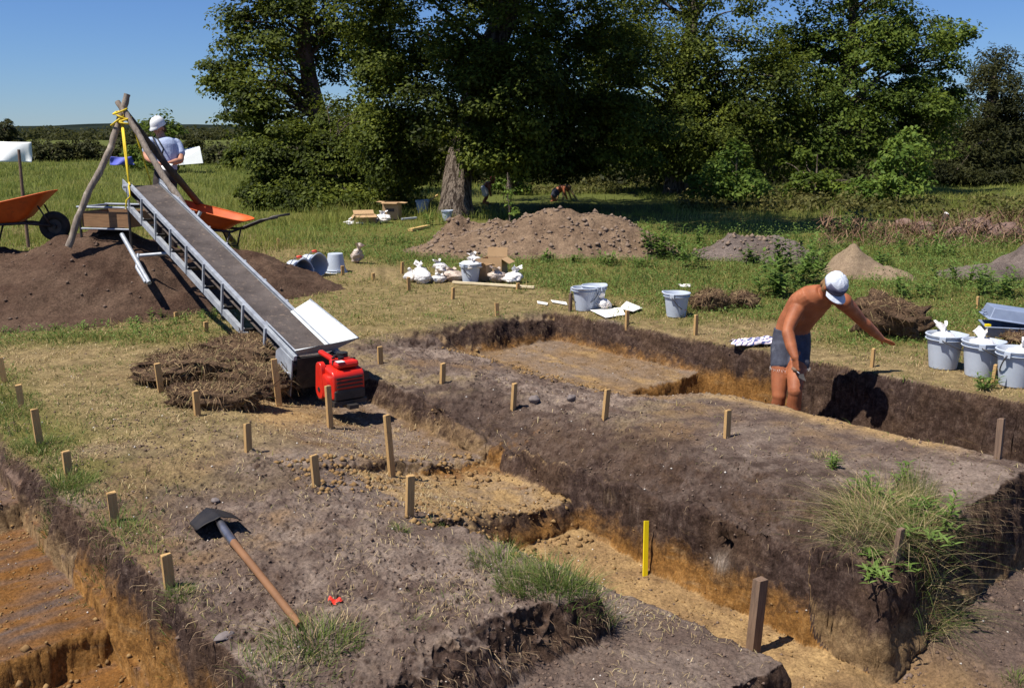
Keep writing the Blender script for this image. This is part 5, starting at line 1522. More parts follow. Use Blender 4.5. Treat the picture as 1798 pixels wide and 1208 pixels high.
def straw():
    x, y = scatter(110000, 3.1, 13, rg, .62)
    z, g = height(x, y); u, v = UV(x, y)
    n1 = fbm2(x * 1.5 + 3, y * 1.5, 3)
    d = np.clip(.35 + .9 * n1, .05, 1)
    d = np.where((v > 1.8) & (v < 3.5) & (u > -7), np.clip(.18 + .9 * fbm2(x * 2.2, y * 2.2 + 8, 3), .02, 1) * .55, d)
    d = np.where((v > 4.8) & (v < 8.4) & (u > -9), .10 * np.clip(.4 + n1, 0, 1), d)
    d = np.where((v < 1.75), .02, d)
    keep = (g - z < .30) & (rg.uniform(0, 1, len(x)) < d) & (on_heap(x, y) < .05) & (np.abs(height(x + .06, y)[0] - z) < .03) & (np.abs(height(x, y + .06)[0] - z) < .03) & (np.abs(height(x - .06, y)[0] - z) < .03) & (np.abs(height(x, y - .06)[0] - z) < .03)
    x, y, z = x[keep], y[keep], z[keep]; n = len(x)
    a = rg.uniform(0, 2 * math.pi, n); L = rg.uniform(.015, .06, n) * (.8 + .03 * y); W = rg.uniform(.0007, .0016, n) * (.6 + .12 * y)
    c, s = np.cos(a), np.sin(a)
    dz = rg.uniform(.0, .022, n)
    z2 = height(x + c * L, y + s * L)[0]
    p0 = np.stack([x - s * W, y + c * W, z + .004], 1); p1 = np.stack([x + s * W, y - c * W, z + .004], 1)
    mid = np.stack([x + c * L * .5, y + s * L * .5 , np.maximum(z, z2) + .006 + dz], 1); of = np.stack([s * W, -c * W, 0 * W], 1)
    e = np.stack([x + c * L, y + s * L, np.maximum(z2, z - .03) + .004], 1)
    V = np.stack([p0, p1, mid + of, mid - of, e], 1).reshape(-1, 3); k = np.arange(n)[:, None] * 5
    F = np.stack([np.concatenate([k, k + 1, k + 2], 1), np.concatenate([k, k + 2, k + 3], 1), np.concatenate([k + 3, k + 2, k + 4], 1)], 1).reshape(-1, 3)
    tag(link('straw_litter', np_mesh('straw_litter', V, F), M_straw, None, False), 'loose bits of straw and root strewn over the soil', 'straw', kind='stuff')
straw()
# clods and crumbs
def crumbs(name, label, x, y, z, S, mat, rng):
    oc = np.array([(1, 0, 0), (0, 1, 0), (-1, 0, 0), (0, -1, 0), (0, 0, 1), (0, 0, -1)], float)
    of = np.array([(0, 1, 4), (1, 2, 4), (2, 3, 4), (3, 0, 4), (1, 0, 5), (2, 1, 5), (3, 2, 5), (0, 3, 5)])
    n = len(x)
    V = oc[None] * rng.uniform(.55, 1.25, (n, 6, 1)) * S[:, None, None] * np.array((1, 1, .75))
    a = rng.uniform(0, 6.28, n); c, s = np.cos(a)[:, None], np.sin(a)[:, None]
    V = np.stack([V[..., 0] * c - V[..., 1] * s, V[..., 0] * s + V[..., 1] * c, V[..., 2]], -1) + np.stack([x, y, z + S * .25], 1)[:, None]
    F = (of[None] + (np.arange(n) * 6)[:, None, None]).reshape(-1, 3)
    o = link(name, np_mesh(name, V.reshape(-1, 3), F), mat, None, True)
    return tag(o, label, 'soil', kind='stuff')
def inv_uv(uu, vv):
    A = np.linalg.inv(np.array(((.651, -.7416), (.759, .636)))) @ np.stack([uu + .3545, vv - .304]); return A[0], A[1]
def spill():
    """loose clods under the cut faces and in scattered patches"""
    U_, V_, S_ = [], [], []
    def line(n, fu, fv, s0):
        t = rg.uniform(0, 1, n); e = rg.exponential(.10, n); g_ = .5 + .5 * np.sin(t * 23) * np.sin(t * 7 + 2)
        k = rg.uniform(0, 1, n) < .25 + .75 * g_
        U_.append(fu(t, e)[k]); V_.append(fv(t, e)[k]); S_.append((s0 * (.25 + 2.2 * rg.uniform(0, 1, n) ** 6))[k])
    line(700, lambda t, e: -6 + 3.3 * t, lambda t, e: 4.74 - e, .012)
    line(500, lambda t, e: -8 + 2.0 * t, lambda t, e: 4.72 - e, .012)
    line(500, lambda t, e: -8.8 + 6 * t, lambda t, e: 8.28 - e, .013)
    line(420, lambda t, e: -2.5 + e, lambda t, e: 4.9 + 2 * t, .016)
    line(420, lambda t, e: -3.25 + e, lambda t, e: 1.9 + 1.6 * t, .013)
    line(500, lambda t, e: -8 + 4.6 * t, lambda t, e: 1.66 - e, .011)
    line(300, lambda t, e: -4.85 + e, lambda t, e: 3.5 + 1.2 * t, .014)
    for c in range(70):
        if c % 2: cu, cv_ = rg.uniform(-8.5, -3), rg.uniform(4.9, 7)
        else: cu, cv_ = rg.uniform(-7.5, -3.4), rg.uniform(1.9, 3.6)
        n = rg.integers(8, 46); r = rg.uniform(.06, .28)
        U_.append(cu + rg.normal(0, r, n)); V_.append(cv_ + rg.normal(0, r * .7, n)); S_.append(.010 * (.2 + 2.6 * rg.uniform(0, 1, n) ** 5))
    x, y = inv_uv(np.concatenate(U_), np.concatenate(V_)); S = np.concatenate(S_)
    return x, y, height(x, y)[0], S
def roots():
    P, F = [], []
    for n, fu, fv, du, dv in ((420, lambda t: -8 + 5.4 * t, lambda t: 4.84 + 0 * t, 0, -1), (300, lambda t: -8.8 + 6 * t, lambda t: 8.36 + 0 * t, 0, -1), (360, lambda t: -2.6 + 0 * t, lambda t: 4.9 + 2 * t, 1, 0),
                              (300, lambda t: -3.36 + 0 * t, lambda t: 1.9 + 1.7 * t, 1, 0), (260, lambda t: -8 + 4.8 * t, lambda t: 1.8 + 0 * t, 0, -1), (200, lambda t: -8.95 + 0 * t, lambda t: 7 + 1.4 * t, 1, 0)):
        t = rg.uniform(0, 1, n)
        x, y = inv_uv(fu(t) + rg.normal(0, .03, n), fv(t) + rg.normal(0, .03, n)); z, g9 = height(x, y); kp = (g9 - z < .22); x, y, z = x[kp], y[kp], z[kp]
        ox, oy = inv_uv(np.array([du - .3545 * 1.0]) * 1.0, np.array([dv + .304])); o = np.array((ox[0], oy[0])); o /= np.linalg.norm(o)
        for a, b, c in zip(x, y, z):
            L = rg.uniform(.03, .14) * rg.uniform(.25, 1); p = np.array((a, b, c + .004)); w_ = rg.uniform(.0008, .0022)
            s = np.array((-o[1], o[0], 0)) * w_; out = np.array((o[0], o[1], 0)) * rg.uniform(.02, .07) + np.array((-o[1], o[0], 0)) * rg.normal(0, .03)
            m1 = p + out + np.array((0, 0, .004)); m2 = m1 + np.array((0, 0, -L * .5)) + out * .25; e = m2 + np.array((0, 0, -L * .5)) - out * .1 + np.array((-o[1], o[0], 0)) * rg.normal(0, .02)
            k = len(P); P += [p - s, p + s, m1 + s, m1 - s, m2 + s * .8, m2 - s * .8, e]
            F += [(k, k + 1, k + 2), (k, k + 2, k + 3), (k + 3, k + 2, k + 4), (k + 3, k + 4, k + 5), (k + 5, k + 4, k + 6)]
    tag(link('cut_roots', np_mesh('cut_roots', np.array(P), np.array(F)), M_root, None, False), 'fine cut roots hanging from the turf edge of the trench walls', 'roots', kind='stuff')
M_root = island_ramp('cut_root', [(0, (.06, .035, .022)), (.6, (.15, .095, .055)), (1, (.30, .22, .13))])
roots()
def all_crumbs():
    x, y, z, S = spill()
    S = S * .72; dp = grade(x, y) - z; lo = (dp > .30) & (UV(x, y)[0] < -2.7)
    crumbs('spilled_clods', 'loose topsoil clods fallen below the cut faces and in small patches', x[~lo], y[~lo], z[~lo] - S[~lo] * .25, S[~lo], M_crumbD, rg)
    crumbs('spilled_subsoil', 'loose yellow-brown clods fallen onto the trench floors', x[lo], y[lo], z[lo] - S[lo] * .25, S[lo], M_crumbS, rg)
    x, y = scatter(150000, 3.1, 12, rg, .6)
    z, g = height(x, y); u, v = UV(x, y)
    n1 = fbm2(x * 2, y * 2, 3)
    strip = (v > 1.7) & (v < 8.5) & (u > -8.9)
    d = np.where(strip | (g - z > .05), np.clip(.35 + .9 * n1, .05, 1), .06)
    keep = rg.uniform(0, 1, len(x)) < d
    x, y, z, g, u, v = (q[keep] for q in (x, y, z, g, u, v)); n = len(x)
    S = .0022 + .012 * rg.uniform(0, 1, n) ** 7; S *= (.7 + .05 * y)
    dep = g - z
    sandy = ((v > 2.9) & (v < 4.9) & (u < -4.7) & (dep > .12) | (v > 3.9) & (v < 4.9) & (dep > .42)) & (rg.uniform(0, 1, n) < .75) | ((v > 6.7) & (dep > .2)) | ((v < 1.8) & (dep > .2))
    crumbs('soil_crumbs', 'dark crumbs of topsoil lying on the trodden ground', x[~sandy], y[~sandy], z[~sandy], S[~sandy], M_crumbD, rg)
    crumbs('sand_crumbs', 'yellow-brown crumbs of subsoil on the trench floors', x[sandy], y[sandy], z[sandy], S[sandy], M_crumbS, rg)
    # crumbly step faces
    X, Y = [], []
    for (u0, u1, v0, v1, m) in ((-5.15, -4.65, 3.3, 4.8, 500), (-6.15, -5.6, 3.2, 4.85, 420), (-6.2, -5.4, 3.05, 3.6, 200), (-4.9, -4.2, 3.5, 4.3, 260), (-8.9, -6.2, 6.5, 7.1, 600), (-5.45, -5.0, .2, 1.8, 120)):
        uu = rg.uniform(u0, u1, m); vv = rg.uniform(v0, v1, m)
        A = np.linalg.inv(np.array(((.651, -.7416), (.759, .636)))) @ np.stack([uu + .3545, vv - .304])
        X.append(A[0]); Y.append(A[1])
    X = np.concatenate(X); Y = np.concatenate(Y); Z = height(X, Y)[0]
    crumbs('subsoil_clods', 'yellow-brown clods crumbled along the trench steps', X, Y, Z, (.004 + .030 * rg.uniform(0, 1, len(X)) ** 4), M_crumbS, rg)
    # clods on the heaps
    for k, nm, lb, mt, m, sz in (('a', 'heap_clods', 'dark clods on the spoil heap under the conveyor', M_crumbD, 1800, .010), ('b', 'heap_clods', 'tan clods rolling down the heap before the big tree', M_crumbT, 4200, .021), ('c', 'heap_clods', 'grey clods on the low double heap', M_crumbT, 900, .02)):
        q = HEAPS[k]; i = rg.integers(0, len(q), m); Q = np.array(q)[i]
        a = rg.uniform(0, 6.28, m); r = np.clip(.93 - np.abs(rg.normal(0, .28, m)), 0, 1)
        X = Q[:, 0] + np.cos(a) * r * Q[:, 3]; Y = Q[:, 1] + np.sin(a) * r * Q[:, 4]; Z = ground_z(X, Y)[0]
        crumbs(nm, lb, X, Y, Z, sz * (.22 + 3.4 * rg.uniform(0, 1, m) ** 9), mt, rg)
    # white flecks
    x, y = scatter(420, 3.3, 11, rg, .55); z, g = height(x, y); k = (g - z > .03) | (UV(x, y)[1] < 3.4)
    crumbs('pale_pebbles', 'scattered pale pebbles', x[k], y[k], z[k], rg.uniform(.004, .010, k.sum()) * (.7 + .05 * y[k]), pm('pale_pebble', (.62, .58, .52), (.4, .36, .32), 3, .8), rg)
M_crumbD = pm('dark_crumb', (.19, .135, .105), (.085, .056, .042), 9, 1.0, spec=.05)
M_crumbS = pm('sand_crumb', (.30, .19, .085), (.17, .10, .045), 9, 1.0, spec=.05)
M_crumbT = pm('tan_clod', (.24, .18, .135), (.15, .105, .08), 9, 1.0, spec=.05)
all_crumbs()

# grass tufts close to the camera
def tuft(label, px, py, n, rad, h, seed, mat=None, lean=.9, hang=0.0, name='grass_tuft', w=.0022, dry=.15, off=(0, 0), el=1.0):
    rng = np.random.default_rng(seed); p = gp(px, py); p.x += off[0]; p.y += off[1]
    a = rng.uniform(0, 6.28, n); r = rng.uniform(0, 1, n) ** .6 * rad
    x, y = p.x + np.cos(a) * r * el, p.y + np.sin(a) * r
    z = height(x, y)[0]
    root = empty(name, (p.x, p.y, hz(p.x, p.y))); tag(root, label, 'grass', 'tufts of grass left along the dig')
    H = h * rng.uniform(.35, 1.15, n) * (1.1 - .4 * r / rad); W = w * rng.uniform(.6, 1.3, n)
    P = np.stack([x, y, z - .01], 1)
    head = a + rng.normal(0, .8, n)
    s = rng.uniform(0, 1, n) < dry
    for sel, mt, nm in ((~s, mat or M_green, 'green_blades'), (s, M_straw, 'dry_blades')):
        if sel.sum() < 3: continue
        V, F = blades(P[sel], H[sel], W[sel], rng, lean + hang, 4, heading=head[sel])
        o = link(nm, np_mesh(nm, V - np.array(root.location), F), mt, root, False); o['kind'] = 'stuff'
    return root
tuft('thick green tuft hanging over the near end of the strip right of the shovel', 975, 1030, 1300, .21, .19, 1, el=1.5, dry=.10)
tuft('long-bladed tuft climbing left of the thick green tuft', 880, 990, 360, .16, .15, 2, el=1.3)
tuft('green tuft at the lower end of the shovel handle', 555, 1130, 560, .15, .15, 3, el=1.5)
tuft('scattered blades below the shovel tuft at the bottom edge', 470, 1180, 420, .24, .10, 4, dry=.35, el=1.5)
tuft('small tuft at the foot of the broad middle stake', 705, 930, 90, .05, .09, 5)
tuft('sparse tuft right of the broad middle stake', 765, 920, 90, .09, .06, 6)
tuft('grass round the nearest left-row stake', 310, 1045, 240, .09, .09, 7, dry=.25)
tuft('low grass round the stake left of the shovel blade', 195, 930, 420, .17, .06, 8, el=1.6)
tuft('dense weeds and grass round the fourth stake of the left row', 118, 850, 900, .20, .10, 9, el=1.0)
tuft('rough grass between the tall rim stake and the pale leaf', 70, 785, 700, .22, .10, 10)
tuft('rough grass round the second farthest left-row stake', 25, 722, 600, .24, .09, 11)
tuft('tuft at the bottom right picture corner', 1788, 1200, 160, .08, .10, 12)
tuft('sparse blades on the soil in the middle of the strip', 800, 1045, 110, .18, .05, 13, el=1.4)
tuft('thin blades beside the red flagging tape', 720, 1090, 90, .12, .05, 14)
tuft('dry grass on the baulk above the hanging weeds', 1450, 805, 160, .10, .09, 15, dry=.6)
# leafy weeds
def weed(label, px, py, stems, h, lf, seed, spread=.12, mat=None, heap=False, group='leafy weeds in the field', lean=.25, wide=.36, name='weed_clump', hang=0.0):
    rng = np.random.default_rng(seed); p = gph(px, py) if heap else gp(px, py)
    root = empty(name, p); tag(root, label, 'weed', group)
    sb, LV, LF = MB(), [], []
    for s in range(stems):
        a = rng.uniform(0, 6.28); r = rng.uniform(0, spread)
        b = Vector((math.cos(a) * r, math.sin(a) * r, -.02)); hh = h * rng.uniform(.55, 1.1)
        d = Vector((math.cos(a) * lean * rng.uniform(.3, 1.4), math.sin(a) * lean * rng.uniform(.3, 1.4) - hang * .6, 1 - hang)).normalized()
        pts = [b + d * hh * t + Vector((0, -hang * .3 * t * t, -hang * .5 * hh * t * t)) for t in (0, .35, .7, 1)]
        sb.tube(pts, [.005, .004, .003, .002], 5)
        m = int(5 + h * 14)
        for i in range(m):
            t = .15 + .85 * i / (m - 1); q = b + d * hh * t + Vector((0, -hang * .3 * t * t, -hang * .5 * hh * t * t))
            for side in range(2):
                an = i * 1.57 + side * math.pi + rng.normal(0, .3)
                L = lf * rng.uniform(.7, 1.2) * (1.15 - .6 * abs(t - .45))
                o = Vector((math.cos(an), math.sin(an), rng.uniform(.1, .75))).normalized(); sd_ = o.cross(Vector((0, 0, 1))).normalized(); up = sd_.cross(o)
                w_ = L * wide * .5
                V = [q, q + o * L * .3 + sd_ * w_ * .85 + up * L * .05, q + o * L * .62 + sd_ * w_ * .8, q + o * L - up * L * .15, q + o * L * .62 - sd_ * w_ * .8, q + o * L * .3 - sd_ * w_ * .85 + up * L * .05]
                k = len(LV); LV += [tuple(v) for v in V]; LF += [(k, k + 1, k + 5), (k + 1, k + 2, k + 4), (k + 1, k + 4, k + 5), (k + 2, k + 3, k + 4)]
    sb.build('stems', M_leafS, root, smooth=True)['kind'] = 'stuff'
    link('leaves', np_mesh('leaves', LV, LF), mat or M_leafW, root, False)
    return root
W_ = [(1172, 452, 14, .62, .15, .40, 'tall leafy weeds at the right foot of the tan spoil heap'), (1205, 470, 9, .42, .12, .30, 'lower leafy weeds just below the tall weeds by the tan heap'), (1150, 440, 6, .5, .13, .2, 'weeds growing on the right slope of the tan spoil heap'),
 (1395, 500, 16, .72, .16, .42, 'tall thicket of weeds directly left of the shirtless digger'), (1362, 520, 10, .45, .17, .30, 'broad-leaved weeds left of the tall thicket by the digger'), (1425, 470, 10, .7, .12, .30, 'weeds between the low grey heap and the small sandy heap'),
 (1225, 437, 4, .4, .17, .12, 'pale broad-leaved weed in front of the low double heap'), (1320, 452, 4, .32, .16, .12, 'pale weed on the low double grey heap'), (1535, 470, 7, .34, .15, .25, 'weeds at the right foot of the small sandy heap'),
 (1690, 500, 10, .42, .13, .40, 'dark green weeds left of the right-hand grey heap'), (1755, 520, 9, .40, .13, .35, 'weeds above the blue-grey trays'), (1600, 520, 8, .32, .12, .35, 'low weeds above the bulky brown sod'),
 (1640, 450, 12, .45, .13, .60, 'weeds in the grass below the cut post'), (1500, 420, 10, .6, .13, .50, 'weeds at the left end of the reddish brush'),
 (958, 458, 5, .22, .12, .18, 'small sprig right of the open cardboard box'), (1010, 462, 4, .22, .11, .15, 'small sprig in the grass above the far pail pair'), (1060, 466, 5, .26, .12, .15, 'sprig below the middle of the tan spoil heap'), (1120, 468, 5, .24, .11, .18, 'sprig left of the tall leafy weeds'),
 (340, 560, 10, .16, .06, .40, 'low weeds beside the conveyor foot, left of it'), (250, 572, 10, .14, .06, .50, 'low weeds at the foot of the dark spoil heap'), (140, 578, 7, .12, .06, .4, 'sparse weeds in front of the dark spoil heap on the left'),
 (690, 430, 8, .24, .09, .5, 'dark low weeds left of the tan spoil heap'), (760, 395, 9, .35, .10, .4, 'dark weeds at the maple roots'), (1560, 345, 10, .5, .13, .6, 'bright weeds under the right sapling')]
for i, (px, py, st, h, lf, sp, lb) in enumerate(W_):
    weed(lb, px, py, st, h, lf, 200 + i, sp, heap=px in (1150, 1320))
weed('young green weed on the right corner of the baulk near the weathered stake', 1722, 765, 7, .15, .075, 301, .08, group='weeds on the baulk', lean=.7, wide=.28)
weed('upright small-leaved weed on the baulk left of the hanging tuft', 1462, 820, 6, .13, .05, 302, .06, group='weeds on the baulk', wide=.3)
weed('leafy weeds topping the hanging tuft at the baulk corner', 1530, 870, 7, .15, .06, 303, .14, group='weeds on the baulk', lean=.5, wide=.3)
weed('weed with long leaves right of the hanging tuft', 1655, 905, 6, .18, .08, 304, .10, group='weeds on the baulk', lean=.6, wide=.25)
weed('weeds hanging low on the long wall under the small slanting stake', 1540, 985, 8, .16, .07, 305, .10, group='weeds on the baulk', lean=.8, wide=.28, hang=.5)
tuft('tall fine grass standing in the hanging tuft', 1610, 880, 420, .12, .26, 21, w=.0014, lean=.25, dry=.3)
tuft('dry grass drooping over the baulk corner', 1540, 905, 900, .24, .28, 22, lean=1.8, dry=.5, w=.0018)
tuft('mixed blades drooping from the baulk corner above the fallen soil', 1610, 935, 700, .20, .28, 23, lean=1.7, dry=.5, w=.0018)
tuft('grass and roots hanging on the long wall below the leafy weeds', 1510, 935, 420, .16, .22, 24, lean=2.0, dry=.45, w=.0017)
tuft('dark green blades hanging on the end face of the baulk', 1650, 965, 360, .18, .20, 25, lean=1.9, dry=.35, w=.0018)
weed('small leafy weed hanging on the end face of the baulk', 1625, 960, 9, .18, .075, 306, .14, group='weeds on the baulk', lean=.9, wide=.28, hang=.35)
weed('broad green weed at the top edge of the baulk end', 1590, 850, 5, .15, .06, 307, .13, group='weeds on the baulk', lean=.6, wide=.3)
# broadleaf ground weeds
def ground_weeds():
    x, y = scatter(130000, 8.5, 24, rg, .6)
    z, g = ground_z(x, y); gm = green_mask(x, y); u, v = UV(x, y)
    n1 = fbm2(x * .9 + 5, y * .9, 3)
    keep = (g - z < .03) & (on_heap(x, y) < .02) & (rg.uniform(0, 1, len(x)) < np.clip(gm * 1.2 + .9 * n1 - .35 + .5 * sstep(2.4, 4.2, x) * sstep(11.5, 13.5, y), 0, 1)) & ((v > 8.5) | (u < -9))
    x, y, z = x[keep], y[keep], z[keep]; n = len(x)
    tw = sstep(2.4, 4.2, x) * sstep(11.5, 13.5, y) * sstep(-.05, .35, fbm2(x * .8 + 2, y * .8 + 9, 3))
    C = np.stack([x, y, z + rg.uniform(.015, .075, n) * (.5 + .04 * y) + rg.uniform(0, .30, n) * tw], 1)
    V, F = leaves_np(C, rg.normal(0, .5, (n, 3)) + np.array((0, 0, 1)), .028 * (.7 + .035 * y), rg, .1, .5)
    tag(link('ground_weeds', np_mesh('ground_weeds', V, F), M_leafW, None, False), 'small broad-leaved weeds mixed into the turf', 'weeds', kind='stuff')
ground_weeds()

# reddish dead brush, rocks and post on the far right
def brush():
    rng = np.random.default_rng(17); m = 2600
    px = rng.uniform(1440, 1860, m); zc = rng.uniform(19, 23.5, m); P, F = [], []
    V = []
    for a, d in zip(px, zc):
        b = atd(a, 400, d); x, y = b.x, b.y; z = hz(x, y)
        h = .55 * math.exp(-((d - 21.3) / 1.5) ** 2) * rng.uniform(.2, 1) * (.8 + .3 * math.sin(x * 1.3))
        t = rng.normal(0, 1, 3); t[2] = abs(t[2]) * .4; t /= np.linalg.norm(t); L = rng.uniform(.15, .6)
        c = np.array((x, y, z + h)); s = np.cross(t, (0, 0, 1.)); s = s / (np.linalg.norm(s) + 1e-6) * rng.uniform(.006, .016)
        k = len(V); V += [c - t * L / 2 - s, c - t * L / 2 + s, c + t * L / 2 + s * .4 + (0, 0, .05), c + t * L / 2 - s * .4 + (0, 0, .05)]; F.append((k, k + 1, k + 2, k + 3))
    o = link('dead_brush', np_mesh('dead_brush', V, F), island_ramp('dead_brush_twigs', [(0, (.07, .038, .026)), (.6, (.15, .085, .052)), (1, (.26, .17, .10))]), None, False)
    tag(o, 'reddish heap of dead brush along the right field edge', 'brush', kind='stuff')
brush()
for i, (px, py, r, lb) in enumerate(((1712, 412, .42, 'rounded brown field stone in the brush, right of the cut post'), (1625, 408, .30, 'brown field stone left of the cut post'), (1760, 418, .38, 'field stone farthest right in the brush'), (1680, 418, .28, 'small field stone under the cut post'), (1590, 402, .26, 'field stone at the left end of the stone row'))):
    p = gp(px, py); mb = MB(); mb.ball((0, 0, r * .2), (r, r * .8, r * .62), 16, 12, amp=.4, fr=1.2, seed=i * 3.3)
    o = mb.build('field_stone', pm('field_stone', (.20, .13, .105), (.13, .085, .07), 6, .95, bump=.5), loc=p, smooth=True); tag(o, lb, 'stone', 'field stones in the brush')
p = gp(1657, 408); m = MB(); m.tube([(0, 0, -.1), (-.02, 0, .2), (.03, 0, .42)], [.075, .07, .066], 12); o = m.build('cut_stump', M_barkd, smooth=True, sharp=50, loc=p)
m = MB(); m.tube([(.03, 0, .421), (.031, -.002, .424)], [.06, .058], 12); m.build('cut_face', M_paper, o)
tag(o, 'short stump with a pale cut top in the dead brush', 'stump')
# ------------------------------------------------------------------ people
def skin(name, c1, c2, c3):
    m = pm(name, c1, c2, 7, .58, spec=.28, bump=.15, bscale=60, bdist=.004, c3=c3, s3=4, lo3=.55, hi3=.75)
    m.node_tree.nodes['Principled BSDF'].inputs['Subsurface Weight'].default_value = .06
    return m
M_skin = skin('tanned_skin', (.36, .122, .052), (.24, .078, .034), (.45, .18, .092))
M_skin2 = skin('fair_skin', (.50, .25, .16), (.42, .20, .12), (.52, .24, .15))
M_denim = pm('faded_denim', (.072, .078, .105), (.040, .043, .062), 14, .9, bump=.3, bscale=120, c3=(.14, .145, .175), s3=9, lo3=.58, hi3=.75)
M_hair = pm('sandy_hair', (.30, .17, .07), (.18, .095, .04), 30, .6, bump=.6, bscale=60, stretch=(1, 1, .15))
M_capw = pm('pale_cap', (.62, .66, .73), (.47, .51, .60), 26, .9, bump=.7, bscale=34, c3=(.30, .32, .40), s3=24, lo3=.60, hi3=.70, bdist=.006)
M_capd = pm('cap_band', (.10, .10, .16), (.06, .06, .10), 14, .8)
M_hat = pm('white_hard_hat', (.82, .82, .80), (.78, .78, .76), 4, .3, spec=.5)
M_shirt = pm('pale_blue_shirt', (.42, .49, .66), (.34, .40, .56), 6, .9, bump=.5, bscale=12)
M_trous = pm('dark_trousers', (.045, .035, .032), (.028, .022, .022), 9, .9)
M_eye = pm('eye', (.7, .68, .65), (.03, .02, .02), 40, .2)

def ell(mb, path, rad, lat, n=18):
    """closed loft: path points, (half width, half depth) per point, lateral axis"""
    P = curve(path, 6); m = len(P); lat = Vector(lat)
    t = np.linspace(0, len(path) - 1, m); a = np.interp(t, range(len(path)), [r[0] for r in rad]); b = np.interp(t, range(len(path)), [r[1] for r in rad])
    vs = []
    for i, p in enumerate(P):
        d = (P[min(i + 1, m - 1)] - P[max(i - 1, 0)]).normalized(); x = (lat - d * lat.dot(d)).normalized(); y = d.cross(x)
        for j in range(n):
            q = 2 * math.pi * j / n; vs.append(p + x * math.cos(q) * a[i] + y * math.sin(q) * b[i])
    k = len(vs); vs += [P[0], P[-1]]
    fs = [(i * n + j, i * n + (j + 1) % n, (i + 1) * n + (j + 1) % n, (i + 1) * n + j) for i in range(m - 1) for j in range(n)]
    fs += [(k, (j + 1) % n, j) for j in range(n)] + [(k + 1, (m - 1) * n + j, (m - 1) * n + (j + 1) % n) for j in range(n)]
    mb.add(vs, fs)
def limb(mb, pts, rad, n=14):
    P = curve(pts, 7); t = np.linspace(0, len(pts) - 1, len(P)); r = np.interp(t, range(len(pts)), rad)
    d0 = (P[1] - P[0]).normalized(); d1 = (P[-1] - P[-2]).normalized()
    P = [P[0] - d0 * r[0] * .6] + P + [P[-1] + d1 * r[-1] * .6]; r = np.concatenate([[r[0] * .6], r, [r[-1] * .6]])
    mb.tube(P, r, n)
def fused(name, mb, mat, parent, voxel, smooth=5):
    me = bpy.data.meshes.new(name + '_raw'); me.from_pydata([tuple(v) for v in mb.v], [], mb.f)
    bm = bmesh.new(); bm.from_mesh(me); bmesh.ops.recalc_face_normals(bm, faces=bm.faces); bm.to_mesh(me); bm.free()
    o = bpy.data.objects.new('tmp', me); COL.objects.link(o)
    r = o.modifiers.new('r', 'REMESH'); r.mode = 'VOXEL'; r.voxel_size = voxel
    s = o.modifiers.new('s', 'SMOOTH'); s.iterations = smooth; s.factor = .5
    ev = o.evaluated_get(bpy.context.evaluated_depsgraph_get())
    m2 = bpy.data.meshes.new_from_object(ev); m2.name = name
    bpy.data.objects.remove(o); bpy.data.meshes.remove(me)
    return link(name, m2, mat, parent, True)
def hand(mb, wrist, fdir, palmn, s=1.0, curl=.3, spread=.18, thumb=1):
    """palm and five separate fingers; palmn points out of the palm, thumb = side sign"""
    f = Vector(fdir).normalized(); n = Vector(palmn); n = (n - f * n.dot(f)).normalized(); x = f.cross(n).normalized()
    w_ = Vector(wrist)
    ell(mb, [w_ - f * .01 * s, w_ + f * .025 * s, w_ + f * .06 * s, w_ + f * .092 * s], [(.026 * s, .018 * s), (.034 * s, .017 * s), (.041 * s, .015 * s), (.040 * s, .012 * s)], x, 14)
    for i, (o, L, r) in enumerate(((-.030, .068, .0080), (-.010, .079, .0086), (.011, .074, .0084), (.031, .058, .0074))):
        o = o * thumb * -1
        b = w_ + f * .083 * s + x * o * s
        d = (f + x * o * spread * 8).normalized(); c = curl * (1 + .18 * i)
        p1 = b + d * L * .42 * s; d2 = (d * math.cos(c) + n * math.sin(c)); p2 = p1 + d2 * L * .33 * s
        d3 = (d * math.cos(c * 1.9) + n * math.sin(c * 1.9)); p3 = p2 + d3 * L * .27 * s
        limb(mb, [b - d * .02 * s, b, p1, p2, p3], [r * s * 1.05, r * s * 1.05, r * s, r * s * .92, r * s * .78], 10)
    tx = x * thumb
    b = w_ + f * .028 * s + tx * .026 * s
    d = (f * .65 + tx * .75 + n * (.25 + curl * .4)).normalized(); d2 = (f * .95 + tx * .25 + n * (.2 + curl * .6)).normalized()
    limb(mb, [b - d * .012 * s, b, b + d * .034 * s, b + d * .034 * s + d2 * .03 * s], [.013 * s, .0125 * s, .0105 * s, .0085 * s], 10)

def head_shape(mb, c, fwd, up, s=1.0, ears=True):
    f = Vector(fwd).normalized(); u = Vector(up); u = (u - f * u.dot(f)).normalized(); x = f.cross(u)
    M = Matrix((x, f, u)).transposed().to_4x4(); M.translation = Vector(c)
    mb.ball((0, -.008 * s, .028 * s), (.074 * s, .095 * s, .090 * s), 20, 14, M)
    mb.ball((0, .022 * s, -.045 * s), (.055 * s, .066 * s, .066 * s), 18, 12, M)       # jaw
    mb.ball((0, .070 * s, -.088 * s), (.022 * s, .020 * s, .018 * s), 10, 8, M)        # chin
    mb.ball((0, .096 * s, -.012 * s), (.013 * s, .020 * s, .028 * s), 10, 8, M)        # nose
    mb.ball((0, .076 * s, .022 * s), (.048 * s, .018 * s, .012 * s), 12, 8, M)         # brow
    mb.ball((0, .080 * s, -.052 * s), (.024 * s, .010 * s, .006 * s), 10, 6, M); mb.ball((0, .078 * s, -.064 * s), (.021 * s, .011 * s, .007 * s), 10, 6, M)
    for sx in (-1, 1):
        mb.ball((sx * .038 * s, .060 * s, -.018 * s), (.022 * s, .020 * s, .020 * s), 10, 8, M)
        if ears: mb.ball((sx * .078 * s, -.005 * s, -.008 * s), (.010 * s, .020 * s, .032 * s), 10, 8, M)
    return M

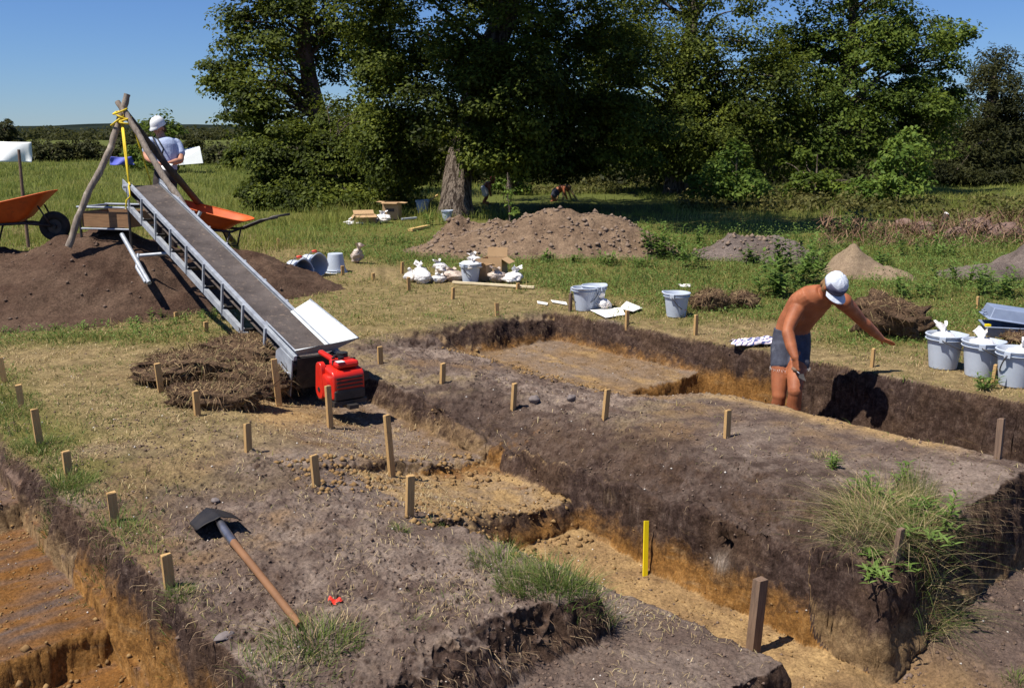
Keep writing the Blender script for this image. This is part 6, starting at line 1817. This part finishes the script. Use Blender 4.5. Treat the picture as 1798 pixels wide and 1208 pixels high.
# --- shirtless digger
def digger():
    A = lambda px, py, d: atd(px, py, d)
    feet = A(1384, 792, 8.85); root = empty('person', (feet.x, feet.y, hz(feet.x, feet.y)))
    tag(root, 'shirtless tanned man in pale cap and cut-off shorts bending in the far trench', 'person')
    o = root.location.copy(); L = lambda px, py, d: atd(px, py, d) - o
    lat = Vector((.97, .10, .12))
    b = MB()
    ell(b, [L(1389, 618, 8.95), L(1391, 596, 8.95), L(1393, 574, 8.92), L(1404, 555, 8.88), L(1418, 536, 8.82), L(1435, 522, 8.75), L(1447, 514, 8.69)],
        [(.155, .11), (.170, .120), (.160, .115), (.172, .124), (.196, .134), (.192, .120), (.10, .085)], lat, 22)
    ell(b, [L(1409, 533, 8.80), L(1428, 525, 8.77), L(1446, 520, 8.74), L(1464, 522, 8.72), L(1479, 530, 8.72)], [(.062, .06), (.075, .068), (.08, .07), (.072, .066), (.06, .058)], (0, .5, .85), 16)
    limb(b, [L(1440, 524, 8.72), L(1450, 513, 8.65), L(1457, 503, 8.58)], [.068, .060, .060])
    M = head_shape(b, L(1464, 504, 8.48), (.28, -.60, -.76), (.25, -.66, .70), 1.05)
    # right arm with trowel
    limb(b, [L(1409, 532, 8.78), L(1397, 548, 8.73), L(1384, 578, 8.64), L(1385, 590, 8.61), L(1390, 610, 8.56), L(1397, 630, 8.50)], [.080, .070, .052, .056, .050, .032])
    for (px, py, d, r) in ((1407, 533, 8.78, .082), (1481, 530, 8.73, .080), (1418, 528, 8.92, .075), (1398, 556, 8.80, .085)):
        c = L(px, py, d); b.ball(tuple(c), r, 14, 10)
    hand(b, L(1397, 630, 8.50), (.05, -.15, -1), (.8, .5, .1), 1.0, 1.15, .06, -1)
    # left arm reaching out
    limb(b, [L(1479, 529, 8.74), L(1492, 541, 8.78), L(1513, 564, 8.88), L(1520, 570, 8.91), L(1533, 582, 8.97), L(1548, 595, 9.03)], [.078, .068, .049, .054, .047, .030])
    hand(b, L(1548, 595, 9.03), (.86, .25, -.38), (.1, -.3, -1), 1.02, .16, .22, 1)
    # legs
    for (hx, kx, ky, kd, ax_, sd_) in ((1374, 1368, 690, 8.86, 1360, -1), (1402, 1396, 682, 8.68, 1394, 1)):
        an = A(ax_, 780, kd + .06); an.z = o.z + .09; an = an - o
        limb(b, [L(hx, 612, 8.93), L((hx + kx) / 2, 648, (8.93 + kd) / 2), L(kx, ky, kd), L(kx, ky + 10, kd), L((kx + ax_) / 2 - 2, ky + 42, kd + .06), an], [.104, .090, .066, .060, .068, .040])
        f = an + Vector((.03, -.06, -.06)); limb(b, [an + Vector((0, .05, -.055)), an + Vector((.01, -.05, -.055)), an + Vector((.03, -.15, -.068))], [.036, .040, .026])
    fused('body', b, M_skin, root, .0065, 12)
    # eyes under the peak
    for sx in (-1, 1):
        e = MB(); e.ball((sx * .034, .079, .002), .0115, 10, 8, M); e.build('eye', M_eye, root, smooth=True)
    # cut-off shorts
    s = MB()
    ell(s, [L(1390, 574, 8.93), L(1390, 590, 8.95), L(1389, 612, 8.95), L(1388, 628, 8.94)], [(.163, .118), (.178, .130), (.182, .135), (.172, .125)], lat, 24)
    for (hx, kx, kd, e_) in ((1373, 1373, 8.90, 644), (1403, 1401, 8.83, 643)):
        limb(s, [L(hx, 606, 8.93), L((hx + kx) / 2, 628, (8.93 + kd) / 2), L(kx, e_, kd)], [.104, .103, .104])
    fused('shorts', s, M_denim, root, .009, 4)
    m = MB()
    rng = random.Random(4)
    for (kx, e_, kd) in ((1373, 646, 8.90), (1401, 645, 8.83)):        # frayed hems
        c = L(kx, e_, kd)
        for i in range(40):
            a = 6.28 * i / 40; p_ = c + Vector((math.cos(a) * .106, math.sin(a) * .106, rng.uniform(.0, .012)))
            m.tube([p_, p_ + Vector((rng.uniform(-.008, .008), rng.uniform(-.008, .008), -rng.uniform(.012, .03)))], [.0018, .0008], 4)
    m.build('frayed_hem', M_paper, root)
    # hair under the cap and down the neck
    h = MB(); h.ball((0, -.030, .0), (.083, .085, .085), 18, 12, M, .08, 3); h.ball((0, -.075, -.055), (.062, .04, .06), 14, 10, M, .15, 3)
    h.ball((-.074, -.015, -.025), (.016, .035, .05), 10, 8, M, .1); h.ball((.074, -.015, -.025), (.016, .035, .05), 10, 8, M, .1)
    fused('hair', h, M_hair, root, .007, 2)
    # cap: panelled crown, dark band, peak
    c = MB(); n = 36; prof = [(1.0, -.012), (1.03, .015), (.99, .045), (.86, .078), (.62, .100), (.3, .112), (.01, .116)]
    vs = [(.093 * r * math.cos(6.2832 * j / n) * (1 + .025 * math.sin(6 * 6.2832 * j / n + 1)), -.006 + .110 * r * math.sin(6.2832 * j / n) * (1 + .02 * math.sin(6 * 6.2832 * j / n)), z + .028 + .007 * math.sin(1.7 * j + z * 60) * (z > .02) * r) for r, z in prof for j in range(n)]
    fs = [(i * n + j, i * n + (j + 1) % n, (i + 1) * n + (j + 1) % n, (i + 1) * n + j) for i in range(len(prof) - 1) for j in range(n)]
    c.add(vs, fs, M); co = c.build('cap', M_capw, root, smooth=True); co.modifiers.new('s', 'SOLIDIFY').thickness = .003
    d = MB(); vs = []
    for z, r in ((-.018, 1.03), (.010, 1.065), (.036, 1.055), (.056, .99)):
        vs += [(.093 * r * math.cos(a), -.006 + .110 * r * math.sin(a), z + .028) for a in np.linspace(.12, math.pi - .12, 20)]
    d.add(vs, [(i * 20 + j, i * 20 + j + 1, (i + 1) * 20 + j + 1, (i + 1) * 20 + j) for i in range(3) for j in range(19)], M); bo = d.build('cap_front', M_capd, co, smooth=True); bo.modifiers.new('s', 'SOLIDIFY').thickness = .003
    p_ = MB(); vs = []
    for t in np.linspace(0, 1, 8):
        for a in np.linspace(.30, math.pi - .30, 18):
            r = 1 + .0 * t; fx = .093 * math.cos(a) * (1 + .12 * t); fy = -.006 + .110 * math.sin(a) + .072 * t * math.sin(a) ** .6
            vs.append((fx, fy, .012 - .020 * t - .022 * (math.cos(a)) ** 2))
    p_.add(vs, [(i * 18 + j, i * 18 + j + 1, (i + 1) * 18 + j + 1, (i + 1) * 18 + j) for i in range(7) for j in range(17)], M); po = p_.build('cap_peak', M_capw, co, smooth=True); po.modifiers.new('s', 'SOLIDIFY').thickness = .004
    # trowel held in the right hand
    tr = empty('trowel', A(1401, 641, 8.48)); tag(tr, 'pointing trowel in the right hand of the shirtless man', 'trowel')
    T = tr.location.copy(); a0 = A(1391, 646, 8.50) - T; a1 = A(1399, 652, 8.47) - T; a2 = A(1412, 666, 8.43) - T
    g = MB(); g.tube([a0, a0.lerp(a1, .6), a1], [.013, .015, .011], 10); g.build('handle', M_woodold, tr, smooth=True)
    d_ = (a2 - a1); sdv = d_.cross(Vector((0, -1, .4))).normalized(); nn = sdv.cross(d_).normalized()
    g = MB(); g.tube([a1, a1 + d_ * .3 + nn * .012, a1 + d_ * .38], .004, 8); g.build('tang', M_galv, tr, smooth=True)
    g = MB(); q0 = a1 + d_ * .36; vs = [q0 - sdv * .006, q0 + d_ * .2 + sdv * .028, a2 + d_ * .25, q0 + d_ * .2 - sdv * .028, q0 + sdv * .006]
    vs = [q0, q0 + d_ * .2 + sdv * .028, a2 + d_ * .25, q0 + d_ * .2 - sdv * .028]
    g.add([v + nn * .0012 for v in vs] + [v - nn * .0012 for v in vs], [(0, 1, 2, 3), (7, 6, 5, 4), (0, 4, 5, 1), (1, 5, 6, 2), (2, 6, 7, 3), (3, 7, 4, 0)]); g.build('blade', M_dkst, tr)
digger()

# --- man with hard hat behind the conveyor
def hardhat():
    D = 14.5; gpt = atd(288, 424, D); root = empty('person', (gpt.x, gpt.y, top_z(gpt.x, gpt.y)))
    tag(root, 'man in white hard hat and pale blue short-sleeved shirt standing on the dark spoil heap', 'person')
    o = root.location.copy(); L = lambda px, py, dd=0.0: atd(px, py, D + dd) - o
    lat = Vector((.93, .36, 0))
    b = MB()
    M = head_shape(b, L(279, 225, -.02), (-.45, -.80, -.38), (-.10, -.25, 1), 1.02)
    limb(b, [L(287, 247), L(284, 240), L(281, 233)], [.065, .056, .054])
    limb(b, [L(262, 250, -.12), L(258, 262, -.16), L(257, 274, -.20), L(263, 281, -.28), L(276, 286, -.36)], [.058, .052, .044, .042, .030])
    hand(b, L(276, 286, -.36), (.75, -.45, -.1), (.2, -.2, -1), 1.0, .8, .08, 1)
    limb(b, [L(311, 253, .12), L(316, 267, .10), L(317, 281, .02), L(309, 284, -.10), L(295, 288, -.26)], [.060, .054, .046, .044, .031])
    hand(b, L(295, 288, -.26), (-.75, -.55, -.05), (-.2, -.2, -1), 1.0, .8, .08, -1)
    fused('body', b, M_skin2, root, .007, 5)
    for sx in (-1, 1):
        e = MB(); e.ball((sx * .033, .077, .002), .011, 10, 8, M); e.build('eye', M_eye, root, smooth=True)
    h = MB(); h.ball((0, -.028, .005), (.080, .080, .082), 16, 12, M, .08, 3); h.ball((0, -.07, -.05), (.06, .035, .05), 12, 8, M, .1, 3)
    fused('hair', h, pm('brown_hair', (.06, .035, .02), (.035, .02, .012), 30, .6), root, .008, 2)
    s = MB()
    ell(s, [L(291, 302), L(291, 290), L(290, 272), L(289, 256), L(288, 247), L(287, 243)], [(.158, .115), (.165, .125), (.178, .128), (.188, .125), (.15, .10), (.07, .06)], lat, 22)
    limb(s, [L(270, 250, -.08), L(262, 251, -.12), L(258, 266, -.17)], [.075, .073, .072])
    limb(s, [L(303, 251, .08), L(311, 254, .12), L(317, 271, .09)], [.076, .075, .075])
    fused('shirt', s, M_shirt, root, .010, 3)
    t = MB(); ell(t, [L(291, 297), L(291, 308), L(290, 320)], [(.162, .118), (.172, .128), (.170, .12)], lat, 20)
    for dx, dd in ((-10, -.04), (10, .05)):
        ft = L(289 + dx * 1.5, 424, dd); ft.z = .05
        limb(t, [L(290 + dx, 316, dd), L(289 + dx * 1.2, 365, dd - .03), ft], [.095, .072, .056])
    fused('trousers', t, M_trous, root, .011, 3)
    for dx, dd in ((-10, -.04), (10, .05)):
        ft = L(289 + dx * 1.5, 424, dd); ft.z = .045
        k = MB(); limb(k, [ft + Vector((0, .06, 0)), ft + Vector((-.02, -.06, 0)), ft + Vector((-.05, -.18, -.01))], [.042, .048, .035]); k.build('boot', M_trous, root, smooth=True)
    # open collar and strap
    st = MB(); st.tube([L(268, 240, -.13), L(273, 252, -.19), L(281, 265, -.20), L(283, 276, -.18)], .012, 6); st.tube([L(283, 276, -.18), L(287, 262, -.18), L(279, 248, -.17), L(274, 240, -.12)], .012, 6); st.build('neck_strap', M_black, root, smooth=True)
    hm = MB(); n = 32; prof = [(1.24, -.002, 1), (1.02, .008, 0), (1.0, .03, 0), (.93, .07, 0), (.76, .105, 0), (.5, .128, 0), (.2, .138, 0), (.01, .139, 0)]
    vs = []
    for r, z, br in prof:
        for j in range(n):
            a = 6.2832 * j / n; f_ = max(0, math.sin(a)) ** 2 * .28 * br
            vs.append((.100 * (r if not br else 1.06 + f_ * .4) * math.cos(a), -.004 + .122 * (r if not br else 1.08 + f_) * math.sin(a), z + .035 - .02 * f_ * 3 * br))
    hm.add(vs, [(i * n + j, i * n + (j + 1) % n, (i + 1) * n + (j + 1) % n, (i + 1) * n + j) for i in range(len(prof) - 1) for j in range(n)], M)
    ho = hm.build('hard_hat', M_hat, root, smooth=True); ho.modifiers.new('s', 'SOLIDIFY').thickness = .003
    r_ = MB(); r_.tube([(0, .10, .10), (0, .05, .157), (0, -.02, .176), (0, -.09, .150), (0, -.12, .09)], [.010, .012, .012, .012, .01], 8, M=M); r_.build('hat_ridge', M_hat, ho, smooth=True)
    nb = MB(); c = atd(288, 293, D - .42); nb.box((0, 0, 0), (.20, .15, .02)); nb.box((.01, .01, .015), (.19, .14, .006))
    no = nb.build('notebook', M_paper, loc=c, bevel=.003); no.rotation_euler = (R(28), R(10), R(-20)); tag(no, 'white notebook held by the man in the hard hat', 'notebook')
hardhat()

# --- two small bent diggers beyond the heap
def far_digger(label, hip, chest, hd, hand_, D, shorts, sx=1):
    f0 = atd(hip[0], hip[1], D); root = empty('person', (f0.x, f0.y, hz(f0.x, f0.y))); tag(root, label, 'person', None)
    o = root.location.copy(); L = lambda p, dd=0.0: atd(p[0], p[1], D + dd) - o
    b = MB(); h_, c_, e_, q_ = L(hip), L(chest), L(hd), L(hand_)
    ell(b, [h_, h_.lerp(c_, .4), c_.lerp(h_, .2), c_], [(.15, .11), (.155, .115), (.18, .12), (.13, .09)], (.3, .9, .1), 14)
    limb(b, [c_, c_.lerp(e_, .5)], [.06, .055]); b.ball(tuple(e_), (.085, .095, .115), 12, 10)
    for y in (-.19, .19):
        v = Vector((0, y, 0)); limb(b, [c_ + v, c_.lerp(q_, .5) + v * 1.1 + Vector((-.03, 0, 0)), q_ + v * .7], [.055, .045, .032]); limb(b, [q_ + v * .7, q_ + v * .7 + Vector((.03, 0, -.09))], [.035, .025])
        kz = h_.z * .52
        limb(b, [h_ + v * .5, Vector((h_.x + .08 * sx, h_.y + y * .6, kz)), Vector((h_.x - .02 * sx, h_.y + y * .6, .04)), Vector((h_.x + .14 * sx, h_.y + y * .6, .03))], [.085, .062, .042, .035])
    fused('body', b, M_skin, root, .018, 3)
    s = MB(); ell(s, [h_.lerp(c_, .28), h_, h_ - (c_ - h_) * .2], [(.17, .125), (.18, .14), (.15, .12)], (.3, .9, .1), 14)
    for y in (-.19, .19): limb(s, [h_ + Vector((0, y * .5, 0)), Vector((h_.x + .05 * sx, h_.y + y * .6, h_.z * .62))], [.105, .095])
    fused('shorts', s, shorts, root, .018, 2)
    k = MB(); k.ball(tuple(e_ + Vector((-.02 * sx, 0, .04))), (.092, .10, .10), 12, 10); k.build('hair', M_hair if sx < 0 else pm('red_cap', (.5, .08, .05), (.4, .06, .04), 5, .8), root, smooth=True)
far_digger('small bent shirtless figure in pale shorts just right of the maple trunk', (850, 333), (860, 322), (866, 317), (861, 340), 31, M_paper)
far_digger('small bent shirtless figure in dark shorts beside the distant pole tripod', (975, 338), (990, 328), (997, 331), (994, 345), 31.5, M_denim, -1)
t0 = atd(992, 345, 32.5); tr2 = empty('pole_tripod', (t0.x, t0.y, hz(t0.x, t0.y))); tag(tr2, 'small distant tripod of pale poles in the undergrowth', 'tripod')
for px, py, dd in ((977, 345, 32), (989, 350, 31.6), (1004, 345, 33), (1015, 347, 32.3)):
    m = MB(); m.tube([atd(px, py, dd) - t0, atd(990, 306, 32.4) - t0], .035, 6); m.build('pole', M_woodyel, tr2, smooth=True)

# ------------------------------------------------------------------ things around the maple foot and the far camp
p = gp(742, 375); pail('blue-grey pail leaning against the maple roots', p, 1.0, drop=-60).scale = (1.25,) * 3
pail('blue pail behind the dark clods right of the maple trunk', gph(785, 388), .4, drop=-50).scale = (.9,) * 3
a, b_ = gp(735, 366), atd(768, 343, 26.6); m = MB(); m.tube([(0, 0, .1), (b_ - a) * .5, b_ - a], .028, 8); o = m.build('tool_handle', M_woodyel, smooth=True, loc=a); tag(o, 'pale wooden tool handle propped against the maple roots', 'tool')
a, b_ = gp(705, 388), gp(732, 386); m = MB(); m.bar((0, 0, .04), b_ - a + Vector((0, 0, .05)), .10, .05); o = m.build('bundle_of_tools', M_galv, loc=a, bevel=.01); tag(o, 'grey tool lying in the grass left of the maple trunk', 'tool')
def hung_sheet(name, label, cat, corners, D, mat, thick=.03, sag=.05):
    n = 14; P = [atd(x, y, D) for x, y in corners]; c = sum(P, Vector()) / 4
    vs = []
    for i in range(n):
        for j in range(n):
            u, v = i / (n - 1), j / (n - 1)
            q = P[0].lerp(P[1], u).lerp(P[3].lerp(P[2], u), v); q.y += .25 * math.sin(u * 7 + v * 2) * v; q.z -= sag * math.sin(math.pi * u) * (1 - v)
            vs.append(q - c)
    mb = MB(); mb.add(vs, [(i * n + j, i * n + j + 1, (i + 1) * n + j + 1, (i + 1) * n + j) for i in range(n - 1) for j in range(n - 1)])
    o = mb.build(name, mat, loc=c, smooth=True); s = o.modifiers.new('s', 'SOLIDIFY'); s.thickness = thick
    return tag(o, label, cat)
hung_sheet('tarpaulin', 'white tarpaulin stretched upright at the left field edge', 'tarp', [(-30, 246), (55, 250), (54, 286), (-30, 283)], 52, M_tarp)
hung_sheet('tarpaulin', 'low blue tarpaulin in the meadow left of the yellow ropes', 'tarp', [(193, 275), (231, 275), (234, 290), (190, 290)], 56, M_bluetarp)
tn = empty('tent', atd(332, 290, 54)); T = tn.location.copy()
for nm, pts in (('front_panel', [(352, 262, 54), (357, 287, 54), (306, 291, 54.2), (320, 268, 54.2)]), ('roof_panel', [(352, 262, 54), (320, 268, 54.2), (318, 264, 56), (350, 258, 56)]), ('back_panel', [(350, 258, 56), (318, 264, 56), (306, 288, 57), (357, 284, 57)])):
    m = MB(); P = [atd(*q) - T for q in pts]; m.add(P, [(0, 1, 2, 3)]); o = m.build(nm, M_tarp, tn); o.modifiers.new('s', 'SOLIDIFY').thickness = .03
tag(tn, 'small white tent right of the man in the hard hat', 'tent')
